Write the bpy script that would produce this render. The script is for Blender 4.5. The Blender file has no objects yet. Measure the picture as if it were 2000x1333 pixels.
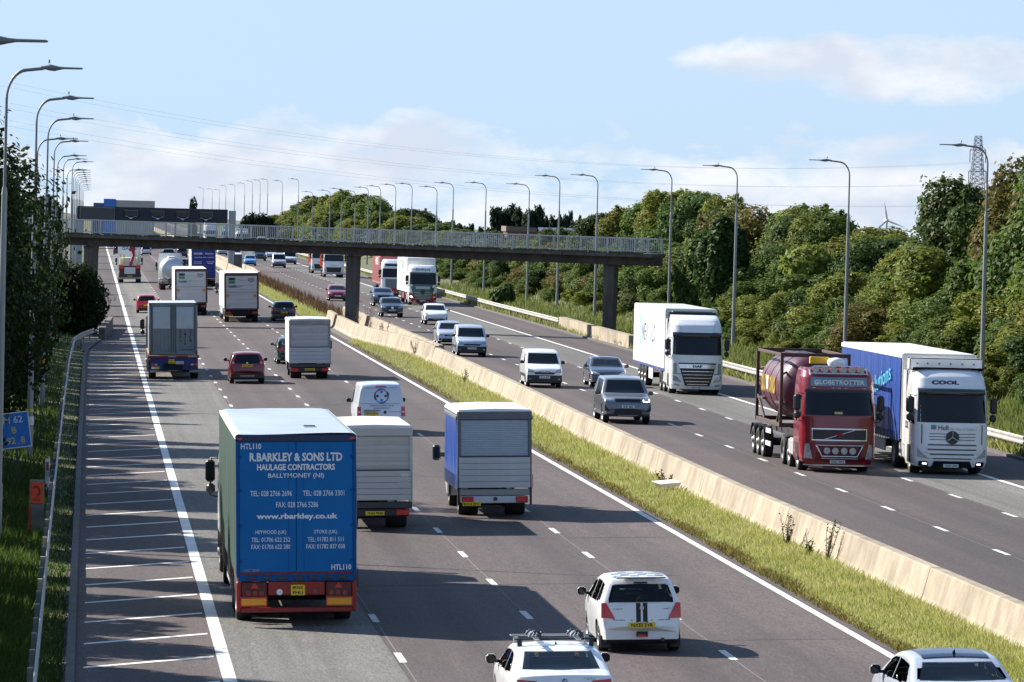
import bpy, math, random
import numpy as np
from mathutils import Vector, Matrix

# ------------------------------------------------------------------ scene, camera, sky, sun, exposure
scene = bpy.context.scene
COL = scene.collection
CAM_H, CAM_YAW, CAM_PITCH, CAM_ROLL = 8.595, 0.087504, 0.02703, 0.025138
cam_data = bpy.data.cameras.new('camera')
cam = bpy.data.objects.new('camera', cam_data)
COL.objects.link(cam)
_f = Vector((math.sin(CAM_YAW)*math.cos(CAM_PITCH), math.cos(CAM_YAW)*math.cos(CAM_PITCH), -math.sin(CAM_PITCH)))
_r = Vector((math.cos(CAM_YAW), -math.sin(CAM_YAW), 0))
_u = _r.cross(_f)
_x = _r*math.cos(CAM_ROLL) + _u*math.sin(CAM_ROLL)
_y = _u*math.cos(CAM_ROLL) - _r*math.sin(CAM_ROLL)
_m = Matrix((_x, _y, -_f)).transposed().to_4x4()
_m.translation = Vector((0, 0, CAM_H))
cam.matrix_world = _m
cam_data.sensor_width = 36
cam_data.lens = 9400/2000*36
cam_data.clip_start = 1
cam_data.clip_end = 30000
scene.camera = cam

SUN_VEC = Vector((-1.2, 0.95, 1.0)).normalized()          # towards the sun
SUN_EL = math.asin(SUN_VEC.z)
SUN_AZ = math.atan2(SUN_VEC.x, SUN_VEC.y)                  # clockwise from +Y
world = bpy.data.worlds.new('World')
scene.world = world
world.use_nodes = True
wn, wl = world.node_tree.nodes, world.node_tree.links
wn.clear()
def wnode(t, **kw):
    n = wn.new(t)
    for k, v in kw.items(): setattr(n, k, v)
    return n
sky = wnode('ShaderNodeTexSky', sky_type='NISHITA', sun_disc=False)
sky.sun_elevation = SUN_EL
sky.sun_rotation = SUN_AZ
sky.altitude = 0
sky.air_density = 1.0
sky.dust_density = 0.25
sky.ozone_density = 2.0
geo = wnode('ShaderNodeTexCoord')
sep = wnode('ShaderNodeSeparateXYZ')
wl.new(geo.outputs['Generated'], sep.inputs[0])
def wmath(op, a, b=None, c=None, clamp=False):
    n = wnode('ShaderNodeMath', operation=op, use_clamp=clamp)
    for i, x in enumerate((a, b, c)):
        if x is None: continue
        if isinstance(x, (int, float)): n.inputs[i].default_value = x
        else: wl.new(x, n.inputs[i])
    return n.outputs[0]
# the sky is looked up a little above the true direction, so the thin haze at the horizon stays as blue as in the photo
zz = wmath('ADD', wmath('MULTIPLY', wmath('MAXIMUM', sep.outputs['Z'], 0.0), 0.86), 0.14)
cmb = wnode('ShaderNodeCombineXYZ')
wl.new(sep.outputs['X'], cmb.inputs[0]); wl.new(sep.outputs['Y'], cmb.inputs[1]); wl.new(zz, cmb.inputs[2])
nrm = wnode('ShaderNodeVectorMath', operation='NORMALIZE')
wl.new(cmb.outputs[0], nrm.inputs[0])
wl.new(nrm.outputs[0], sky.inputs[0])
# clouds: soft banks low over the horizon, a few loose ones higher up
mp = wnode('ShaderNodeMapping')
mp.inputs['Scale'].default_value = (34, 34, 78)
mp.inputs['Location'].default_value = (3.2, 0.4, 7.7)
wl.new(geo.outputs['Generated'], mp.inputs[0])
nz = wnode('ShaderNodeTexNoise'); nz.inputs['Scale'].default_value = 1.0; nz.inputs['Detail'].default_value = 10; nz.inputs['Roughness'].default_value = 0.60
nz.inputs['Distortion'].default_value = 0.15
wl.new(mp.outputs[0], nz.inputs['Vector'])
el = sep.outputs['Z']
bank = wmath('SUBTRACT', 1.0, wmath('DIVIDE', wmath('SUBTRACT', el, 0.010), 0.013), clamp=True)      # dense near the horizon
cov = wmath('ADD', wmath('MULTIPLY', bank, 0.30), 0.365)
# one larger loose cloud to the upper right
cx = wmath('DIVIDE', wmath('SUBTRACT', sep.outputs['X'], 0.168), 0.060)
cz = wmath('DIVIDE', wmath('SUBTRACT', el, 0.0318), 0.0082)
blob = wmath('SUBTRACT', 1.0, wmath('ADD', wmath('MULTIPLY', cx, cx), wmath('MULTIPLY', cz, cz)), clamp=True)
cov = wmath('ADD', cov, wmath('MULTIPLY', blob, 0.34))
dens = wmath('MULTIPLY', wmath('ADD', wmath('SUBTRACT', nz.outputs[0], 1.0), cov), 5.0, clamp=True)
dens = wmath('POWER', dens, 0.85)
dens = wmath('MULTIPLY', dens, 0.88)
mp2 = wnode('ShaderNodeMapping'); mp2.inputs['Scale'].default_value = (34, 34, 78); mp2.inputs['Location'].default_value = (3.2, 0.4, 8.05)
wl.new(geo.outputs['Generated'], mp2.inputs[0])
nz2 = wnode('ShaderNodeTexNoise'); nz2.inputs['Scale'].default_value = 1.0; nz2.inputs['Detail'].default_value = 5
wl.new(mp2.outputs[0], nz2.inputs['Vector'])
shade = wnode('ShaderNodeMapRange'); shade.inputs[1].default_value = 0.42; shade.inputs[2].default_value = 0.60; shade.inputs[3].default_value = 1.0; shade.inputs[4].default_value = 0.0
wl.new(nz2.outputs[0], shade.inputs[0])
ccol = wnode('ShaderNodeMix', data_type='RGBA')
ccol.inputs[6].default_value = (3.25, 3.48, 3.98, 1)
ccol.inputs[7].default_value = (4.45, 4.5, 4.6, 1)
wl.new(shade.outputs[0], ccol.inputs[0])
haze = wmath('MULTIPLY', wmath('SUBTRACT', 1.0, wmath('DIVIDE', el, 0.45), clamp=True), 0.92)       # pale air low in the sky, all round
hz = wnode('ShaderNodeMix', data_type='RGBA'); hz.inputs[7].default_value = (2.50, 3.22, 4.05, 1)
wl.new(haze, hz.inputs[0]); wl.new(sky.outputs[0], hz.inputs[6])
mixc = wnode('ShaderNodeMix', data_type='RGBA')
wl.new(dens, mixc.inputs[0]); wl.new(hz.outputs[2], mixc.inputs[6]); wl.new(ccol.outputs[2], mixc.inputs[7])
bg = wnode('ShaderNodeBackground'); bg.inputs[1].default_value = 0.098
wl.new(mixc.outputs[2], bg.inputs[0])
wo = wnode('ShaderNodeOutputWorld')
wl.new(bg.outputs[0], wo.inputs[0])

sun_d = bpy.data.lights.new('sun', 'SUN')
sun_d.energy = 5.0
sun_d.angle = math.radians(0.5)
sun_d.color = (1.0, 0.945, 0.86)
sun = bpy.data.objects.new('sun', sun_d)
COL.objects.link(sun)
sun.location = (0, 0, 60)
sun.rotation_euler = SUN_VEC.to_track_quat('Z', 'Y').to_euler()
scene.view_settings.view_transform = 'Standard'
scene.view_settings.look = 'None'
scene.view_settings.exposure = 1.2
scene.view_settings.gamma = 1.0
scene.view_settings.use_curve_mapping = False

# ------------------------------------------------------------------ materials
MATS = {}
def mat(name, col, rough=0.5, metal=0.0, coat=0.0, var=0.0, vscale=3.0, col2=None, stretch=(1, 1, 1), spec=0.5, bump=0.0, bscale=40, emit=None, alpha=None):
    """plain painted / plastic / metal surface with a little noise in its colour"""
    if name in MATS: return MATS[name]
    m = bpy.data.materials.new(name); m.use_nodes = True
    n, l = m.node_tree.nodes, m.node_tree.links
    b = n['Principled BSDF']
    b.inputs['Base Color'].default_value = (*col, 1)
    b.inputs['Roughness'].default_value = rough
    b.inputs['Metallic'].default_value = metal
    b.inputs['Coat Weight'].default_value = coat
    b.inputs['Coat Roughness'].default_value = 0.06
    b.inputs['Specular IOR Level'].default_value = spec
    if emit:
        b.inputs['Emission Color'].default_value = (*emit[0], 1); b.inputs['Emission Strength'].default_value = emit[1]
    if var or col2:
        tc = n.new('ShaderNodeTexCoord'); mp = n.new('ShaderNodeMapping'); mp.inputs['Scale'].default_value = stretch
        nz = n.new('ShaderNodeTexNoise'); nz.inputs['Scale'].default_value = vscale; nz.inputs['Detail'].default_value = 6; nz.inputs['Roughness'].default_value = 0.62
        l.new(tc.outputs['Object'], mp.inputs[0]); l.new(mp.outputs[0], nz.inputs['Vector'])
        mr = n.new('ShaderNodeMapRange'); mr.inputs[1].default_value = 0.3; mr.inputs[2].default_value = 0.72
        l.new(nz.outputs[0], mr.inputs[0])
        mx = n.new('ShaderNodeMix'); mx.data_type = 'RGBA'
        c2 = col2 if col2 else tuple(c*(1-var) for c in col)
        mx.inputs[6].default_value = (*c2, 1); mx.inputs[7].default_value = (*col, 1)
        l.new(mr.outputs[0], mx.inputs[0]); l.new(mx.outputs[2], b.inputs['Base Color'])
    if bump:
        tc = n.new('ShaderNodeTexCoord'); nz = n.new('ShaderNodeTexNoise'); nz.inputs['Scale'].default_value = bscale; nz.inputs['Detail'].default_value = 4
        l.new(tc.outputs['Object'], nz.inputs['Vector'])
        bp = n.new('ShaderNodeBump'); bp.inputs['Strength'].default_value = bump; bp.inputs['Distance'].default_value = 0.05
        l.new(nz.outputs[0], bp.inputs['Height']); l.new(bp.outputs[0], b.inputs['Normal'])
    MATS[name] = m
    return m

def asphalt(name, ca, cb, track):
    """worn macadam: fine stone speckle, darker joints and wheel tracks that run along the road"""
    m = bpy.data.materials.new(name); m.use_nodes = True
    n, l = m.node_tree.nodes, m.node_tree.links
    b = n['Principled BSDF']; b.inputs['Roughness'].default_value = 0.82; b.inputs['Specular IOR Level'].default_value = 0.35
    tc = n.new('ShaderNodeTexCoord')
    def noise(scale, detail, st=(1, 1, 1), rough=0.6):
        mp = n.new('ShaderNodeMapping'); mp.inputs['Scale'].default_value = st
        nz = n.new('ShaderNodeTexNoise'); nz.inputs['Scale'].default_value = scale; nz.inputs['Detail'].default_value = detail; nz.inputs['Roughness'].default_value = rough
        l.new(tc.outputs['Object'], mp.inputs[0]); l.new(mp.outputs[0], nz.inputs['Vector']); return nz.outputs[0]
    def rng(x, a, c, lo, hi):
        mr = n.new('ShaderNodeMapRange'); mr.inputs[1].default_value = a; mr.inputs[2].default_value = c; mr.inputs[3].default_value = lo; mr.inputs[4].default_value = hi
        l.new(x, mr.inputs[0]); return mr.outputs[0]
    def mul(a, c):
        mm = n.new('ShaderNodeMath'); mm.operation = 'MULTIPLY'; l.new(a, mm.inputs[0]); l.new(c, mm.inputs[1]); return mm.outputs[0]
    speck = rng(noise(24, 2, (1, .14, 1), 0.8), 0.3, 0.7, 0.60, 1.42)
    fine = rng(noise(8, 2, (1, .12, 1), 0.8), 0.3, 0.7, 0.86, 1.14)
    tracks = rng(noise(track, 3, (1, 0.004, 1)), 0.36, 0.64, 0.70, 1.20)
    patch = rng(noise(0.05, 5, (2.2, .6, 1)), 0.3, 0.7, 0.74, 1.18)
    cracks = rng(noise(0.22, 4, (0.10, 1, 1), 0.7), 0.60, 0.66, 1.0, 0.90)
    f = mul(mul(mul(speck, fine), mul(tracks, patch)), cracks)
    mx = n.new('ShaderNodeMix'); mx.data_type = 'RGBA'
    mx.inputs[6].default_value = (*ca, 1); mx.inputs[7].default_value = (*cb, 1)
    l.new(noise(0.6, 5, (1, .2, 1)), mx.inputs[0])
    sc = n.new('ShaderNodeVectorMath'); sc.operation = 'SCALE'
    l.new(mx.outputs[2], sc.inputs[0]); l.new(f, sc.inputs['Scale'])
    l.new(sc.outputs[0], b.inputs['Base Color'])
    bp = n.new('ShaderNodeBump'); bp.inputs['Strength'].default_value = 0.3; bp.inputs['Distance'].default_value = 0.01
    l.new(noise(45, 2), bp.inputs['Height']); l.new(bp.outputs[0], b.inputs['Normal'])
    MATS[name] = m
    return m

def worn_paint(name, col, under, wear):
    m = bpy.data.materials.new(name); m.use_nodes = True
    n, l = m.node_tree.nodes, m.node_tree.links
    b = n['Principled BSDF']; b.inputs['Roughness'].default_value = 0.7
    tc = n.new('ShaderNodeTexCoord')
    nz = n.new('ShaderNodeTexNoise'); nz.inputs['Scale'].default_value = 7; nz.inputs['Detail'].default_value = 6; nz.inputs['Roughness'].default_value = 0.7
    l.new(tc.outputs['Object'], nz.inputs['Vector'])
    mr = n.new('ShaderNodeMapRange'); mr.inputs[1].default_value = wear; mr.inputs[2].default_value = wear+0.10
    l.new(nz.outputs[0], mr.inputs[0])
    nz2 = n.new('ShaderNodeTexNoise'); nz2.inputs['Scale'].default_value = 1.3; nz2.inputs['Detail'].default_value = 4
    l.new(tc.outputs['Object'], nz2.inputs['Vector'])
    mr2 = n.new('ShaderNodeMapRange'); mr2.inputs[1].default_value = .3; mr2.inputs[2].default_value = .7; mr2.inputs[3].default_value = .8; mr2.inputs[4].default_value = 1.05
    l.new(nz2.outputs[0], mr2.inputs[0])
    mx = n.new('ShaderNodeMix'); mx.data_type = 'RGBA'
    mx.inputs[6].default_value = (*under, 1); mx.inputs[7].default_value = (*col, 1)
    l.new(mr.outputs[0], mx.inputs[0])
    sc = n.new('ShaderNodeVectorMath'); sc.operation = 'SCALE'
    l.new(mx.outputs[2], sc.inputs[0]); l.new(mr2.outputs[0], sc.inputs['Scale'])
    l.new(sc.outputs[0], b.inputs['Base Color'])
    MATS[name] = m
    return m

def leafmat(name, ca, cb, cc, sheen=0.35):
    """foliage: colour differs from clump to clump, leaf to leaf and plant to plant; light shines through"""
    m = bpy.data.materials.new(name); m.use_nodes = True
    n, l = m.node_tree.nodes, m.node_tree.links
    out = n['Material Output']; b = n['Principled BSDF']
    b.inputs['Roughness'].default_value = 0.6; b.inputs['Specular IOR Level'].default_value = sheen*.4
    g = n.new('ShaderNodeNewGeometry'); oi = n.new('ShaderNodeObjectInfo'); tc = n.new('ShaderNodeTexCoord')
    nz = n.new('ShaderNodeTexNoise'); nz.inputs['Scale'].default_value = 0.55; nz.inputs['Detail'].default_value = 3
    l.new(tc.outputs['Object'], nz.inputs['Vector'])
    r1 = n.new('ShaderNodeMapRange'); r1.inputs[1].default_value = .35; r1.inputs[2].default_value = .65; l.new(nz.outputs[0], r1.inputs[0])
    m1 = n.new('ShaderNodeMix'); m1.data_type = 'RGBA'
    m1.inputs[6].default_value = (*ca, 1); m1.inputs[7].default_value = (*cb, 1); l.new(r1.outputs[0], m1.inputs[0])
    m2 = n.new('ShaderNodeMix'); m2.data_type = 'RGBA'
    r2 = n.new('ShaderNodeMapRange'); r2.inputs[1].default_value = 0.72; r2.inputs[2].default_value = 1.0; r2.inputs[3].default_value = 0; r2.inputs[4].default_value = 0.9
    l.new(g.outputs['Random Per Island'], r2.inputs[0]); l.new(r2.outputs[0], m2.inputs[0])
    l.new(m1.outputs[2], m2.inputs[6]); m2.inputs[7].default_value = (*cc, 1)
    hs = n.new('ShaderNodeHueSaturation')
    mrh = n.new('ShaderNodeMapRange'); mrh.inputs[3].default_value = 0.485; mrh.inputs[4].default_value = 0.515; l.new(oi.outputs['Random'], mrh.inputs[0]); l.new(mrh.outputs[0], hs.inputs['Hue'])
    mul = n.new('ShaderNodeMath'); mul.operation = 'MULTIPLY'; mul.inputs[1].default_value = 7.31; l.new(oi.outputs['Random'], mul.inputs[0])
    fr = n.new('ShaderNodeMath'); fr.operation = 'FRACT'; l.new(mul.outputs[0], fr.inputs[0])
    mrv = n.new('ShaderNodeMapRange'); mrv.inputs[3].default_value = 0.84; mrv.inputs[4].default_value = 1.2; l.new(fr.outputs[0], mrv.inputs[0]); l.new(mrv.outputs[0], hs.inputs['Value'])
    l.new(m2.outputs[2], hs.inputs['Color'])
    l.new(hs.outputs[0], b.inputs['Base Color'])
    tr = n.new('ShaderNodeBsdfTranslucent'); l.new(hs.outputs[0], tr.inputs[0])
    ms = n.new('ShaderNodeMixShader'); ms.inputs[0].default_value = 0.42
    l.new(b.outputs[0], ms.inputs[1]); l.new(tr.outputs[0], ms.inputs[2]); l.new(ms.outputs[0], out.inputs[0])
    MATS[name] = m
    return m

def concrete(name, ca, cb, dark=0.5, streak=True):
    m = bpy.data.materials.new(name); m.use_nodes = True
    n, l = m.node_tree.nodes, m.node_tree.links
    b = n['Principled BSDF']; b.inputs['Roughness'].default_value = 0.85; b.inputs['Specular IOR Level'].default_value = 0.3
    tc = n.new('ShaderNodeTexCoord')
    def noise(scale, detail, st):
        mp = n.new('ShaderNodeMapping'); mp.inputs['Scale'].default_value = st
        nz = n.new('ShaderNodeTexNoise'); nz.inputs['Scale'].default_value = scale; nz.inputs['Detail'].default_value = detail; nz.inputs['Roughness'].default_value = .65
        l.new(tc.outputs['Object'], mp.inputs[0]); l.new(mp.outputs[0], nz.inputs['Vector']); return nz.outputs[0]
    r = n.new('ShaderNodeMapRange'); r.inputs[1].default_value = .38; r.inputs[2].default_value = .62; l.new(noise(1.6, 6, (1, 1, 0.12)), r.inputs[0])
    mx = n.new('ShaderNodeMix'); mx.data_type = 'RGBA'; mx.inputs[6].default_value = (*ca, 1); mx.inputs[7].default_value = (*cb, 1); l.new(r.outputs[0], mx.inputs[0])
    r2 = n.new('ShaderNodeMapRange'); r2.inputs[1].default_value = .3; r2.inputs[2].default_value = .6; r2.inputs[3].default_value = dark; r2.inputs[4].default_value = 1.05; l.new(noise(.45, 7, (1, 1, 1)), r2.inputs[0])
    sc = n.new('ShaderNodeVectorMath'); sc.operation = 'SCALE'; l.new(mx.outputs[2], sc.inputs[0]); l.new(r2.outputs[0], sc.inputs['Scale'])
    l.new(sc.outputs[0], b.inputs['Base Color'])
    bp = n.new('ShaderNodeBump'); bp.inputs['Strength'].default_value = .35; bp.inputs['Distance'].default_value = .03
    l.new(noise(9, 5, (1, 1, 1)), bp.inputs['Height']); l.new(bp.outputs[0], b.inputs['Normal'])
    MATS[name] = m
    return m

# ------------------------------------------------------------------ mesh builder and object helpers
class MB:
    def __init__(s): s.v = []; s.f = []; s.sm = []; s.mi = []
    def add(s, vs, fs, smooth=False, mi=0):
        o = len(s.v)
        s.v.extend([tuple(p) for p in vs])
        for f in fs:
            s.f.append(tuple(i+o for i in f)); s.sm.append(smooth); s.mi.append(mi)
        return s
    def box(s, x0, x1, y0, y1, z0, z1, c=0.0, mi=0):
        if x0 > x1: x0, x1 = x1, x0
        if y0 > y1: y0, y1 = y1, y0
        if z0 > z1: z0, z1 = z1, z0
        if c <= 0:
            v = [(x, y, z) for z in (z0, z1) for y in (y0, y1) for x in (x0, x1)]
            return s.add(v, [(0, 2, 3, 1), (4, 5, 7, 6), (0, 1, 5, 4), (2, 6, 7, 3), (0, 4, 6, 2), (1, 3, 7, 5)], mi=mi)
        c = min(c, (x1-x0)*.49, (y1-y0)*.49, (z1-z0)*.49)
        v = []; idx = {}
        for ix, (x, dx) in enumerate(((x0, c), (x1, -c))):
            for iy, (y, dy) in enumerate(((y0, c), (y1, -c))):
                for iz, (z, dz) in enumerate(((z0, c), (z1, -c))):
                    idx[ix, iy, iz, 0] = len(v); v.append((x, y+dy, z+dz))
                    idx[ix, iy, iz, 1] = len(v); v.append((x+dx, y, z+dz))
                    idx[ix, iy, iz, 2] = len(v); v.append((x+dx, y+dy, z))
        I = lambda a, b, d, k: idx[a, b, d, k]
        f = []
        for a in (0, 1):
            q = [I(a, 0, 0, 0), I(a, 1, 0, 0), I(a, 1, 1, 0), I(a, 0, 1, 0)]; f.append(q if a else q[::-1])
            q = [I(0, a, 0, 1), I(0, a, 1, 1), I(1, a, 1, 1), I(1, a, 0, 1)]; f.append(q if a else q[::-1])
            q = [I(0, 0, a, 2), I(1, 0, a, 2), I(1, 1, a, 2), I(0, 1, a, 2)]; f.append(q if a else q[::-1])
        for a in (0, 1):
            for b in (0, 1):
                f.append([I(a, b, 0, 0), I(a, b, 1, 0), I(a, b, 1, 1), I(a, b, 0, 1)] if (a == b) else [I(a, b, 0, 1), I(a, b, 1, 1), I(a, b, 1, 0), I(a, b, 0, 0)])
                f.append([I(a, 0, b, 0), I(a, 1, b, 0), I(a, 1, b, 2), I(a, 0, b, 2)] if (a != b) else [I(a, 0, b, 2), I(a, 1, b, 2), I(a, 1, b, 0), I(a, 0, b, 0)])
                f.append([I(0, a, b, 1), I(1, a, b, 1), I(1, a, b, 2), I(0, a, b, 2)] if (a == b) else [I(0, a, b, 2), I(1, a, b, 2), I(1, a, b, 1), I(0, a, b, 1)])
        for a in (0, 1):
            for b in (0, 1):
                for d in (0, 1):
                    t = [I(a, b, d, 0), I(a, b, d, 1), I(a, b, d, 2)]; f.append(t if (a+b+d) % 2 else t[::-1])
        return s.add(v, f, mi=mi)
    def cyl(s, p0, p1, r0, r1=None, n=12, caps=True, smooth=True, mi=0):
        r1 = r0 if r1 is None else r1
        p0, p1 = Vector(p0), Vector(p1); d = (p1-p0).normalized()
        a = d.cross(Vector((0, 0, 1)) if abs(d.z) < .9 else Vector((1, 0, 0))).normalized(); b = d.cross(a)
        v = []
        for p, r in ((p0, r0), (p1, r1)):
            for i in range(n):
                t = 2*math.pi*i/n; v.append(p + a*(r*math.cos(t)) + b*(r*math.sin(t)))
        s.add(v, [(i, i+n, (i+1) % n+n, (i+1) % n) for i in range(n)], smooth, mi)
        if caps: s.add(v, [tuple(range(n)), tuple(range(2*n-1, n-1, -1))], False, mi)
        return s
    def tube(s, pts, r, n=8, mi=0, caps=True):
        pts = [Vector(p) for p in pts]; rs = r if isinstance(r, (list, tuple)) else [r]*len(pts)
        up = None; v = []
        for i, p in enumerate(pts):
            d = (pts[min(i+1, len(pts)-1)]-pts[max(i-1, 0)]).normalized()
            if up is None: up = d.cross(Vector((0, 0, 1)) if abs(d.z) < .9 else Vector((1, 0, 0))).normalized()
            up = (up - d*up.dot(d)).normalized(); b = d.cross(up)
            for k in range(n):
                t = 2*math.pi*k/n; v.append(p + up*(rs[i]*math.cos(t)) + b*(rs[i]*math.sin(t)))
        f = [(i*n+k, (i+1)*n+k, (i+1)*n+(k+1) % n, i*n+(k+1) % n) for i in range(len(pts)-1) for k in range(n)]
        s.add(v, f, True, mi)
        if caps: s.add(v, [tuple(range(n)), tuple(range(len(v)-1, len(v)-n-1, -1))], False, mi)
        return s
    def lathe(s, prof, c=(0, 0, 0), ax='x', n=20, mi=0, smooth=True):
        v = []
        for r, t in prof:
            for k in range(n):
                a = 2*math.pi*k/n; x, y = r*math.cos(a), r*math.sin(a)
                p = {'x': (t, x, y), 'y': (x, t, y), 'z': (x, y, t)}[ax]
                v.append((p[0]+c[0], p[1]+c[1], p[2]+c[2]))
        s.add(v, [(i*n+k, (i+1)*n+k, (i+1)*n+(k+1) % n, i*n+(k+1) % n) for i in range(len(prof)-1) for k in range(n)], smooth, mi)
        return s
    def prism(s, poly, ax, a0, a1, mi=0):
        """poly: 2-D outline; ax 'x': (y,z), 'y': (x,z), 'z': (x,y)"""
        n = len(poly)
        put = {'x': lambda p, t: (t, p[0], p[1]), 'y': lambda p, t: (p[0], t, p[1]), 'z': lambda p, t: (p[0], p[1], t)}[ax]
        v = [put(p, t) for t in (a0, a1) for p in poly]
        return s.add(v, [tuple(range(n)), tuple(range(2*n-1, n-1, -1))] + [(i, i+n, (i+1) % n+n, (i+1) % n) for i in range(n)], mi=mi)
    def grid(s, P, smooth=True, mi=0):
        nu, nv = len(P), len(P[0])
        return s.add([p for row in P for p in row], [(i*nv+j, (i+1)*nv+j, (i+1)*nv+j+1, i*nv+j+1) for i in range(nu-1) for j in range(nv-1)], smooth, mi)
    def mesh(s, name, mats):
        me = bpy.data.meshes.new(name)
        me.from_pydata(s.v, [], s.f)
        for m in (mats if isinstance(mats, (list, tuple)) else [mats]): me.materials.append(m)
        me.polygons.foreach_set('use_smooth', s.sm)
        if any(s.mi): me.polygons.foreach_set('material_index', s.mi)
        me.update()
        return me
    def obj(s, name, mats, parent=None, loc=(0, 0, 0)):
        return link(name, s.mesh(name, mats), parent, loc)

def link(name, me, parent=None, loc=(0, 0, 0), rot=(0, 0, 0)):
    o = bpy.data.objects.new(name, me); COL.objects.link(o)
    o.location = loc; o.rotation_euler = rot
    if parent: o.parent = parent
    return o
def tag(o, label=None, cat=None, group=None, kind=None):
    if label: o['label'] = label
    if cat: o['category'] = cat
    if group: o['group'] = group
    if kind: o['kind'] = kind
    return o
def thing(name, label, cat, loc=(0, 0, 0), rot=(0, 0, 0), group=None):
    o = link(name, None, None, loc, rot)
    o.empty_display_size = .2
    return tag(o, label, cat, group)
def structure(name, mb, m, loc=(0, 0, 0)):
    return tag(mb.obj(name, m, None, loc), kind='structure')
def stuff(name, mb, m):
    return tag(mb.obj(name, m), kind='stuff')
def raw_mesh(name, V, F, m, smooth=False):
    """numpy vertices (n,3) and quads/tris (k,3|4) to a mesh, quickly"""
    me = bpy.data.meshes.new(name)
    k = F.shape[1]
    me.vertices.add(len(V)); me.vertices.foreach_set('co', V.astype(np.float32).ravel())
    me.loops.add(F.size); me.loops.foreach_set('vertex_index', F.astype(np.int32).ravel())
    me.polygons.add(len(F)); me.polygons.foreach_set('loop_start', np.arange(0, F.size, k, dtype=np.int32))
    me.polygons.foreach_set('use_smooth', np.full(len(F), smooth))
    me.materials.append(m); me.update(calc_edges=True)
    return me
_glyph_cache = {}
def text(s, w, h, m, parent, loc, rot=(math.pi/2, 0, 0), name='lettering', bold=0.0, depth=0.004, stretch=True):
    """flat lettering fitted into w x h metres, centred on loc; rot turns the text plane"""
    key = (s, bold)
    if key not in _glyph_cache:
        cu = bpy.data.curves.new('lettering', 'FONT'); cu.body = s; cu.size = 1; cu.resolution_u = 2; cu.offset = bold; cu.fill_mode = 'FRONT'
        ob = bpy.data.objects.new('lettering', cu)
        me = bpy.data.meshes.new_from_object(ob)
        bpy.data.objects.remove(ob)
        _glyph_cache[key] = me
    me = _glyph_cache[key].copy(); me.name = 'lettering'
    n = len(me.vertices)
    co = np.empty(n*3, np.float32); me.vertices.foreach_get('co', co); co = co.reshape(-1, 3)
    lo, hi = co.min(0), co.max(0); sz = np.maximum(hi-lo, 1e-6)
    sx = w/sz[0]; sy = h/sz[1]
    co = (co-(lo+hi)/2)*np.array([sx, sy, 1], np.float32); co[:, 2] = depth
    me.vertices.foreach_set('co', co.ravel()); me.materials.clear(); me.materials.append(m); me.update()
    return link(name, me, parent, loc, rot)
REAR = (math.pi/2, 0, 0)            # read from behind the vehicle (faces -y)
FRONT = (math.pi/2, 0, math.pi)     # faces +y
LEFT = (math.pi/2, 0, -math.pi/2)   # faces -x
RIGHT = (math.pi/2, 0, math.pi/2)   # faces +x

CROSSFALL, XR = 0.02807, 15.891
def gz(X, left=True):
    return CROSSFALL*(max(X, -0.3)-XR) if (left and X < XR) else 0.0

# ------------------------------------------------------------------ ground, carriageways, markings
rng = np.random.default_rng(7)
random.seed(11)
asphalt('macadam', (0.057, 0.0425, 0.040), (0.075, 0.0560, 0.0515), 0.55)
asphalt('macadam_lane', (0.100, 0.094, 0.083), (0.122, 0.115, 0.102), 0.9)
worn_paint('road_paint', (0.62, 0.61, 0.57), (0.12, 0.105, 0.10), 0.36)
worn_paint('edge_paint', (0.66, 0.64, 0.59), (0.16, 0.145, 0.135), 0.30)
mat('soil', (0.0840, 0.0840, 0.0270), .95, col2=(0.0540, 0.0600, 0.0180), vscale=.6)
mat('kerb_concrete', (0.1125, 0.1013, 0.0938), .9, col2=(0.0638, 0.0585, 0.0540), vscale=2)
leafmat('grass_meadow', (0.310, 0.325, 0.068), (0.42, 0.405, 0.145), (0.54, 0.48, 0.27), .2)
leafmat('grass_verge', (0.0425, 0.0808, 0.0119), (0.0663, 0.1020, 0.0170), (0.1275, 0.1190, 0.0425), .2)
leafmat('grass_bank', (0.1054, 0.1488, 0.0248), (0.1550, 0.1736, 0.0465), (0.2480, 0.2108, 0.0992), .2)
leafmat('weeds_dead', (0.0825, 0.0450, 0.0285), (0.1200, 0.0675, 0.0413), (0.1650, 0.1050, 0.0600), .2)

def sheet(name, xs, ys, zf, m, parent=None):
    P = [[(x, y, zf(x, y)) for x in xs] for y in ys]
    mb = MB(); mb.grid([[P[j][i] for j in range(len(ys))] for i in range(len(xs))][::-1], False)
    return structure(name, mb, m)
YS = [20, 60, 90, 120, 160, 200, 250, 300, 360, 430, 520, 640, 800, 1000, 1300, 1700, 2400]
def bank(y):            # height of the top of the right bank
    return float(np.interp(y, [100, 200, 250, 285, 320, 400, 480, 560, 700, 900, 1050, 1300], [6.2, 5.6, 4.8, 3.4, 4.2, 5.0, 4.2, 2.4, 2.6, 5.2, 5.0, 1.5]))
def ground_z(x, y):
    if x < -0.3: return float(np.interp(x, [-60, -20, -10, -4, -1.5, -0.3], [3.5, 3.0, 1.7, -0.15, -0.42, -0.50]))
    if x < XR: return gz(x)
    if x < 33.9: return 0.0
    return float(np.interp(x, [33.9, 34.3, 36.5, 40, 50, 58, 75], [0.05, 0.10, 0.18, 0.55, bank(y), bank(y)+.3, 0.0]))
gm = MB()
gm.grid([[(x, y, -30) for y in (-300, 400, 1500, 4000, 9500)] for x in (6000, 900, 200, -200, -900, -6000)], False)
structure('ground', gm, MATS['soil'])
tm = MB()                                                       # the motorway runs on high ground that falls away to both sides and behind
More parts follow.
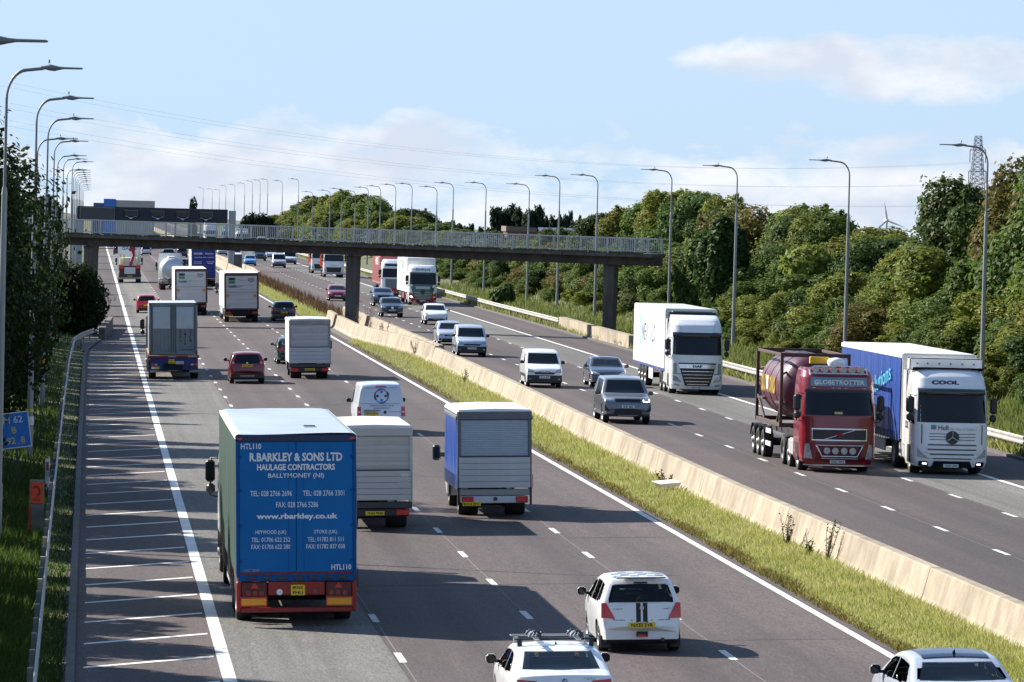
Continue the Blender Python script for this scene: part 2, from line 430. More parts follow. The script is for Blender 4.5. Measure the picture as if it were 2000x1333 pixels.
tm.grid([[(x, y, (-30.5 if abs(x) > 250 else -1.3 if -59 < x < 76 else ground_z(x, y)-.6)) for y in (-250, 20, 200, 400, 700, 1000, 1300, 1700, 2400)] for x in (420, 78, 74, 30, 0, -57, -60, -420)], False)
structure('terrain', tm, MATS['soil'])
vx = [-60, -30, -20, -14, -10, -7, -4, -2.5, -1.5, -0.31]
sheet('left_verge_ground', vx, YS, ground_z, MATS['soil'])
bx = [34.0, 35.2, 36.5, 38, 40, 43, 46, 50, 54, 58, 66, 75]
sheet('right_bank_ground', bx, [20, 100, 140, 170, 200, 225, 250, 270, 285, 300, 320, 350, 400, 450, 480, 520, 560, 640, 700, 800, 900, 1050, 1200, 1300, 1700, 2400], ground_z, MATS['soil'])
sheet('left_carriageway_road', [-0.40, 2.76, XR, 16.45], YS, lambda x, y: gz(x), MATS['macadam'])
sheet('right_carriageway_road', [18.0, 33.75], YS, lambda x, y: 0.0, MATS['macadam'])
sheet('reserve_ground', [16.45, 18.0], YS, lambda x, y: -0.004, MATS['soil'])
sheet('left_lane_surface_road', [2.9, 6.12], YS, lambda x, y: gz(x)+.004, MATS['macadam_lane'])
sheet('right_lane_surface_road', [27.25, 30.25], YS, lambda x, y: .004, MATS['macadam_lane'])
# kerbs: the left one swings in towards the bridge pier
KL = [(-0.15, 20), (-0.15, 90), (-0.2, 186), (-0.2, 280), (-0.1, 290), (0.15, 301), (0.8, 313), (1.5, 326), (1.5, 352), (0.9, 366), (0.2, 385), (-0.15, 410), (-0.15, 900)]
def kerb(name, pts, w0, w1, h, left):
    mb = MB()
    rows = [[(x+dx, y, (gz(x) if left else 0)+dz) for dx, dz in ((w1, -.05), (w1, h*.75), (w1*.7, h), (w0, h), (w0, -.05))] for x, y in pts]
    mb.grid(rows, False)
    return structure(name, mb, MATS['kerb_concrete'])
kerb('kerb_left', KL, -.17, 0.0, .10, True)
kerb('kerb_right', [(33.75, y) for y in YS], .25, 0.0, .10, False)
ap = MB(); ap.add([(-0.5, 287, -.38), (-.1, 290, -.36), (.8, 313, -.34), (1.45, 326, -.32), (1.45, 352, -.32), (.2, 385, -.36), (-.5, 386, -.38)], [tuple(range(6, -1, -1))[::-1]])
structure('pier_apron_pavement', ap, MATS['kerb_concrete'])

def strip(mb, x0, x1, y0, y1, left, dz=.008, n=1):
    z = lambda x: (gz(x) if left else 0)+dz
    for k in range(n):
        a, b = y0+(y1-y0)*k/n, y0+(y1-y0)*(k+1)/n
        mb.add([(x0, a, z(x0)), (x1, a, z(x1)), (x1, b, z(x1)), (x0, b, z(x0))], [(0, 1, 2, 3)])
for nm, x, w, left in (('edge_line_nearside', 2.77, .26, True), ('edge_line_offside', 15.89, .19, True), ('edge_line_nearside', 30.39, .22, False), ('edge_line_offside', 19.95, .18, False)):
    mb = MB(); strip(mb, x-w/2, x+w/2, 20, 2000, left, n=10)
    structure(nm+'_marking', mb, MATS['edge_paint'])
for x, y0, left in ((6.24, 93.5, True), (9.58, 93.9, True), (12.72, 93.3, True), (23.84, 122.9, False), (27.14, 156.9, False)):
    mb = MB(); y = y0-9*6
    while y < 1500:
        strip(mb, x-.075, x+.075, y, y+2.05, left); y += 9
    structure('lane_line_marking', mb, MATS['road_paint'])
    jm = MB(); strip(jm, x-.012, x+.012, 20, 420, left, dz=.006, n=8)       # the bituminous joint along the lane line
    structure('lane_joint_marking', jm, mat('joint', (0.1485, 0.1375, 0.1293), .9))
for k, y in enumerate(np.arange(78.0, 293.0, 5.02)):
    mb = MB()
    x1 = 2.58
    x0 = 0.02 if y < 285 else .4
    z = lambda x: gz(x)+.008
    sl = 2.0/2.6
    mb.add([(x0, y, z(x0)), (x1, y+sl*(x1-x0), z(x1)), (x1, y+sl*(x1-x0)+.34, z(x1)), (x0, y+.30, z(x0))], [(0, 1, 2, 3)])
    structure('hatch_marking', mb, MATS['edge_paint'])
tm = MB()                                                      # tarred patches and trench joints across the lanes
for x0, x1, y, w in ((3.2, 9.4, 133, .10), (2.9, 6.1, 118, .06), (9.7, 15.8, 97.5, .05), (6.3, 12.6, 112.3, .06), (12.8, 15.7, 127.5, .07), (2.9, 9.5, 160, .08), (9.7, 15.6, 212, .12), (6.4, 12.6, 331, .2), (20.5, 27, 178, .08), (23.9, 30.2, 262, .12), (2.9, 6.1, 204, .1), (6.4, 9.5, 176, .08)):
    strip(tm, x0, x1, y, y+w, x0 < 16, dz=.006)
structure('trench_joint_marking', tm, mat('tar', (0.0300, 0.0282, 0.0282), .8))

# ------------------------------------------------------------------ grass
def blades(name, n, xf, yf, zf, hf, w, m, lean=.35):
    x = xf(n); y = yf(n); z = np.array([zf(a, b) for a, b in zip(x, y)]); h = hf(x, y, n)
    az = rng.uniform(0, 2*np.pi, n); lx = rng.normal(0, lean, n)*h; ly = rng.normal(0, lean, n)*h
    dx, dy = np.cos(az)*w*.5*(0.7+h), np.sin(az)*w*.5*(0.7+h)
    V = np.empty((n, 4, 3))
    V[:, 0] = np.stack([x-dx, y-dy, z-.03], 1); V[:, 1] = np.stack([x+dx, y+dy, z-.03], 1)
    V[:, 2] = np.stack([x+lx*.6+dx*.6, y+ly*.6+dy*.6, z+h*.65], 1); V[:, 3] = np.stack([x+lx, y+ly, z+h], 1)
    F = np.arange(n*4).reshape(n, 4)
    return tag(link(name, raw_mesh(name, V.reshape(-1, 3), F, m)), kind='stuff')
ynear = lambda a, b, p=1.6: (lambda n: 1/(rng.uniform(1/b**p, 1/a**p, n))**(1/p))
WALL_X = lambda y: np.interp(y, [20, 96, 136, 185, 220, 248, 266, 281, 292, 300, 310], [18.45, 18.4, 18.1, 18.35, 18.7, 18.8, 18.8, 18.6, 17.9, 17.2, 16.7])
def reserve_x(n):
    return rng.beta(1.1, .9, n)
def reserve(name, n, y0, y1, wall, m, hs):
    y = ynear(y0, y1)(n); t = rng.beta(1.15, .95, n); xw = wall(y); x = 16.33+rng.uniform(-.12, .12, n)+(xw-16.3)*t
    def hf(a, b, k): return (.06+.22*np.clip(t, 0, 1)**.8)*rng.uniform(.5, 1.35, k)*hs
    return blades(name, n, lambda k: x, lambda k: y, lambda a, b: -.004, hf, .035, m)
reserve('reserve_grass', 130000, 72, 306, WALL_X, MATS['grass_meadow'], 1.0)
leafmat('grass_edge', (0.1612, 0.1240, 0.0372), (0.1240, 0.1364, 0.0310), (0.2480, 0.1612, 0.0620), .2)
blades('reserve_edge_growth', 16000, lambda n: 16.16+.42*rng.beta(1.6, 1.3, n), ynear(72, 300), lambda a, b: 0.0, lambda a, b, n: (.05+.09*np.abs(np.sin(b*.35)*np.sin(b*.083+1)))*rng.uniform(.5, 1.6, n), .05, MATS['grass_edge'], .6)
reserve('reserve_grass', 26000, 352, 560, lambda y: np.full_like(y, 19.0), MATS['grass_meadow'], 1.5)
reserve('reserve_grass', 9000, 720, 1300, lambda y: np.full_like(y, 19.0), MATS['grass_meadow'], 1.5)
blades('dead_dock_weeds', 7000, lambda n: 18.6+rng.normal(0, .28, n), lambda n: rng.uniform(362, 545, n), lambda a, b: 0, lambda a, b, n: (.45+.65*np.abs(np.sin(b*.9)+np.sin(b*.37))/2)*rng.uniform(.5, 1.2, n), .08, MATS['weeds_dead'], .12)
def verge_x(n): return -0.36-6.6*rng.beta(1.0, 1.7, n)
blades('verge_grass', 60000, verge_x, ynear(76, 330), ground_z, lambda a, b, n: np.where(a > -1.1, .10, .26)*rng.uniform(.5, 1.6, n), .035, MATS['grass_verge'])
blades('bank_grass', 52000, lambda n: 34.05+9*rng.beta(.8, 1.6, n), ynear(150, 520, 1.2), ground_z, lambda a, b, n: np.where(a < 35.8, .22, .42)*rng.uniform(.5, 1.6, n), .075, MATS['grass_bank'])
blades('right_verge_grass', 20000, lambda n: 34.0+2.4*rng.beta(1, 1.2, n), ynear(150, 900, 1.2), ground_z, lambda a, b, n: .3*rng.uniform(.5, 1.6, n), .06, MATS['grass_meadow'])

# ------------------------------------------------------------------ concrete barriers and steel rails
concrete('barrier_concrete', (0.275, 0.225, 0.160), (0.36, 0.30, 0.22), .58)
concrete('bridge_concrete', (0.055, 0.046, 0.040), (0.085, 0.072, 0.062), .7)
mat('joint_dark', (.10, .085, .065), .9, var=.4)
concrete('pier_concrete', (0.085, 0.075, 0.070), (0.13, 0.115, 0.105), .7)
mat('galvanised', (0.3750, 0.3750, 0.3600), .55, .25, var=.3, vscale=2.5)
mat('rail_steel', (0.3808, 0.3604, 0.3264), .6, .2, var=.35, vscale=1.2)
mat('column_steel', (0.3010, 0.3080, 0.3010), .5, .2, var=.22, vscale=1.5, stretch=(0.7000, 0.7000, 0.1750))
mat('lamp_grey', (0.16, 0.165, 0.175), .5, .2)
mat('dark_steel', (0.05, 0.05, 0.055), .6)
def barrier(label, pts, h=.92, wb=.42, wt=.24, name='concrete_barrier'):
    """slip-formed wall: a foot, a broken slope and a flat top, following the plan line pts (x, y)"""
    sec = [(-wb, -.06), (-wb, .12), (-wb*.72, .30), (-wt*.62, h-.03), (-wt*.5, h), (wt*.5, h), (wt*.62, h-.03), (wb*.72, .30), (wb, .12), (wb, -.06)]
    fine = []
    for (xa, ya), (xb, yb) in zip(pts, pts[1:]):
        k = max(1, int(abs(yb-ya)/8))
        fine += [(xa+(xb-xa)*i/k, ya+(yb-ya)*i/k) for i in range(k)]
    fine.append(pts[-1])
    rows = [[(x+a, y, b) for a, b in sec] for x, y in fine]
    mb = MB(); mb.grid(rows[::-1], False)
    for r in (rows[0], rows[-1][::-1]): mb.add(r, [tuple(range(len(r)))])
    o = mb.obj(name, MATS['barrier_concrete'])
    for (xa, ya), (xb, yb) in zip(pts, pts[1:]):                # cast joints
        for k in range(int((yb-ya)/14)):
            if min(ya, yb) > 500: break
            u = (k+.5+rng.uniform(-.2, .2))/int((yb-ya)/14); x, y = xa+(xb-xa)*u, ya+(yb-ya)*u; q = [(x+a*1.02, b*1.004) for a, b in sec]
            MB().prism(q[::-1], 'y', y-.022, y+.022).obj('joint', MATS['joint_dark'], o)
    return tag(o, label, 'barrier')
barrier('long pale concrete central barrier beside the grass strip, nearest the camera', [(18.92, 20), (18.9, 96), (18.62, 136), (18.80, 185), (19.1, 220), (19.2, 266)])
LB = [(19.2, 266.1), (19.0, 281), (18.3, 293), (17.65, 302), (17.3, 312), (17.3, 340), (17.45, 352)]
barrier('concrete barrier bulging out to the left around the middle bridge pier', LB, 1.0)
barrier('straight concrete barrier behind the middle bridge pier, beside the lorries coming', [(19.55, 268), (19.55, 300), (19.55, 330), (19.3, 366)], 1.0)
ft = MB(); ft.grid([[(x-.42+a, y, b) for a, b in ((-.32, -.05), (-.32, .10), (.02, .12))] for x, y in LB[1:]][::-1], False)
structure('barrier_kerb', ft, MATS['kerb_concrete'])
barrier('concrete barrier beside the lane of cars, far beyond the bridge', [(18.8, 542), (17.6, 572), (17.45, 600), (17.5, 720)], 1.0)
barrier('concrete barrier around the gantry leg, far beyond the bridge', [(18.9, 545), (19.4, 580), (19.1, 620), (18.6, 720)], 1.0)
barrier('concrete barrier on the far reserve among the queuing cars', [(18.7, 900), (18.7, 1500)], 1.0)
# parapet block in front of the right-hand pier
t = thing('concrete_parapet', 'low concrete parapet wall in front of the right bridge pier', 'parapet', (0, 0, 0))
for (xa, ya, xb, yb) in ((34.3, 352, 34.05, 328), (34.03, 327.5, 34.0, 303)):
    mb = MB(); mb.add([(xa, ya, -.05), (xa, ya, .9), (xa+.5, ya, .9), (xa+.5, ya, -.05), (xb, yb, -.05), (xb, yb, .9), (xb+.5, yb, .9), (xb+.5, yb, -.05)], [(0, 3, 2, 1), (4, 5, 6, 7), (0, 1, 5, 4), (1, 2, 6, 5), (2, 3, 7, 6)])
    mb.obj('panel', MATS['barrier_concrete'], t)
t = thing('concrete_parapet', 'short stained concrete parapet by the left bridge pier at the end of the kerb', 'parapet', (0, 0, 0))
mb = MB(); mb.add([(.55, 312, -.5), (.55, 312, .35), (.95, 312, .35), (.95, 312, -.5), (1.25, 340, -.5), (1.25, 340, .45), (1.6, 340, .45), (1.6, 340, -.5)], [(0, 1, 2, 3), (7, 6, 5, 4), (4, 5, 1, 0), (5, 6, 2, 1), (6, 7, 3, 2)])
mb.obj('panel', mat('stained_concrete', (.13, .11, .09), .9, var=.4), t)
post_me = MB().box(-.05, .05, -.07, .07, -.2, .72).mesh('post', MATS['rail_steel'])
def guardrail(label, pts, base, side, step=3.2, name='steel_guardrail'):
    """pts (x, y, z of the beam's middle); W-section beam on posts"""
    t = thing(name, label, 'guardrail', (pts[0][0], pts[0][1], base))
    o = Vector((pts[0][0], pts[0][1], base))
    sec = [(0, .16), (.035, .12), (.035, .06), (0, .03), (0, -.03), (.035, -.06), (.035, -.12), (0, -.16), (-.012, -.16), (-.012, .16)]
    rows = []
    for i, p in enumerate(pts):
        a = Vector(pts[max(i-1, 0)]); b = Vector(pts[min(i+1, len(pts)-1)]); d = (b-a); d.z = 0; d.normalize(); nrm = Vector((d.y, -d.x, 0))*side
        rows.append([Vector(p)+nrm*u+Vector((0, 0, w))-o for u, w in sec])
    mb = MB(); mb.grid([r+[r[0]] for r in rows], False); mb.obj('beam', MATS['rail_steel'], t)
    for (xa, ya, za), (xb, yb, zb) in zip(pts, pts[1:]):
        L = math.hypot(xb-xa, yb-ya); k = int(L/step)
        for i in range(k):
            u = (i+.5)/k
            x, y, z = xa+(xb-xa)*u, ya+(yb-ya)*u, za+(zb-za)*u
            link('post', post_me, t, (x-o.x, y-o.y, z-.6-o.z)).location.x -= side*.09*((yb-ya) > 0 and 1 or -1)
    return t
guardrail('weathered steel guardrail along the shaded left verge', [(-.80, 70, .18), (-.85, 94, .18), (-.95, 140, .18), (-1.02, 200, .18), (-1.05, 255, .18), (-.92, 291, .18), (-.5, 301, .20), (.25, 310, .24)], -.45, 1)
guardrail('galvanised steel guardrail on the right verge, ahead of the parapet wall', [(34.35, 60, .62), (34.3, 175, .62), (34.2, 245, .62), (34.15, 284, .62), (34.3, 302, .62)], .05, -1)
guardrail('galvanised steel guardrail on the right verge, beyond the parapet wall', [(34.35, 353, .62), (34.2, 406, .62), (34.3, 468, .62), (34.5, 510, .62)], .05, -1)
guardrail('faint steel guardrail on the right verge, far off past the tipper lorries', [(34.4, 560, .62), (34.4, 700, .62), (34.4, 900, .62)], .05, -1, 6)

# ------------------------------------------------------------------ footbridge
BR = thing('footbridge', 'dark concrete footbridge with grey railings crossing the whole motorway', 'footbridge', (0, 348, 5.34), (0, .0062, math.atan2(-20, 36.5)))
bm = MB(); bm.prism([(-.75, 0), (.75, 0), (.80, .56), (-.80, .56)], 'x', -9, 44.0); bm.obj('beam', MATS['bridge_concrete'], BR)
bm = MB()
for k in range(8): bm.box(-9+k*6.625, -9+k*6.625+6.60, -1.32, 1.32, .56, .84, .03)
bm.obj('deck', MATS['pier_concrete'], BR)
bm = MB()
for k in range(144):
    x = -8.5+k*.36+rng.uniform(-.1, .1); s = rng.uniform(.08, .22); bm.box(x, x+s*2.2, -1.36, -1.1, .80, .84+s*.35, .02)
tag(bm.obj('moss', mat('moss', (.085, .09, .03), .95, var=.5, vscale=4), BR), kind='stuff')
mat('railing_paint', (0.4836, 0.4898, 0.4774), .5, var=.2)
for side in (-1, 1):
    y = side*1.22
    rb = MB().box(-9, 44, y-.035, y+.035, 1.80, 1.87); rb.box(-9, 44, y-.025, y+.025, .95, .99); rb.obj('handrail', MATS['railing_paint'], BR)
    pm = MB().box(-.045, .045, -.045, .045, 0, 1.0).mesh('railing_post', MATS['railing_paint'])
    for k in range(27): link('railing_post', pm, BR, (-8.8+k*2.02, y, .82))
    bb = MB()
    for k in range(352):
        x = -8.9+k*.150; bb.box(x-.014, x+.014, y-.012, y+.012, .98, 1.81)
    tag(bb.obj('baluster', MATS['railing_paint'], BR), kind='stuff')
for x, zb in ((-.05, -6.2), (20.9, -5.6), (40.5, -5.3)):
    bm = MB(); bm.prism([(x-.36, zb), (x+.36, zb), (x+.40, -.28), (x+.46, -.02), (x-.46, -.02), (x-.40, -.28)], 'y', -.36, .36)
    bm.obj('pier', MATS['pier_concrete'], BR)
    bm = MB().box(x-.12, x+.12, -.5, -.38, -.10, .0).box(x-.03, x+.03, -.81, -.76, .02, .55); bm.obj('bearing', MATS['dark_steel'], BR)

# ------------------------------------------------------------------ lighting columns
def lamp_meshes(side):
    """side +1: the arm reaches +x"""
    c = MB(); c.cyl((0, 0, 0), (0, 0, 1.4), .125, .125, 14); c.cyl((0, 0, 1.4), (0, 0, 8.6), .105, .075, 14, False); c.cyl((0, 0, 8.55), (0, 0, 8.75), .085, .06, 14)
    a = MB(); pts = [(0, 0, 8.7), (0, 0, 10.9)]
    for k in range(1, 8):
        t = k/8*math.pi/2; pts.append((side*.75*(1-math.cos(t)), 0, 10.9+.75*math.sin(t)))
    pts += [(side*.75, 0, 11.65), (side*1.35, 0, 11.70)]
    a.tube(pts, [.06, .052]+[.045]*7+[.042, .042], 8)
    l = MB()
    L = []
    for s, w, up, dn in ((1.25, .05, .04, .04), (1.42, .08, .06, .045), (1.58, .13, .09, .07), (1.75, .14, .07, .08), (1.92, .12, .045, .05), (2.1, .09, .035, .025), (2.75, .08, .03, .02), (2.8, .05, .015, .01)):
        L.append([(side*s, .75*w*math.cos(q)*(1 if abs(math.cos(q)) > .2 else .6), 11.715+(up if math.sin(q) > 0 else dn)*math.sin(q)) for q in [i*math.pi/5 for i in range(10)]])
    l.grid([r+[r[0]] for r in (L if side > 0 else L)], True)
    l.cyl((side*1.55, 0, 11.83), (side*1.55, 0, 11.92), .035, .03, 8)
    return c.mesh('column', MATS['column_steel']), a.mesh('arm', MATS['lamp_grey']), l.mesh('lantern', MATS['lamp_grey'])
LM = {s: lamp_meshes(s) for s in (1, -1)}
def street_lamp(x, y, z, side, label, group, H=11.8, parts=True):
    t = thing('street_lamp', label, 'street lamp', (x, y, z), group=group)
    k = H/11.8
    for nm, me in zip(('column', 'arm', 'lantern'), LM[side]):
        o = link(nm, me, t); o.scale = (1 if nm == 'column' else .70 if side > 0 else .77, 1, k)
    return t
gl, gr = 'street lamps along the left verge', 'street lamps along the right verge'
lab_l = {75: 'street lamp whose lantern alone enters at the top left corner', 126: 'tall street lamp rising from the dark tree at the left edge', 167: 'street lamp with a yellow tag, behind the blue distance sign', 209: 'street lamp with an orange and a yellow band, left of the guardrail'}
lab_r = {208: 'tall street lamp behind the white cab, in front of the pylon', 247: 'tall street lamp between the tanker and the blue curtain trailer', 291: 'street lamp just right of the white articulated lorry cab', 324: 'street lamp rising behind the white box trailer', 372: 'street lamp just left of the right bridge pier', 402: 'street lamp second to the left of the right bridge pier'}
for x, y, zt in ((-2.72, 76, 11.05), (-2.3, 126, 12.0), (-2.0, 167, 12.1), (-2.0, 209, 12.1), (-2.75, 236, 11.55), (-2.3, 281, 12.0), (-2.45, 330, 11.6), (-2.5, 403, 12.0), (-2.0, 455, 12.2), (-2.6, 480, 11.6), (-2.3, 520, 11.8), (-2.3, 560, 11.8), (-2.3, 610, 11.8), (-2.3, 665, 11.8), (-2.3, 720, 11.8), (-2.3, 790, 11.8), (-2.4, 860, 11.8), (-2.4, 940, 11.6), (-2.4, 1030, 11.6), (-2.4, 1120, 11.4), (-2.4, 1230, 11.2)):
    zb = ground_z(x, y); lb = lab_l.get(76 if y == 76 else y, None) or (lab_l[75] if y == 76 else 'slim street lamp in the receding row over the left verge')
    street_lamp(x, y, zb, 1, lb, gl, zt-zb+.1)
for x, y, zt in ((39.2, 171, 11.7), (39, 208.4, 11.95), (39, 247, 11.6), (39, 290.6, 11.63), (39, 323.8, 11.6), (39, 371.8, 11.5), (39, 402.3, 11.6), (39, 430.5, 11.0), (39, 478.3, 11.3), (39, 522, 11.45), (39, 547, 11.1), (39, 590, 11.6), (39, 622, 11.6), (39, 655, 11.5), (39, 684, 11.4), (39, 718, 11.0), (39, 758, 11.4), (39, 795, 11.2), (39, 858, 11.1), (39.5, 930, 13.7), (39.5, 1010, 13.7), (39.5, 1095, 14.4), (39.5, 1145, 14.4), (39.5, 1200, 14.4), (39.5, 1262, 14.1), (39.5, 1350, 14), (39.5, 1440, 14), (39.5, 1515, 13), (39.5, 1605, 13.4), (39.5, 1738, 14.1)):
    zb = ground_z(x, y) if y < 900 else 1.6
    street_lamp(x, y, zb, -1, lab_r.get(int(y), 'slim street lamp in the receding row along the right bank'), gr, zt-zb+.1)
for yy, (u, cols) in ((167, (0, ((.3, 'tag_yellow', .10), (-.15, 'tag_white', .30)))), (209, (0, ((1.35, 'tag_yellow', .22), (.95, 'tag_white', .4), (.35, 'tag_orange', .42))))):
    o = [q for q in COL.objects if q.name.startswith('street_lamp') and abs(q.location.y-yy) < .6 and q.location.x < 0][0]
    for zc, mn, hh in cols:
        m_ = mat(mn, {'tag_yellow': (.75, .55, .03), 'tag_white': (.7, .7, .68), 'tag_orange': (.75, .30, .03)}[mn], .6)
        b = MB(); b.cyl((0, 0, 1.3+zc), (0, 0, 1.3+zc+hh), .137 if zc < .1 else .128, None, 14, True); b.obj('band', m_, o)

# ------------------------------------------------------------------ signs, gantry
mat('sign_blue', (0.018, 0.20, 0.66), .45, var=.12); mat('sign_white', (.78, .78, .76), .5); mat('sign_yellow', (.70, .55, .16), .5)
t = thing('location_sign', 'tilted blue motorway location sign lettered M 62 B 92.8 on the left verge', 'sign', (-2.02, 150, -.42), (0, -.14, 0))
MB().box(-.03, .03, 0, .06, 0, 1.9).obj('post', MATS['dark_steel'], t)
MB().box(-.50, .50, -.05, -.015, 1.28, 2.40, .01).obj('panel', MATS['sign_blue'], t)
bd = MB()
for a in ((-.50, .50, 2.365, 2.40), (-.50, .50, 1.28, 1.315), (-.50, -.465, 1.315, 2.365), (.465, .50, 1.315, 2.365)): bd.box(a[0], a[1], -.056, -.0505, a[2], a[3])
bd.obj('border', MATS['sign_white'], t)
text('M 62', .60, .22, MATS['sign_white'], t, (0, -.0505, 2.17), REAR, bold=.012)
text('B', .15, .20, MATS['sign_yellow'], t, (0, -.0505, 1.85), REAR, bold=.02)
text('92  8', .56, .22, MATS['sign_yellow'], t, (0.02, -.0505, 1.52), REAR, bold=.02)
MB().cyl((.10, -.054, 1.42), (.10, -.052, 1.42), .025, None, 8).obj('decimal_point', MATS['sign_yellow'], t)
t = thing('emergency_phone_marker', 'grey marker post with an orange telephone panel behind the left guardrail', 'marker post', (-1.33, 130, -.46))
MB().box(-.20, .20, 0, .12, 0, 1.50, .02).obj('post', mat('marker_grey', (.22, .20, .18), .8, var=.3), t)
MB().box(-.17, .17, -.02, -.003, .86, 1.44, .006).obj('panel', mat('phone_orange', (.80, .07, .015), .5, var=.15), t)
ph = MB(); ph.tube([(-.08, -.03, 1.30), (-.01, -.03, 1.33), (.07, -.03, 1.27), (.085, -.03, 1.15), (.04, -.03, 1.08)], [.028, .018, .018, .018, .03], 6); ph.obj('telephone_emblem', mat('black_print', (.03, .02, .02), .6), t)
text('SOS', .20, .07, MATS['black_print'], t, (0, -.021, .96), REAR, bold=.01)
MB().box(-.203, -.13, -.004, -.0005, .05, .8).obj('reflector', mat('red_reflector', (.45, .03, .02), .4), t)
t = thing('verge_marker', 'small white marker post with a red reflector behind the left guardrail', 'marker post', (-1.22, 150, -.44))
MB().box(-.075, .075, 0, .06, 0, .98, .015).obj('post', MATS['sign_white'], t)
MB().box(-.04, .04, -.012, -.002, .62, .88).obj('reflector', mat('reflector_red', (.55, .03, .02), .3), t)

GT = thing('sign_gantry', 'dark motorway gantry panel over the left carriageway, behind the footbridge', 'gantry', (0, 620, -.3))
navy = mat('gantry_navy', (.010, .017, .032), .55, var=.3, vscale=1)
g = MB(); g.box(-1.95, 17.3, 0, .9, 6.35, 8.14, .03); g.obj('panel', navy, GT)
g = MB()
for k in range(70): g.box(-1.9+k*.275, -1.9+k*.275+.08, -.05, -.002, 6.4, 8.1)
tag(g.obj('rib', mat('gantry_rib', (.015, .024, .042), .5), GT), kind='stuff')
g = MB(); g.box(-1.55, 2.75, -.30, -.06, 6.4, 8.0, .04); g.obj('message_panel', mat('panel_grey', (.045, .05, .058), .5), GT)
g = MB()
for a in ((-1.6, 2.8, 7.95, 8.05), (-1.65, -1.57, 6.3, 8.05), (2.75, 2.82, 6.3, 8.05)): g.box(a[0], a[1], -.38, -.302, a[2], a[3])
g.obj('message_panel_frame', mat('panel_edge', (.16, .16, .17), .5), GT)
for x in (4.9, 8.3, 11.5, 14.5):
    g = MB().box(x-.8, x+.8, -.45, -.06, 6.98, 7.72, .04); s = g.obj('lane_signal', mat('signal_black', (.02, .018, .02), .4), GT)
    fr = MB()
    for a in ((x-.85, x+.85, 7.68, 7.78), (x+.78, x+.86, 7.0, 7.68)): fr.box(a[0], a[1], -.52, -.46, a[2], a[3])
    fr.obj('hood', mat('signal_edge', (.12, .10, .10), .5), s)
    ar = MB()
    for s_ in (-1, 1): ar.add([(x+s_*.80, -.5, 6.98), (x+s_*.52, -.5, 6.98), (x, -.5, 6.62), (x, -.5, 6.80)], [(0, 1, 2, 3) if s_ < 0 else (3, 2, 1, 0)])
    ar.obj('lane_arrow', mat('arrow_blue', (.42, .62, .90), .4), s)
for x in (-1.7, 17.9):
    MB().box(x-.45, x+.45, .1, .8, 0, 8.0, .05).obj('leg', mat('gantry_leg', (.28, .31, .33), .6), GT)
t = thing('gantry_leg_box', 'dark roadside cabinet at the foot of the gantry in the reserve', 'cabinet', (18.1, 600, 0))
MB().box(-.55, .55, -.4, .4, 0, 2.3, .05).obj('body', mat('cabinet_dark', (.06, .06, .06), .6), t); MB().box(-.5, .5, -.43, -.405, .15, 2.1).obj('door', mat('cabinet_door', (.08, .08, .08), .5), t)

# ------------------------------------------------------------------ trees and shrubs
leafmat('leaf_mid', (0.062, 0.105, 0.018), (0.098, 0.140, 0.027), (0.14, 0.16, 0.045))
leafmat('leaf_yellow', (0.120, 0.155, 0.022), (0.172, 0.188, 0.034), (0.23, 0.22, 0.065))
leafmat('leaf_dark', (0.038, 0.072, 0.015), (0.060, 0.096, 0.021), (0.095, 0.12, 0.038))
leafmat('leaf_brown', (0.090, 0.098, 0.022), (0.140, 0.120, 0.034), (0.20, 0.135, 0.05))
leafmat('leaf_evergreen', (0.0153, 0.0289, 0.0076), (0.0255, 0.0425, 0.0110), (0.0595, 0.0680, 0.0213))  # darker leaf copy for the left trees, their backlit shade put into the colour
leafmat('leaf_far', (0.0180, 0.0330, 0.0165), (0.0255, 0.0420, 0.0195), (0.0375, 0.0525, 0.0263))
mat('bark', (.075, .058, .042), .9, var=.4, vscale=6)
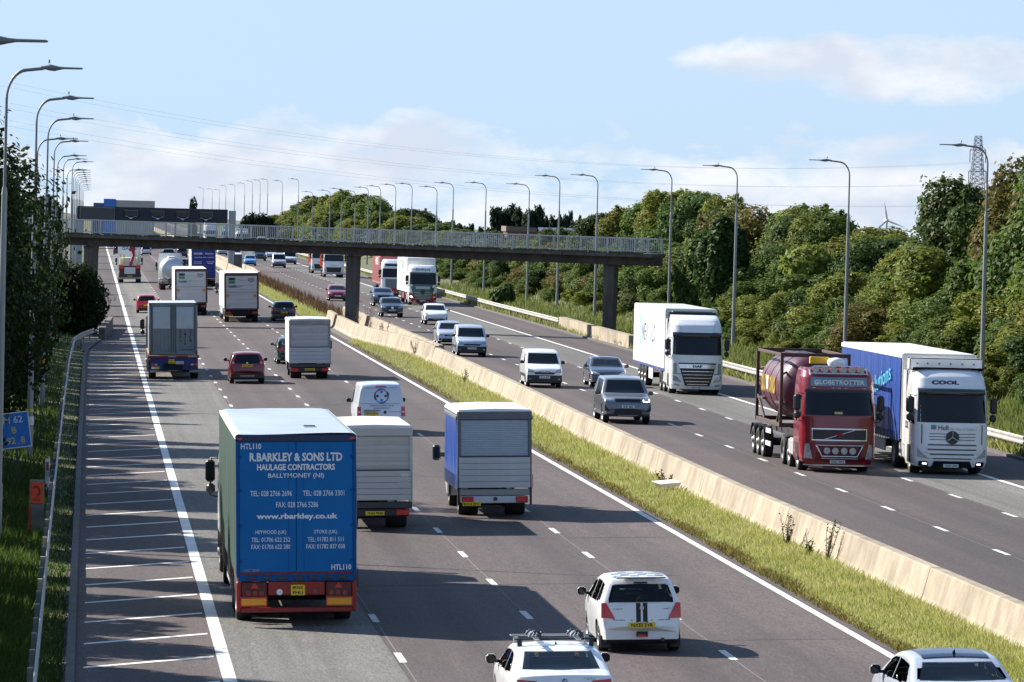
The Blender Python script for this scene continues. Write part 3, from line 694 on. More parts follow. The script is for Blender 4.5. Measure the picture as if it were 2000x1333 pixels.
def crown_mesh(name, m, n, leaf, rx, rz, seed, nl=9, spiky=0.0, low=.1, lobe=1.0):
    """leaf sprays spread through uneven lobes; rx radius, rz height; base at z = 0"""
    r = np.random.default_rng(seed)
    lobes = []
    for k in range(nl):
        a = r.uniform(0, 2*np.pi); d = rx*(.62 if lobe == 1 else .78)*np.sqrt(r.uniform(0, 1)); h = rz*r.uniform(low+.12, .80 if lobe == 1 else .86)
        sz = lobe*r.uniform(.26, .54)*(1.15-.45*h/rz)
        lobes.append((d*np.cos(a)*(1.1-.5*h/rz), d*np.sin(a)*(1.1-.5*h/rz), h, rx*sz, rz*sz*.62))
    L = np.array(lobes); w = L[:, 3]**2; w /= w.sum()
    k = r.choice(nl, n, p=w)
    v = r.normal(size=(n, 3)); v /= np.linalg.norm(v, axis=1)[:, None]
    rad = 1-np.abs(r.normal(0, .11, n)); rad *= 1+.22*np.sin(v[:, 0]*7+k)*np.sin(v[:, 1]*6+2*k)*np.sin(v[:, 2]*7)
    if spiky: rad *= np.minimum(1+spiky*r.exponential(.12, n), 1.28)
    c = L[k][:, :3]+v*rad[:, None]*L[k][:, [3, 3, 4]]
    c[:, 2] = np.maximum(c[:, 2], .02+r.uniform(0, .3, n))
    if lobe != 1:                                        # ragged shoots standing out of the crown
        ns = n//9; st = r.integers(0, 34, ns); base = r.integers(0, nl, 34); tv = r.normal(size=(34, 3)); tv[:, 2] = np.abs(tv[:, 2])+.55; tv /= np.linalg.norm(tv, axis=1)[:, None]
        u = r.uniform(.72, 1, ns)+r.uniform(0, 1, ns)*r.uniform(.12, .48, 34)[st]
        c[:ns] = L[base[st]][:, :3]+tv[st]*u[:, None]*L[base[st]][:, [3, 3, 4]]+r.normal(0, .07, (ns, 3))
    nrm = v*1.2+r.normal(0, .6, (n, 3))+np.array([0, 0, .35]); nrm /= np.linalg.norm(nrm, axis=1)[:, None]
    t = np.cross(nrm, r.normal(size=(n, 3))); t /= np.linalg.norm(t, axis=1)[:, None]; b = np.cross(nrm, t)
    s = leaf*r.uniform(.55, 1.35, n)[:, None]
    V = np.empty((n, 4, 3)); V[:, 0] = c-t*s; V[:, 1] = c-b*s*.55; V[:, 2] = c+t*s; V[:, 3] = c+b*s*.55
    return raw_mesh(name, V.reshape(-1, 3), np.arange(n*4).reshape(n, 4), m)
def trunk_mesh(h, r0, seed, limbs=5):
    r = random.Random(seed); mb = MB()
    mb.tube([(0, 0, -.4), (r.uniform(-.1, .1), r.uniform(-.1, .1), h*.4), (r.uniform(-.25, .25), r.uniform(-.25, .25), h*.8)], [r0*1.2, r0*.8, r0*.3], 7)
    for k in range(limbs):
        a = r.uniform(0, 6.28); z = h*r.uniform(.25, .6); L = h*r.uniform(.25, .42)
        mb.tube([(0, 0, z), (math.cos(a)*L*.5, math.sin(a)*L*.5, z+L*.45), (math.cos(a)*L, math.sin(a)*L, z+L*.8)], [r0*.45, r0*.28, r0*.08], 5)
    return mb.mesh('trunk', MATS['bark'])
SH = []
for k, (mn, n) in enumerate((('leaf_mid', 21000), ('leaf_dark', 21000), ('leaf_yellow', 21000), ('leaf_mid', 21000), ('leaf_brown', 20000), ('leaf_yellow', 21000), ('leaf_mid', 21000), ('leaf_mid', 21000))):
    SH.append((crown_mesh('crown', MATS[mn], n, .112, 3.0, 5.0, 100+k, 17+k % 5, 1.0, .03, .74), trunk_mesh(4.0, .12, 50+k, 6), mn))
def plant(name, label, cat, x, y, z, k, rx, rz, group=None, rot=None):
    t = thing(name, label, cat, (x, y, z), (0, 0, random.uniform(0, 6.28) if rot is None else rot), group)
    for nm, me in (('crown', SH[k][0]), ('trunk', SH[k][1])):
        o = link(nm, me, t); o.scale = (rx/3.0, rx/3.0, rz/5.0)
    return t
SKY = ([150, 200, 247, 254, 261, 268, 277, 284, 297, 307, 316, 326, 341, 357, 369, 379, 389, 403, 414, 426, 452, 470, 511, 574, 628, 673, 761, 845, 929, 1030, 1101, 1183, 1315],
       [11.8, 12.0, 11.2, 10.2, 10.0, 9.4, 7.9, 7.4, 7.5, 8.2, 8.9, 9.2, 9.4, 9.3, 9.6, 10., 10.4, 10.5, 10.3, 9.8, 8.6, 7.2, 5.6, 5.4, 5.8, 6.4, 7.6, 10.4, 11.6, 10.6, 8.3, 6.3, 4.2])
gsh = 'shrubs and trees in the thicket on the right bank'
HUE = {'leaf_mid': 'mid green', 'leaf_dark': 'dark green', 'leaf_yellow': 'yellow green', 'leaf_brown': 'browning'}
def bank_shrub(x, y, top, k, rx, where):
    zb = ground_z(x, y); h = max(1.0, top-zb)
    st = ('right of the white cab', 'behind the tanker', 'above the white box lorry', 'by the right pier', 'behind the bridge')[min(4, int(np.searchsorted([195, 265, 325, 380], y)))] if y < 560 else 'far beyond the bridge'
    plant('shrub', '%s shrub %s, %s' % (HUE[SH[k][2]], where, st), 'shrub', x, y, zb-.15, k, rx, h/.93, gsh)
R = random.Random(5)
y = 168
while y < 560:
    top = float(np.interp(y, *SKY))
    near = y < 300
    s = 5.2 if near else 7.0
    bank_shrub(R.uniform(48, 51), y+R.uniform(-1, 1), top*R.uniform(.94, 1.02), R.randrange(8), R.uniform(3.2, 4.4), 'on the skyline of the right bank')
    bank_shrub(R.uniform(44.6, 47), y+R.uniform(-2, 2), min(top, ground_z(46, y)+R.uniform(3.0, 4.6))*R.uniform(.84, .95), R.randrange(8), R.uniform(2.9, 3.9), 'halfway up the right bank')
    bank_shrub(R.uniform(42.0, 44), y+R.uniform(-2, 2), ground_z(43, y)+R.uniform(1.6, 2.8), R.randrange(8), R.uniform(2.2, 3.1), 'low on the right bank')
    if R.random() < .95: bank_shrub(R.uniform(40.2, 42), y+R.uniform(-2, 2), ground_z(41, y)+R.uniform(.8, 1.6), R.choice((0, 2, 3, 5, 2)), R.uniform(1.2, 2.0), 'at the foot of the right bank')
    y += s*R.uniform(.8, 1.2)
y = 560
while y < 1320:
    top = float(np.interp(y, *SKY))
    bank_shrub(R.uniform(47, 52), y, top*R.uniform(.93, 1.03), R.choice((0, 1, 2, 3, 5, 7, 2)), R.uniform(5.0, 7.0), 'on the skyline')
    bank_shrub(R.uniform(42.5, 45), y+4, max(ground_z(44, y)+1.2, top*R.uniform(.6, .8)), R.choice((0, 2, 3, 5, 7)), R.uniform(4.5, 6.0), 'in the lower row')
    y += 22*R.uniform(.8, 1.2)
# a few that stand out
def tree(label, m, x, y, z, rx, rz, n, leaf, seed, nl=12, spiky=.7, low=.25, cat='tree', name='broadleaf_tree', group=None, tr=.2):
    t = thing(name, label, cat, (x, y, z), group=group)
    link('crown', crown_mesh('crown', MATS[m], n, leaf, rx, rz, seed, nl, spiky, low), t)
    link('trunk', trunk_mesh(rz*.8, tr, seed, 7), t)
    return t
tree('large bright green tree at the right edge, taller than the others', 'leaf_mid', 48.6, 237, 3.6, 4.6, 8.3, 26000, .17, 900, 14, low=.0)
tree('dark brownish tree poking up beside the lamp in front of the pylon', 'leaf_dark', 48.2, 261, 4.0, 3.4, 6.8, 21000, .19, 901, 11)
tree('dark round bush low on the bank behind the tanker lorry', 'leaf_dark', 42.4, 256, .9, 1.4, 2.6, 5000, .15, 902, 7, .8, .02, 'bush', 'bush')
tree('dark leafy bush low on the bank left of the tanker lorry', 'leaf_dark', 42.9, 281, 1.0, 1.6, 3.0, 5000, .16, 903, 7, .8, .02, 'bush', 'bush')
tree('dark rounded bush beside the lamp behind the blue curtain trailer', 'leaf_dark', 44.0, 228, 1.4, 1.9, 3.2, 6500, .15, 904, 8, .8, .02, 'bush', 'bush')
tree('bright yellow green bush high on the bank above the tanker lorry', 'leaf_yellow', 45.2, 298, 2.4, 3.6, 4.2, 9000, .2, 905, 9, .8, .02, 'bush', 'bush')
tree('dark bush overhanging the steel rail beyond the parapet wall', 'leaf_dark', 36.3, 424, .1, 1.6, 2.2, 3500, .2, 906, 6, .8, .02, 'bush', 'bush')
tree('leafy tree swallowing the right-hand end of the footbridge', 'leaf_mid', 41.3, 326.5, .5, 2.3, 7.6, 12000, .19, 920, 10, .6, .05)
tree('darker green tree in front of the right-hand end of the footbridge', 'leaf_dark', 42.0, 318.5, .7, 2.3, 8.0, 12000, .19, 921, 10, .6, .05)
# left side: a tall tree over the lamps, a dark mass by the pier, and the row behind them that shades the verge
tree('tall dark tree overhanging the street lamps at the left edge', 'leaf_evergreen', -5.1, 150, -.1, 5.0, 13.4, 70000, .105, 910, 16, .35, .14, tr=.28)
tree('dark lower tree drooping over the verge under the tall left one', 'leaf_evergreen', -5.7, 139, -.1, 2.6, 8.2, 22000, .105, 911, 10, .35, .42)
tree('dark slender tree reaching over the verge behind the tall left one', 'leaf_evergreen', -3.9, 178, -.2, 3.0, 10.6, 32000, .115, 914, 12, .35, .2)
tree('dense dark evergreen bush in front of the left bridge pier', 'leaf_evergreen', -1.5, 324, -.5, 2.6, 5.6, 24000, .13, 912, 10, .6, .0, 'bush', 'bush')  # its dark leaf colour stands for backlit shade
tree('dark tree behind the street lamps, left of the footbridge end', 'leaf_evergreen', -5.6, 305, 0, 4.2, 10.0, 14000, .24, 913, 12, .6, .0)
gl2 = 'dark trees lining the left verge'
R2 = random.Random(3)
yy = 74
while yy < 340:
    x = R2.uniform(-9.0, -6.9); h = R2.uniform(8.2, 11.0)
    plant('verge_tree', 'dark leafy tree in the shady row above the left verge', 'tree', x, yy, ground_z(x, yy)-.2, (1, 6, 1, 0)[int(yy) % 4], R2.uniform(2.2, 3.0), h-ground_z(x, yy), gl2)
    yy += R2.uniform(4.2, 7.0)
for x, yy, h, rr in ((-9.2, 356, 10.2, 3.4), (-9.6, 384, 10.2, 3.6), (-9, 420, 10, 3.6), (-9, 470, 10, 3.8), (-9, 530, 10, 4)):
    plant('verge_tree', 'dark leafy tree in the shady row above the left verge', 'tree', x, yy, ground_z(x, yy)-.2, 1, rr, h-ground_z(x, yy), gl2)
# far woods, each crown on its own
FAR = crown_mesh('crown', MATS['leaf_far'], 2600, .62, 5.0, 9.5, 400, 9, .3, .1); FART = trunk_mesh(6, .3, 4, 5)
FARC = crown_mesh('crown', MATS['leaf_far'], 1800, .55, 2.8, 10, 401, 9, .3, .02)
def far_tree(label, x, y, z, s, h, me=FAR, group='dark trees on the skyline', name='skyline_tree'):
    t = thing(name, label, 'tree', (x, y, z), (0, 0, R.uniform(0, 6)), group)
    o = link('crown', me, t); o.scale = (s, s, h/9.5)
    o = link('trunk', FART, t); o.scale = (.8, .8, h/9.5)
for x in np.arange(84, 94, 1.7): far_tree('dark round tree in the skyline clump right of the middle lamps', x+R.uniform(-.5, .5), 1000+R.uniform(-8, 8), -1, .55, 11.6*R.uniform(.9, 1.02))
for x in np.arange(95, 112, 1.6): far_tree('dark slim tree in the skyline row above the long brick building', x+R.uniform(-.5, .5), 1010+R.uniform(-8, 8), -1, R.uniform(.28, .45), 10.2*R.uniform(.8, 1.02))
for x, h in ((61.2, 10.4), (63.4, 9.8), (65.6, 8.2), (72, 7.4), (75, 7.6), (78, 7.0), (81, 6.4), (70, 7.0), (68, 6.2)): far_tree('dark tree on the skyline behind the middle lamps', x, 1000+R.uniform(-6, 6), -1, .42, h)
for x in np.arange(33, 44, 1.8): far_tree('dark tree in the distant wood at the end of the gantry', x, 1020, -1, .5, R.uniform(7, 8.3))
far_tree('lone dark conifer standing above the gantry panel', 20.8, 1000, -1, .42, 10.6, FARC, None, 'conifer_tree')
for x, y in ((-7, 640), (-8, 700), (-7, 780), (-8, 860), (-9, 960)): far_tree('pale green tree beyond the footbridge on the left', x, y, 0, .55, 9.5, group='trees beyond the footbridge on the left')

# ------------------------------------------------------------------ weeds and litter on the reserve
def weed(label, x, y, h, m, seed, spread=.25, leafy=10):
    r = random.Random(seed); t = thing('weed', label, 'weed', (x, y, 0))
    st = MB(); lf = MB()
    for k in range(7):
        a = r.uniform(0, 6.28); hh = h*r.uniform(.6, 1); ex, ey = math.cos(a)*spread*r.uniform(.2, 1), math.sin(a)*spread*r.uniform(.2, 1)
        pts = [(ex*u, ey*u, hh*u) for u in (0, .5, 1)]; st.tube(pts, [.012, .009, .004], 4)
        for q in range(leafy*2):
            u = r.uniform(.25, 1.05); c = Vector((ex*u, ey*u, hh*u)); d = Vector((r.uniform(-1, 1), r.uniform(-1, 1), r.uniform(-.2, .8))).normalized()*r.uniform(.05, .12); s = d.cross(Vector((r.uniform(-1, 1), r.uniform(-1, 1), 1))).normalized()*.022
            lf.add([c, c+d*.5+s, c+d, c+d*.5-s], [(0, 1, 2, 3)])
    st.obj('stem', MATS['weeds_dead'], t); lf.obj('foliage', m, t)
weed('tall dry weed against the concrete barrier at the lower right', 18.18, 117.2, 1.15, MATS['leaf_dark'], 1, .42)
weed('smaller dry weed left of the tall one by the barrier', 18.0, 122.8, .95, MATS['leaf_dark'], 2, .28)
weed('thin sparse weed between the two taller ones by the barrier', 18.1, 119.4, .55, MATS['leaf_dark'], 3, .2)
weed('low dark weed by the barrier just behind the white litter', 18.15, 150.5, .55, MATS['weeds_dead'], 4, .4, 16)
weed('reddish weed in front of the barrier beside the silver van', 18.75, 277, 1.0, MATS['weeds_dead'], 5, .6, 12)
weed('green weed against the barrier left of the white car van', 18.4, 236, .8, MATS['leaf_mid'], 6, .3)
weed('brown weed growing at the foot of the middle bridge pier', 18.1, 330, 1.7, MATS['weeds_dead'], 7, .5, 14)
weed('tall brown weed just right of the middle bridge pier', 18.6, 321, 1.9, MATS['weeds_dead'], 8, .6, 16)
weed('brown weed between the two barriers near the middle pier', 18.8, 308, 1.4, MATS['weeds_dead'], 9, .5, 14)
weed('small green weed left of the middle pier between the barriers', 18.2, 345, 1.2, MATS['leaf_yellow'], 10, .4, 14)
t = thing('litter_tray', 'white plastic tray lying in the grass by the barrier', 'litter', (17.72, 146.4, .30), (.12, -.06, .5))
MB().prism([(-.33, 0), (.33, 0), (.38, .10), (-.38, .10)], 'y', -.22, .22).obj('tray', mat('litter_white', (.8, .79, .76), .5), t)
MB().box(-.40, .40, -.26, .26, .10, .12, .005).obj('rim', mat('litter_rim', (.75, .74, .7), .5), t)

# ------------------------------------------------------------------ far buildings, pylon, wires, turbine
t = thing('brick_building', 'long low brick building with a glazed roof, far off under dark trees', 'building', (78, 905, 0))
MB().box(0, 17.2, 0, 10, 0, 4.7).obj('wall', mat('far_brick', (.20, .105, .08), .9, var=.3, vscale=.8), t)
MB().prism([(-.3, 4.7), (5.6, 4.7), (5.6, 5.5), (-.3, 5.7)], 'y', -.3, 10.3).obj('roof', mat('far_roof', (.17, .13, .11), .8, var=.2), t)
gr_ = MB()
for k in range(8): gr_.add([(6.0+k*1.35, -.25, 4.3), (7.25+k*1.35, -.25, 4.3), (7.25+k*1.35, 2.4, 5.6), (6.0+k*1.35, 2.4, 5.6)], [(0, 1, 2, 3)])
gr_.obj('glazing', mat('far_glass', (.20, .25, .36), .25, var=.3), t)
for k in range(7):
    w = MB().box(.8+k*2.3, 2.0+k*2.3, -.06, .02, 2.2, 3.6).obj('window', mat('far_window', (.05, .06, .08), .2), t)
t = thing('brick_house', 'small brick house with chimneys among the skyline trees', 'house', (68.4, 990, 0))
MB().box(-1.6, 1.6, -3, 3, 0, 6.4).obj('wall', MATS['far_brick'], t)
rf = MB().prism([(-1.9, 6.4), (1.9, 6.4), (0, 7.6)], 'y', -3.2, 3.2).obj('roof', MATS['far_roof'], t)
MB().box(-.4, .1, -1, -.4, 7.0, 8.7).obj('chimney', MATS['far_brick'], rf)
t = thing('depot_building', 'blue and beige depot building showing over the gantry panel', 'building', (1.3, 900, 0))
MB().box(3.0, 10.2, 0, 12, 0, 8.75).obj('wall', mat('depot_beige', (.42, .39, .35), .8, var=.15), t)
MB().box(.7, 2.95, -.2, 12, 0, 8.95).obj('blue_bay', mat('depot_blue', (.04, .16, .5), .6), t)
MB().box(-1.2, .68, -.1, 10, 0, 8.15).obj('annexe', mat('depot_dark', (.05, .09, .2), .6), t)
steel = mat('pylon_steel', (.16, .19, .25), .6)
PX, PY = 222, 1200
t = thing('electricity_pylon', 'lattice steel electricity pylon above the trees behind the right lamp', 'pylon', (PX, PY, -1))
def lattice(z0, w0, z1, w1, n):
    mb = MB()
    for k in range(n):
        a, b = k/n, (k+1)/n; za, zb = z0+(z1-z0)*a, z0+(z1-z0)*b; wa, wb = w0+(w1-w0)*a, w0+(w1-w0)*b
        ca = [(-wa, -wa, za), (wa, -wa, za), (wa, wa, za), (-wa, wa, za)]; cb = [(-wb, -wb, zb), (wb, -wb, zb), (wb, wb, zb), (-wb, wb, zb)]
        for i in range(4):
            j = (i+1) % 4
            mb.cyl(ca[i], cb[i], .10, None, 4, False, False)
            mb.cyl(ca[i], cb[j], .055, None, 4, False, False); mb.cyl(ca[j], cb[i], .055, None, 4, False, False); mb.cyl(cb[i], cb[j], .05, None, 4, False, False)
    return mb
lattice(0, 2.6, 17, 1.75, 8).obj('leg_frame', steel, t)
lattice(17, 1.75, 31.4, .75, 12).obj('tower_frame', steel, t)
ARMS = ((27.9, 2.0, 3.2), (22.5, 2.2, 3.0), (17.0, 2.5, 3.0))
for z, w, dr in ARMS:
    a = MB(); a.cyl((-w, 0, z), (w, 0, z), .10, None, 4)
    for s in (-1, 1): a.cyl((s*w, 0, z), (s*.9, 0, z+1.2), .07, None, 4)
    ao = a.obj('cross_arm', steel, t)
    for s in (-1, 1): MB().cyl((s*w, 0, z), (s*w, 0, z-dr), .13, None, 6).obj('insulator', mat('insulator', (.25, .28, .33), .4), ao)
def wire(label, p0, p1, sag, r=.035):
    mb = MB(); p0, p1 = Vector(p0), Vector(p1)
    pts = [p0.lerp(p1, u/24)-Vector((0, 0, sag*4*(u/24)*(1-u/24))) for u in range(25)]
    mb.tube(pts, r*.45, 4)
    tag(mb.obj('power_cable', mat('cable', (.36, .40, .46), .5)), label, 'cable', 'overhead power cables')
for i, (z, w, dr) in enumerate(ARMS):
    nm = ('top', 'middle', 'lowest')[i]
    for s in (-1, 1):
        wire('thin %s overhead cable from the pylon across the sky to the left' % nm, (PX+s*w, PY, z-dr-1), (-22+s*w, 1160-30*i, (36.0, 30.5, 26.0)[i]+s*.25), 8.2-1.0*i, .038)
        wire('thin %s overhead cable from the pylon out to the right edge' % nm, (PX+s*w, PY, z-dr-1), (PX+120, PY-150+s*9, z-dr-9), 2)
t = thing('wind_turbine', 'white wind turbine showing its blades beyond the thicket', 'wind turbine', (332, 2000, -2))
MB().cyl((0, 0, -10), (0, 0, 9.9), .75, .5, 12).obj('tower', mat('turbine_white', (.52, .55, .60), .4), t)
nc = MB().box(-.8, .8, -1.2, 2.6, 9.8, 11.2, .3).obj('nacelle', MATS['turbine_white'], t)
MB().lathe([(.02, -2.0), (.45, -1.8), (.6, -1.3)], (0, 0, 10.5), 'y', 10).obj('hub', MATS['turbine_white'], nc)
for a in (100, 223, 340):
    a = math.radians(a); dx, dz = math.cos(a), math.sin(a); L = 7.8
    MB().add([(dx*.4-dz*.30, -1.6, 10.5+dz*.4+dx*.30), (dx*.4+dz*.30, -1.6, 10.5+dz*.4-dx*.30), (dx*L*.3+dz*.42, -1.6, 10.5+dz*L*.3-dx*.42), (dx*L+dz*.07, -1.65, 10.5+dz*L-dx*.07), (dx*L-dz*.07, -1.65, 10.5+dz*L+dx*.07), (dx*L*.3-dz*.3, -1.6, 10.5+dz*L*.3+dx*.3),
      (dx*.4-dz*.30, -1.42, 10.5+dz*.4+dx*.30), (dx*.4+dz*.30, -1.42, 10.5+dz*.4-dx*.30), (dx*L*.3+dz*.42, -1.45, 10.5+dz*L*.3-dx*.42), (dx*L+dz*.07, -1.6, 10.5+dz*L-dx*.07), (dx*L-dz*.07, -1.6, 10.5+dz*L+dx*.07), (dx*L*.3-dz*.3, -1.45, 10.5+dz*L*.3+dx*.3)],
      [(5, 4, 3, 2, 1, 0), (6, 7, 8, 9, 10, 11)]+[(i, (i+1) % 6, (i+1) % 6+6, i+6) for i in range(6)]).obj('blade', MATS['turbine_white'], t)

# ------------------------------------------------------------------ vehicle materials
def paint(name, col, rough=.32, coat=.6, metal=0.0, dirt=.10):
    """car paint; the inner side of the shell is dark trim"""
    if name in MATS: return MATS[name]
    m = mat(name, col, rough, metal, coat, var=dirt, vscale=2.2)
    n, l = m.node_tree.nodes, m.node_tree.links
    b = n['Principled BSDF']; out = n['Material Output']
    g = n.new('ShaderNodeNewGeometry'); d = n.new('ShaderNodeBsdfDiffuse'); d.inputs[0].default_value = (.02, .02, .02, 1)
    mx = n.new('ShaderNodeMixShader'); l.new(g.outputs['Backfacing'], mx.inputs[0]); l.new(b.outputs[0], mx.inputs[1]); l.new(d.outputs[0], mx.inputs[2]); l.new(mx.outputs[0], out.inputs[0])
    return m
def glassmat(name, tint, k=.8):
    m = bpy.data.materials.new(name); m.use_nodes = True
    n, l = m.node_tree.nodes, m.node_tree.links
    out = n['Material Output']; n.remove(n['Principled BSDF'])
    tr = n.new('ShaderNodeBsdfTransparent'); tr.inputs[0].default_value = (*tint, 1)
    gl = n.new('ShaderNodeBsdfGlossy'); gl.inputs[0].default_value = (k, k, k, 1); gl.inputs[1].default_value = .03
    fr = n.new('ShaderNodeFresnel'); fr.inputs[0].default_value = 1.5
    mx = n.new('ShaderNodeMixShader'); l.new(fr.outputs[0], mx.inputs[0]); l.new(tr.outputs[0], mx.inputs[1]); l.new(gl.outputs[0], mx.inputs[2]); l.new(mx.outputs[0], out.inputs[0])
    MATS[name] = m; return m
glassmat('window_glass', (.30, .37, .36)); glassmat('privacy_glass', (.10, .115, .12))
mat('glass_dark', (.007, .010, .013), .06, spec=.32)
mat('black_plastic', (.018, .018, .020), .5); mat('grille_black', (.008, .008, .009), .35); mat('tyre_rubber', (.020, .020, .021), .85, var=.3)
mat('alloy', (.42, .43, .44), .35, .6); mat('truck_rim', (.30, .29, .27), .55, .3, var=.4); mat('chrome', (.62, .63, .64), .18, .9)
mat('lamp_red', (.66, .018, .014), .22, coat=.5, var=.25, vscale=12); mat('lamp_dim_red', (.24, .012, .012), .25, coat=.5); mat('lamp_clear', (.55, .57, .58), .12, .3, coat=.8, var=.5, vscale=14); mat('lamp_amber', (.75, .24, .02), .3)
mat('drl', (.9, .9, .9), .2, emit=((1, 1, 1), 2.2)); mat('brake_lit', (.8, .03, .02), .3, emit=((1, .04, .02), .5))
mat('plate_yellow', (.78, .53, .02), .45); mat('plate_white', (.72, .73, .72), .45); mat('print_black', (.012, .012, .014), .6); mat('print_white', (.78, .78, .77), .6); mat('print_navy', (.02, .04, .16), .6); mat('print_grey', (.28, .30, .33), .6)
mat('seam', (.03, .03, .032), .6); mat('seat_cloth', (.018, .018, .020), .9); mat('underbody', (.010, .010, .011), .9)
P_WHITE = paint('paint_white', (.80, .80, .79)); 

_wheels = {}
def wheel_meshes(Rr, w, kind):
    k = (Rr, w, kind)
    if k in _wheels: return _wheels[k]
    h = w/2; ri = Rr*(.68 if kind == 'car' else .60)
    t = MB().lathe([(ri, -h), (Rr*.95, -h), (Rr, -h*.78), (Rr, h*.78), (Rr*.95, h), (ri, h), (ri*.97, 0)], ax='x', n=26).mesh('tyre', MATS['tyre_rubber'])
    r = MB()
    if kind == 'car':
        for s in (-1, 1):
            r.lathe([(ri*1.01, s*h*.98), (ri*.90, s*h*.90), (ri*.86, s*h*.45)], ax='x', n=26)
            r.lathe([(ri*.24, s*h*.72), (ri*.20, s*h*.86), (.005, s*h*.88)], ax='x', n=14)
            for q in range(5):
                a = q*2*math.pi/5+.3; ca, sa = math.cos(a), math.sin(a); wd = ri*.13; x = s*h*.80
                r.add([(x, ca*ri*.15-sa*wd, sa*ri*.15+ca*wd), (x, ca*ri*.15+sa*wd, sa*ri*.15-ca*wd), (x+s*.01, ca*ri*.93+sa*wd*.8, sa*ri*.93-ca*wd*.8), (x+s*.01, ca*ri*.93-sa*wd*.8, sa*ri*.93+ca*wd*.8)], [(0, 1, 2, 3)])
        rim = r.mesh('rim', MATS['alloy'])
    else:
        for s in (-1, 1):
            if kind == 'front': r.lathe([(ri*1.01, s*h), (ri*.86, s*h*.55), (ri*.62, s*h*.75), (ri*.36, s*h*.95), (ri*.30, s*h*1.25), (.005, s*h*1.28)], ax='x', n=22)
            else: r.lathe([(ri*1.01, s*h), (ri*.90, s*h*.8), (ri*.72, s*h*.45), (ri*.42, s*h*.45), (ri*.34, s*h*.85), (.005, s*h*.88)], ax='x', n=22)
            for q in range(10):
                a = q*math.pi/5; p = (s*h*.70, math.cos(a)*ri*.52, math.sin(a)*ri*.52); r.cyl(p, (p[0]+s*.03, p[1], p[2]), .022, None, 5)
        rim = r.mesh('rim', MATS['truck_rim'])
    _wheels[k] = (t, rim); return _wheels[k]
def wheel(par, x, y, Rr, w, kind='car'):
    t, r = wheel_meshes(Rr, w, kind)
    o = link('wheel', t, par, (x, y, Rr)); link('rim', r, o); return o
def plate(par, x, y, z, s, yellow, face=-1, w=.52, h=.111, tilt=0, name='number_plate'):
    o = MB().box(-w/2, w/2, -.008, .008, -h/2, h/2).obj(name, MATS['plate_yellow' if yellow else 'plate_white'], par, (x, y, z))
    o.rotation_euler = (tilt, 0, 0)
    rows = s.split('|')
    for i, q in enumerate(rows):
        hh = h*.62/len(rows)*(1 if len(rows) == 1 else .9)
        text(q, w*.84 if len(rows) == 1 else w*.72, hh, MATS['print_black'], o, (0, face*.009, (len(rows)-1)*h*.25-i*h*.5), REAR if face < 0 else FRONT, bold=.03, depth=.001)
    return o

def facing(rows, d):
    """turn a grid of points so that its faces look along d"""
    n = (Vector(rows[-1][0])-Vector(rows[0][0])).cross(Vector(rows[0][-1])-Vector(rows[0][0]))
    return rows if n.dot(Vector(d)) > 0 else rows[::-1]
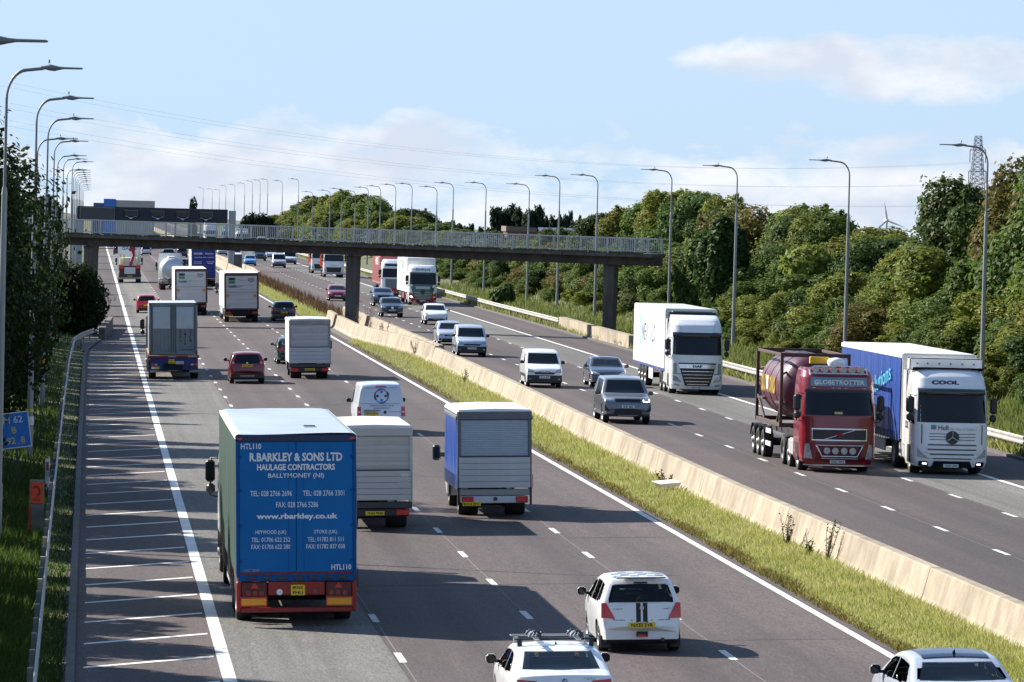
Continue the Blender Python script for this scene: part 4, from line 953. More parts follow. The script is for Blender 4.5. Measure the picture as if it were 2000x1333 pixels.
# ------------------------------------------------------------------ cars and vans: one builder, many silhouettes
def smooth_prof(prof, L):
    ys = np.linspace(-L/2, L/2, 400); z = np.interp(ys, [p[0] for p in prof], [p[1] for p in prof])
    k = np.exp(-np.linspace(-2, 2, 15)**2); k /= k.sum()
    zp = np.pad(z, 7, mode='edge'); z2 = np.convolve(zp, k, 'valid')
    return ys, z2
def car(name, label, cat, loc, heading, S):
    """S: L W H prof belt paint wheel(R) axles(rear, front) plus window and lamp corners; local +y is forward, origin under the middle"""
    L, W, H = S['L'], S['W'], S['H']; hw = W/2
    ys_, zs_ = smooth_prof(S['prof'], L); zb = S['belt']; tum = S.get('tum', .28); kx = S.get('curve', .10)/hw**2
    zmax = zs_.max(); imax = int(zs_.argmax())
    pr = lambda y: float(np.interp(y, ys_, zs_))
    def Yr(z): return float(np.interp(z, np.maximum.accumulate(zs_[:imax+1]), ys_[:imax+1]))
    def Yf(z):
        zz, yy = np.maximum.accumulate(zs_[imax:][::-1]), ys_[imax:][::-1]; return float(np.interp(z, zz, yy))
    def plan(y):
        u = min(1, abs(2*y/L)); return hw*(1-S.get('taper', .05)*u**4-.05*max(0, (u-.95)/.05)**2)
    def side(y, z):
        w = plan(y); zl = S.get('sill', .22)
        if z < zb: t = (z-zl)/(zb-zl); return w*(.955+.045*math.sin(min(1, max(0, t)*1.15)*math.pi/2)-.012*max(0, t-.8)*5)
        return w*.985-(z-zb)*tum
    def D(p):
        x, y, z = p; u = abs(y)/(L/2); u = max(0, min(1, (u-.25)/.75)); u = u*u*(3-2*u)
        return (x, y-math.copysign(kx*x*x*u, y), z)
    Rw = S['wheel']; ar, af = S['axles']; Ra = Rw*1.13
    def zlow(y):
        z = S.get('sill', .22)+(.05 if abs(y) > L/2-.3 else 0)
        for ya in (ar, af):
            if abs(y-ya) < Ra: z = max(z, Rw+math.sqrt(max(0, Ra**2-(y-ya)**2)))
        return z
    st = set(np.linspace(-L/2, L/2, 54).round(4)) | {round(-L/2+d, 4) for d in (.01, .03, .06, .10)} | {round(L/2-d, 4) for d in (.01, .03, .06, .10)}
    for ya in (ar, af):
        st |= {round(ya+s*Ra*c, 4) for s in (-1, 1) for c in (1.0, .995, .97, .9, .8, .65, .5, .3)} | {round(ya+s*(Ra+.004), 4) for s in (-1, 1)}
    st = [y for y in sorted(st) if -L/2 <= y <= L/2]
    NZ = 11
    def section(y):
        zt = pr(y); zl = min(zlow(y), zt-.02); r = min(S.get('edge', .10), (zt-zl)*.35); pts = []
        for i in range(NZ):
            z = zl+(zt-r-zl)*i/(NZ-1); pts.append((side(y, z), z))
        w0 = side(y, zt-r); 
        for a in (22, 45, 68, 90):
            a = math.radians(a); pts.append((w0-r*(1-math.cos(a)), zt-r+r*math.sin(a)))
        cr = S.get('crown', .03)
        for q in (.75, .5, .25, 0): pts.append(((w0-r)*q, zt+cr*(1-q*q)*(1 if zt > .5 else 0)))
        return pts
    secs = [section(y) for y in st]; n = len(secs[0])
    full = [[D((-x, y, z)) for x, z in s]+[D((x, y, z)) for x, z in s[:-1][::-1]] for y, s in zip(st, secs)]
    t = thing(name, label, cat, loc, heading, S.get('group'))
    b = MB(); holes = S.get('holes', False); wins = S['windows']
    def inq(p, q):
        c = 0
        for i in range(4):
            a, e = q[i], q[(i+1) % 4]
            cr = (e[0]-a[0])*(p[1]-a[1])-(e[1]-a[1])*(p[0]-a[0]); m_ = .02*math.hypot(e[0]-a[0], e[1]-a[1]); c += int(cr > m_)-int(cr < -m_)
        return abs(c) == 4
    V = [p for r in full for p in r]; nv = len(full[0]); F = []
    for i in range(len(full)-1):
        for j in range(nv-1):
            if holes:
                c = [sum(v)/4 for v in zip(full[i][j], full[i+1][j], full[i+1][j+1], full[i][j+1])]
                cut = False
                for kind, q in wins:
                    if kind == 'side' and abs(c[0]) > .3 and j in list(range(0, 13))+list(range(nv-14, nv)) and inq((c[1], c[2]), q): cut = True
                    if kind in ('rear', 'front') and ((c[1] < 0) == (kind == 'rear')) and inq((c[0], c[2]), [(-q[0][0], q[0][1]), (q[0][0], q[0][1]), (q[1][0], q[1][1]), (-q[1][0], q[1][1])]) and 11 <= j <= nv-12: cut = True
                if cut: continue
            F.append((i*nv+j, i*nv+j+1, (i+1)*nv+j+1, (i+1)*nv+j))
    b.add(V, F, True)
    b.add(full[0], [tuple(range(nv-1, -1, -1))], False); b.add(full[-1], [tuple(range(nv))], False)
    body = b.obj('body', S['paint'], t)
    MB().box(-hw*.86, hw*.86, -L/2+.14, L/2-.14, S.get('sill', .22)-.04, Rw*1.75 if not S.get('under') else S['under'], .04).obj('underbody', MATS['underbody'], t)
    cq = lambda x, z: z-S.get('crown', .03)*max(0, 1-(x/(hw*.78))**2) if z > .95 else z
    def Pr(x, z, o): return D((x, Yr(cq(x, z))-o, z))
    def Pf(x, z, o): return D((x, Yf(cq(x, z))+o, z))
    def patch(fn, q, o, nu=6, nv_=4, mb=None):
        mb = mb or MB(); rows = []
        for i in range(nu+1):
            u = i/nu; r = []
            for j in range(nv_+1):
                v = j/nv_; a = [q[0][k]*(1-u)+q[1][k]*u for k in (0, 1)]; c = [q[3][k]*(1-u)+q[2][k]*u for k in (0, 1)]
                r.append(fn(a[0]*(1-v)+c[0]*v, a[1]*(1-v)+c[1]*v, o))
            rows.append(r)
        mb.grid(facing(rows, {Pr: (0, -1, 0), Pf: (0, 1, 0)}.get(fn) or (1 if rows[0][0][0] > 0 else -1, 0, 0)), True); return mb
    def sidefn(s): return lambda y, z, o: D((s*(side(y, z)+o), y, z))
    gm = MATS[S.get('glass', 'window_glass' if holes else 'glass_dark')]
    sgm = MATS[S.get('side_glass', 'window_glass' if holes else 'glass_dark')]
    for kind, q in wins:
        if kind == 'rear': patch(Pr, [(-q[0][0], q[0][1]), (q[0][0], q[0][1]), (q[1][0], q[1][1]), (-q[1][0], q[1][1])], .008, 10, 6).obj('rear_window', gm, t)
        elif kind == 'front': patch(Pf, [(-q[0][0], q[0][1]), (q[0][0], q[0][1]), (q[1][0], q[1][1]), (-q[1][0], q[1][1])], .008, 10, 6).obj('windscreen', gm, t)
        else:
            for s in (-1, 1): patch(sidefn(s), q, .006, 5, 4).obj('side_window', sgm, t)
    if holes:
        zs = H-.62
        it = MB(); it.box(-hw*.8, hw*.8, -L*.33, L*.22, .35, zs-.25)
        it.obj('cabin_floor', MATS['seat_cloth'], t)
        for yy in (S.get('seat_y', .15), S.get('seat_y', .15)-.95):
            for xx in (-.36, .36):
                se = MB().box(xx-.24, xx+.24, yy-.12, yy+.08, .4, H-.52, .06); so = se.obj('seat', MATS['seat_cloth'], t)
                MB().box(xx-.13, xx+.13, yy-.10, yy, H-.50, H-.32, .05).obj('headrest', MATS['seat_cloth'], so)
        MB().box(-hw*.7, hw*.7, L*.14, L*.20, .7, zs-.02+.14, .04).obj('dashboard', MATS['seat_cloth'], t)
    for fnn, key in ((Pr, 'rear'), (Pf, 'front')):
        for nm, mn, q, o, mir in S.get(key, ()):       # flat parts laid on the end faces: name, material, 4 corners (x, z)
            for s in ((1, -1) if mir else (1,)):
                patch(fnn, [(s*x, z) for x, z in q], o, 6, 3).obj(nm, MATS[mn], t)
    for nm, mn, q, o in S.get('sides', ()):
        for s in (-1, 1): patch(sidefn(s), q, o, 6, 3).obj(nm, MATS[mn], t)
    sm = MB()
    for y in S.get('doors', ()):
        for s in (-1, 1): patch(sidefn(s), [(y-.006, .32), (y+.006, .32), (y+.006, zb), (y-.006, zb)], .003, 1, 6, sm)
    for q in S.get('seams', ()):
        patch(Pr if q[0] == 'r' else Pf, q[1], .004, 6, 1, sm)
    if sm.v: sm.obj('panel_gap', MATS['seam'], t)
    wt = S.get('tyre', .215)
    for ya in (ar, af):
        for s in (-1, 1): wheel(t, s*(hw-wt/2-.035), ya, Rw, wt)
    mz, my = S.get('mirror', (zb+.10, L*.17))
    for s in (-1, 1):
        mo = MB().box(s*(hw+.02), s*(hw+.20), my-.06, my+.07, mz-.07, mz+.09, .035).obj('mirror', S.get('mirror_paint', S['paint']), t)
        MB().box(s*(hw+.035), s*(hw+.185), my-.066, my-.058, mz-.05, mz+.07).obj('mirror_glass', MATS['glass_dark'], mo)
        MB().box(s*(hw-.08), s*(hw+.05), my-.02, my+.03, mz-.06, mz-.01).obj('mirror_arm', MATS['black_plastic'], mo)
    pl = S.get('plate_r')
    if pl: plate(t, pl[0], D((pl[0], Yr(pl[1]), 0))[1]-.02, pl[1], pl[2], True, -1, pl[3] if len(pl) > 3 else .52, pl[4] if len(pl) > 4 else .111)
    pl = S.get('plate_f')
    if pl: plate(t, pl[0], D((pl[0], Yf(pl[1]), 0))[1]+.02, pl[1], pl[2], False, 1)
    t['_'] = 0; del t['_']
    S['_'] = dict(Pr=Pr, Pf=Pf, D=D, Yr=Yr, Yf=Yf, side=side, pr=pr, patch=patch, sidefn=sidefn, t=t)
    return t

def hatch(L=4.1, W=1.76, H=1.48, **k):
    a, b = -L/2, L/2; h = H-.03
    S = dict(L=L, W=W, H=H, belt=.92, wheel=.315, axles=(a+.72, b-.82), tum=.41, curve=.12, edge=.13,
        prof=[(a, .50), (a+.02, .80), (a+.07, .95), (a+.30, h-.10), (a+.48, h-.02), (a+1.4, h+.01), (a+2.0, h-.02), (b-1.95, h-.05), (b-1.20, .99), (b-.9, .95), (b-.35, .84), (b-.10, .72), (b-.02, .55), (b, .38)],
        windows=[('rear', [(W*.37, 1.00), (W*.30, h-.10)]), ('front', [(W*.41, 1.00), (W*.315, h-.10)]),
            ('side', [(-.05, .96), (b-1.42, .96), (b-1.92, h-.13), (-.05, h-.11)]), ('side', [(-.95, .97), (-.13, .96), (-.13, h-.11), (-.80, h-.12)]), ('side', [(a+.62, 1.02), (-1.02, .98), (-.88, h-.13), (a+.78, h-.15)])],
        rear=[('tail_light', 'lamp_red', [(W*.30, .72), (W*.455, .74), (W*.44, .98), (W*.36, .98)], .012, True), ('bumper_trim', 'black_plastic', [(-W*.42, .28), (W*.42, .28), (W*.44, .42), (-W*.44, .42)], .010, False)],
        front=[('headlight', 'lamp_clear', [(W*.27, .62), (W*.455, .66), (W*.44, .78), (W*.28, .72)], .012, True), ('grille', 'grille_black', [(-W*.24, .57), (W*.24, .57), (W*.25, .70), (-W*.25, .70)], .011, False), ('air_intake', 'grille_black', [(-W*.34, .27), (W*.34, .27), (W*.32, .43), (-W*.32, .43)], .012, False), ('fog_light', 'grille_black', [(W*.36, .32), (W*.45, .34), (W*.45, .45), (W*.37, .42)], .012, True)],
        seams=[('r', [(-W*.34, .60), (W*.34, .60), (W*.34, .612), (-W*.34, .612)])], doors=(-.09, b-1.32, -1.0))
    S.update(k); return S
def saloon(L=4.65, W=1.8, H=1.44, **k):
    a, b = -L/2, L/2; h = H-.03
    S = dict(L=L, W=W, H=H, belt=.92, wheel=.325, axles=(a+.98, b-.82), tum=.43, curve=.13, edge=.12,
        prof=[(a, .48), (a+.02, .80), (a+.05, .98), (a+.14, 1.03), (a+.55, 1.06), (a+1.15, h-.12), (a+1.42, h-.03), (a+2.1, h), (a+2.6, h-.03), (b-1.95, h-.09), (b-1.22, .99), (b-.9, .95), (b-.35, .84), (b-.10, .72), (b-.02, .55), (b, .38)],
        windows=[('rear', [(W*.39, 1.085), (W*.315, h-.09)]), ('front', [(W*.41, 1.00), (W*.32, h-.11)]),
            ('side', [(-.03, .96), (b-1.45, .96), (b-1.98, h-.13), (-.03, h-.11)]), ('side', [(a+1.05, 1.02), (-.11, .96), (-.11, h-.11), (a+1.42, h-.15)])],
        rear=[('tail_light', 'lamp_red', [(W*.27, .72), (W*.465, .74), (W*.455, .93), (W*.28, .92)], .012, True), ('bumper_trim', 'black_plastic', [(-W*.36, .28), (W*.36, .28), (W*.36, .38), (-W*.36, .38)], .010, False)],
        front=[('headlight', 'lamp_clear', [(W*.25, .62), (W*.455, .66), (W*.44, .78), (W*.27, .74)], .012, True), ('grille', 'grille_black', [(-W*.22, .56), (W*.22, .56), (W*.24, .72), (-W*.24, .72)], .011, False), ('air_intake', 'grille_black', [(-W*.36, .27), (W*.36, .27), (W*.33, .42), (-W*.33, .42)], .012, False)],
        seams=[('r', [(-W*.42, .60), (W*.42, .60), (W*.42, .612), (-W*.42, .612)])], doors=(-.07, b-1.32))
    S.update(k); return S
def suv(L=4.7, W=1.95, H=1.75, **k):
    a, b = -L/2, L/2; h = H-.03
    S = dict(L=L, W=W, H=H, belt=1.12, wheel=.375, axles=(a+.85, b-.88), tum=.32, curve=.12, sill=.32, tyre=.25, edge=.12,
        prof=[(a, .55), (a+.02, .95), (a+.06, 1.15), (a+.24, h-.10), (a+.42, h-.01), (a+1.6, h+.01), (a+2.4, h-.01), (b-2.0, h-.06), (b-1.32, 1.22), (b-1.1, 1.16), (b-.30, 1.06), (b-.08, .96), (b-.01, .75), (b, .45)],
        windows=[('rear', [(W*.38, 1.20), (W*.34, h-.12)]), ('front', [(W*.41, 1.22), (W*.34, h-.10)]),
            ('side', [(-.05, 1.16), (b-1.55, 1.16), (b-1.98, h-.13), (-.05, h-.11)]), ('side', [(-1.05, 1.16), (-.13, 1.16), (-.13, h-.11), (-1.0, h-.11)]), ('side', [(a+.5, 1.18), (-1.12, 1.16), (-1.07, h-.11), (a+.6, h-.13)])],
        rear=[('tail_light', 'lamp_red', [(W*.34, .85), (W*.46, .88), (W*.45, 1.15), (W*.36, 1.15)], .012, True)],
        front=[('headlight', 'lamp_clear', [(W*.27, .80), (W*.465, .82), (W*.455, .98), (W*.29, .96)], .012, True), ('grille', 'grille_black', [(-W*.25, .80), (W*.25, .80), (W*.27, .96), (-W*.27, .96)], .011, False), ('air_intake', 'grille_black', [(-W*.32, .40), (W*.32, .40), (W*.30, .60), (-W*.30, .60)], .012, False), ('side_intake', 'grille_black', [(W*.38, .48), (W*.46, .50), (W*.46, .72), (W*.41, .66)], .012, True), ('skid_plate', 'black_plastic', [(-W*.44, .32), (W*.44, .32), (W*.44, .40), (-W*.44, .40)], .012, False)],
        doors=(-.09, b-1.42, -1.08), mirror=(1.20, L*.16))
    S.update(k); return S
def van(L=4.4, W=1.81, H=1.80, **k):
    a, b = -L/2, L/2; h = H-.03
    S = dict(L=L, W=W, H=H, belt=1.12, wheel=.32, axles=(a+.78, b-.92), tum=.17, curve=.09, edge=.12, sill=.24,
        prof=[(a, .50), (a+.02, 1.0), (a+.06, 1.3), (a+.14, h-.10), (a+.24, h), (a+1.6, h+.02), (b-1.85, h-.02), (b-1.62, h-.10), (b-.95, 1.14), (b-.75, 1.08), (b-.22, .93), (b-.07, .80), (b-.01, .6), (b, .36)],
        windows=[('front', [(W*.425, 1.14), (W*.38, h-.14)]), ('side', [(b-1.95, 1.14), (b-1.15, 1.14), (b-1.55, h-.20), (b-1.95, h-.18)])],
        rear=[('tail_light', 'lamp_red', [(W*.41, .80), (W*.475, .80), (W*.465, 1.15), (W*.41, 1.15)], .012, True)],
        front=[('headlight', 'lamp_clear', [(W*.27, .72), (W*.46, .74), (W*.455, .95), (W*.30, .86)], .012, True), ('grille', 'grille_black', [(-W*.26, .66), (W*.26, .66), (W*.28, .76), (-W*.28, .76)], .011, False), ('bumper', 'black_plastic', [(-W*.475, .27), (W*.475, .27), (W*.47, .62), (-W*.47, .62)], .018, False), ('fog_light', 'lamp_clear', [(W*.36, .40), (W*.42, .40), (W*.42, .46), (W*.36, .46)], .024, True)],
        sides=[('door_rubbing_strip', 'black_plastic', [(a+1.2, .52), (b-1.25, .52), (b-1.25, .66), (a+1.2, .66)], .014)],
        doors=(b-2.0, b-1.05), mirror=(1.20, b-1.42), mirror_paint=MATS['black_plastic'])
    S.update(k); return S
LEAN = -math.atan(CROSSFALL)
def go(X, Yrear, L): return (X, Yrear+L/2, gz(X)), (0, LEAN, 0)
def come(X, Yfront, L): return (X, Yfront+L/2, .002), (0, 0, math.pi)

# ------------------------------------------------------------------ lorries: shared pieces
def chassis(par, y0, y1, z=.92, w=.43, name='chassis'):
    MB().box(-w, -w+.09, y0, y1, z-.26, z, .01).box(w-.09, w, y0, y1, z-.26, z, .01).box(-w, w, y0+.2, y0+.3, z-.22, z-.04).box(-w, w, (y0+y1)/2, (y0+y1)/2+.1, z-.22, z-.04).obj(name, MATS['underbody'], par)
def axle(par, y, Rr=.5, W=2.5, dual=True, kind='rear'):
    w = .56 if dual else .34
    for s in (-1, 1): wheel(par, s*(W/2-w/2-.02), y, Rr, w, kind)
    MB().cyl((-W/2+.3, y, Rr), (W/2-.3, y, Rr), .09, None, 8).obj('axle', MATS['underbody'], par)
def cab(par, yf, S):
    """lorry cab: horizontal rings lofted upward; S['rings'] = (z, set-back of the front, half width)"""
    p = S.get('pow', 7); rc = S.get('rc', .24); yr = yf-S.get('len', 2.25)
    rg = S['rings']; zs = [r[0] for r in rg]
    fb = lambda z: float(np.interp(z, zs, [r[1] for r in rg])); fw = lambda z: float(np.interp(z, zs, [r[2] for r in rg]))
    def F(x, z, o=0): u = min(1, abs(x)/fw(z)); return (x, yf-fb(z)-rc*u**p-.05*u*u+o, z)
    U = [-1, -.985, -.96, -.92, -.86, -.76, -.6, -.35, 0]; U = U+[-u for u in U[:-1][::-1]]
    rows = []
    for z in np.unique(np.concatenate([np.linspace(zs[0], zs[-1], 30), zs])):
        w = fw(z); rows.append([(-w, yr, z)]+[F(u*w, z) for u in U]+[(w, yr, z)])
    b = MB(); b.grid([r+[r[0]] for r in rows], False)
    b.sm = [True]*len(b.f)
    b.add(rows[-1], [tuple(range(len(rows[-1])))]); b.add(rows[0], [tuple(range(len(rows[0])-1, -1, -1))])
    body = b.obj('cab', S['paint'], par)
    def patch(q, o=.012, nu=8, nv=4, mb=None):
        mb = mb or MB(); R_ = []
        for i in range(nu+1):
            u = i/nu; r = []
            for j in range(nv+1):
                v = j/nv; a = [q[0][k]*(1-u)+q[1][k]*u for k in (0, 1)]; c = [q[3][k]*(1-u)+q[2][k]*u for k in (0, 1)]
                r.append(F(a[0]*(1-v)+c[0]*v, a[1]*(1-v)+c[1]*v, o))
            R_.append(r)
        mb.grid(facing(R_, (0, 1, 0)), True); return mb
    def sp(q, o=.006, mb=None, s=1):
        mb = mb or MB(); mb.add([(s*(fw(z)+o), y, z) for y, z in q], [tuple(range(len(q))) if s > 0 else tuple(range(len(q)-1, -1, -1))]); return mb
    def bar(x0, x1, z0, z1, d=.03, mb=None):
        """a bar following the front, proud by d"""
        mb = mb or MB(); n = 8; top = [F(x0+(x1-x0)*i/n, z1, d) for i in range(n+1)]; bot = [F(x0+(x1-x0)*i/n, z0, d) for i in range(n+1)]
        ti = [F(x0+(x1-x0)*i/n, z1, -.01) for i in range(n+1)]; bi = [F(x0+(x1-x0)*i/n, z0, -.01) for i in range(n+1)]
        mb.grid([ti, bi, bot, top, ti] if x0 < x1 else [ti, top, bot, bi, ti], False); return mb
    wz0, wz1, wb, wt = S['screen']
    patch([(-wb, wz0), (wb, wz0), (wt, wz1), (-wt, wz1)], .012, 14, 6).obj('windscreen', MATS['glass_dark'], par)
    for s in (-1, 1):
        sp([(yr+.75, wz0+.05), (yf-.42, wz0-.10), (yf-.55, wz1-.12), (yr+.75, wz1-.08)], .006, None, s).obj('side_window', MATS['glass_dark'], par)
        sm = MB(); sp([(yr+.62, .9), (yr+.632, .9), (yr+.632, wz1), (yr+.62, wz1)], .004, sm, s); sp([(yf-.36, .9), (yf-.348, .9), (yf-.348, wz0-.1), (yf-.36, wz0-.1)], .004, sm, s); sm.obj('door_gap', MATS['seam'], par)
        if not S.get('no_mirrors'):
            hwm = fw(wz1)+.02; mm = S.get('mirror_paint', MATS['black_plastic'])
            m_ = MB().box(s*(hwm+.06), s*(hwm+.30), yf-.42, yf-.22, wz1-.62, wz1-.08, .06).obj('mirror', mm, par)
            MB().box(s*(hwm+.08), s*(hwm+.28), yf-.428, yf-.421, wz1-.58, wz1-.12).obj('mirror_glass', MATS['glass_dark'], m_)
            MB().box(s*(hwm+.06), s*(hwm+.28), yf-.44, yf-.24, wz1-.90, wz1-.66, .06).obj('wide_mirror', mm, par)
            MB().tube([(s*(hwm-.06), yf-.40, wz1-.05), (s*(hwm+.16), yf-.36, wz1-.02), (s*(hwm+.18), yf-.34, wz1-.95), (s*(hwm-.06), yf-.40, wz1-1.0)], .022, 6).obj('mirror_arm', MATS['black_plastic'], m_)
        st_ = MB().box(s*(fw(.6)-.05), s*(fw(.6)+.012), yf-1.75, yf-1.15, .36, .98, .02); st_.obj('step', MATS['black_plastic'], par)
    wi = MB()
    for x in (-.45, .35):
        wi.tube([F(x, wz0+.02, .03), F(x-.42, wz0+.28, .03)], .012, 5)
    wi.obj('wiper', MATS['black_plastic'], par)
    MB().box(-.9, .9, yr+.1, yf-.9, .5, 1.1).obj('engine', MATS['underbody'], par)
    return F, patch, sp, bar, body, fw

# ------------------------------------------------------------------ cars on the left carriageway (seen from behind)
paint('white_gloss', (.82, .82, .81), .28, .8); paint('red_gloss', (.20, .006, .012), .28, .8); paint('bright_red', (.48, .010, .015), .28, .8); paint('navy_gloss', (.008, .014, .035), .25, .8); paint('green_gloss', (.008, .035, .04), .25, .8)
paint('silver_gloss', (.52, .55, .60), .3, .6, .35); paint('grey_gloss', (.17, .175, .19), .28, .8, .3); paint('blue_grey_gloss', (.060, .075, .11), .25, .8, .3); paint('black_gloss', (.010, .011, .013), .2, .8); paint('dark_grey_gloss', (.045, .052, .062), .25, .8, .25); paint('sky_blue_gloss', (.10, .30, .62), .3, .7); paint('pale_silver', (.44, .48, .54), .3, .5, .25)

# white hatchback with black bonnet stripes carried over the tailgate
loc, rot = go(11.08, 94.9, 3.7)
a, b, h = -1.85, 1.85, 1.47
S = hatch(3.7, 1.69, 1.50, paint=MATS['white_gloss'], holes=True, glass='window_glass', side_glass='privacy_glass', belt=.95, wheel=.30, curve=.17, tum=.40, edge=.14, taper=.08, seat_y=.2,
    prof=[(a, .42), (a+.015, .62), (a+.03, .70), (a+.06, .92), (a+.10, 1.00), (a+.29, 1.36), (a+.36, 1.455), (a+.9, 1.49), (a+1.7, 1.48), (b-1.62, 1.40), (b-1.02, 1.02), (b-.8, .97), (b-.3, .84), (b-.08, .70), (b-.02, .5), (b, .36)],
    windows=[('rear', [(.625, 1.01), (.52, 1.36)]), ('front', [(.66, 1.04), (.54, 1.36)]), ('side', [(-.02, .98), (b-1.18, .98), (b-1.62, 1.34), (-.02, 1.37)]), ('side', [(-.88, .99), (-.10, .98), (-.10, 1.37), (-.80, 1.37)]), ('side', [(a+.55, 1.03), (-.95, .99), (-.88, 1.36), (a+.66, 1.33)])],
    rear=[('tail_light', 'lamp_red', [(.53, .69), (.80, .70), (.795, .99), (.70, 1.0)], .016, True), ('bonnet_stripe', 'print_black', [(.02, .56), (.115, .56), (.115, 1.0), (.02, 1.0)], .006, True),
        ('bumper_stripe', 'print_black', [(-.115, .33), (.115, .33), (.115, .44), (-.115, .44)], .007, False), ('fog_lamp', 'lamp_red', [(-.085, .335), (.085, .335), (.075, .385), (-.075, .385)], .02, False), ('brake_lamp', 'grille_black', [(-.14, 1.375), (.14, 1.375), (.14, 1.405), (-.14, 1.405)], .02, False)],
    front=(), seams=[('r', [(-.56, .655), (.56, .655), (.56, .668), (-.56, .668)]), ('r', [(-.57, .665), (-.555, .665), (-.54, .70), (-.56, .70)]), ('r', [(.555, .665), (.57, .665), (.56, .70), (.54, .70)])], doors=(-.06, b-1.1), plate_r=(0, .565, 'NX55 SYR'))
t = car('hatchback_car', 'white hatchback with black stripes down its tailgate and a chequered roof', 'car', loc, rot, S)
K = S['_']
def on_rear(s, w, hh, m, x, z, o=.012, bold=.02): return text(s, w, hh, MATS[m], t, (x, K['D']((x, K['Yr'](z), 0))[1]-o, z), REAR, bold=bold)
on_rear('SUZUKI', .22, .035, 'print_grey', -.46, .88); on_rear('SWIFT', .18, .035, 'print_grey', .50, .88); on_rear('SPORT', .15, .03, 'print_black', .0, .615, .03)
cq = MB()
cy = [-1.42, -1.16, -.90, -.64, -.38]
for i in range(4):
    for j in range(6):
        if (i+j) % 2: continue
        x0, x1 = -.52+j*.173, -.52+(j+1)*.173
        zt = lambda x, y: K['pr'](y)+.03*(1-(x/.60)**2)+.005
        cq.add([K['D']((x, y, zt(x, y))) for x, y in ((x0, cy[i]), (x1, cy[i]), (x1, cy[i+1]), (x0, cy[i+1]))], [(0, 1, 2, 3)])
cq.obj('roof_check', mat('check_grey', (.16, .17, .19), .3, coat=.6), t)
MB().box(-.50, .50, a+.20, a+.40, 1.475, 1.505, .012).obj('roof_spoiler', MATS['white_gloss'], t)
em = MB().cyl((0, K['Yr'](.905)-.012, .905), (0, K['Yr'](.905)-.03, .905), .045, None, 14); em.obj('emblem', MATS['chrome'], t)
MB().box(-.075, .075, -1.875, -1.85, .60, .635, .008).obj('tailgate_badge', MATS['chrome'], t)
MB().cyl((.42, a+.02, .27), (.42, a+.2, .27), .035, None, 10).obj('exhaust', MATS['dark_steel'], t)
for s in (-1, 1): MB().box(s*.60, s*.80, a+.28, a+.32, .10, .34).obj('mud_flap', MATS['black_plastic'], t)
MB().tube([(-.30, K['Yr'](1.04)-.02, 1.03), (-.05, K['Yr'](1.03)-.02, 1.035), (.08, K['Yr'](1.03)-.02, 1.02)], .010, 5).obj('wiper', MATS['black_plastic'], t)

# white coupe with cycle carriers on the roof
loc, rot = go(8.14, 80.6, 4.6)
a, b = -2.3, 2.3
S = saloon(4.6, 1.78, 1.38, paint=MATS['white_gloss'], holes=True, glass='window_glass', side_glass='privacy_glass', belt=.90, curve=.13, tum=.42, seat_y=.05,
    prof=[(a, .46), (a+.02, .78), (a+.05, .95), (a+.10, .985), (a+.60, 1.02), (a+1.25, 1.27), (a+1.5, 1.345), (a+2.1, 1.365), (a+2.6, 1.33), (b-1.95, 1.26), (b-1.25, .97), (b-.9, .93), (b-.3, .82), (b-.08, .68), (b-.02, .5), (b, .36)],
    windows=[('rear', [(.665, 1.045), (.575, 1.30)]), ('front', [(.70, .98), (.60, 1.27)]), ('side', [(-.35, .94), (b-1.42, .94), (b-1.95, 1.24), (-.35, 1.27)]), ('side', [(a+1.02, .98), (-.42, .94), (-.42, 1.27), (a+1.45, 1.24)])],
    rear=[('tail_light', 'lamp_red', [(.43, .76), (.80, .77), (.80, .925), (.47, .905)], .016, True), ('plate_recess', 'print_grey', [(-.36, .66), (.36, .66), (.36, .80), (-.36, .80)], .006, False)], front=(), doors=(-.40, b-1.3), plate_r=(0, .725, 'LD07 XUV'))
t = car('coupe_car', 'white two-door coupe with empty cycle carriers on its roof', 'car', loc, rot, S); K = S['_']
MB().cyl((0, K['Yr'](.90)-.002, .905), (0, K['Yr'](.90)-.022, .905), .042, None, 16).obj('emblem', MATS['print_black'], t)
q = MB()
for i, mn in enumerate((0, 1, 0, 1)):
    p0 = [(0, K['Yr'](.9)-.0235, .905)]+[(.032*math.cos(i*math.pi/2+k*math.pi/10), K['Yr'](.9)-.0235, .905+.032*math.sin(i*math.pi/2+k*math.pi/10)) for k in range(6)]; q.add(p0, [tuple(range(7))], mi=mn)
q.obj('emblem_face', [MATS['print_white'], mat('emblem_blue', (.02, .15, .5), .3)], t)
text('320d', .20, .035, MATS['print_grey'], t, (.42, K['D']((.42, K['Yr'](.93), 0))[1]-.012, .94), REAR)
MB().add([(.02, a+1.62, 1.385), (-.02, a+1.62, 1.385), (0, a+1.60, 1.44), (0, a+1.80, 1.385)], [(0, 1, 2), (0, 2, 3), (1, 3, 2)]).obj('aerial_fin', MATS['white_gloss'], t)
rk = thing('cycle_carrier', 'roof rack with two upright cycle carriers on the white coupe', 'roof rack', (loc[0], loc[1], loc[2]), rot)
for y in (-.62, .18):
    br = MB().box(-.72, .72, y-.03, y+.03, 1.455, 1.485, .01)
    for s in (-1, 1): br.box(s*.58, s*.66, y-.05, y+.05, 1.30, 1.47, .015)
    br.obj('roof_bar', MATS['galvanised'] if y > 0 else MATS['black_plastic'], rk)
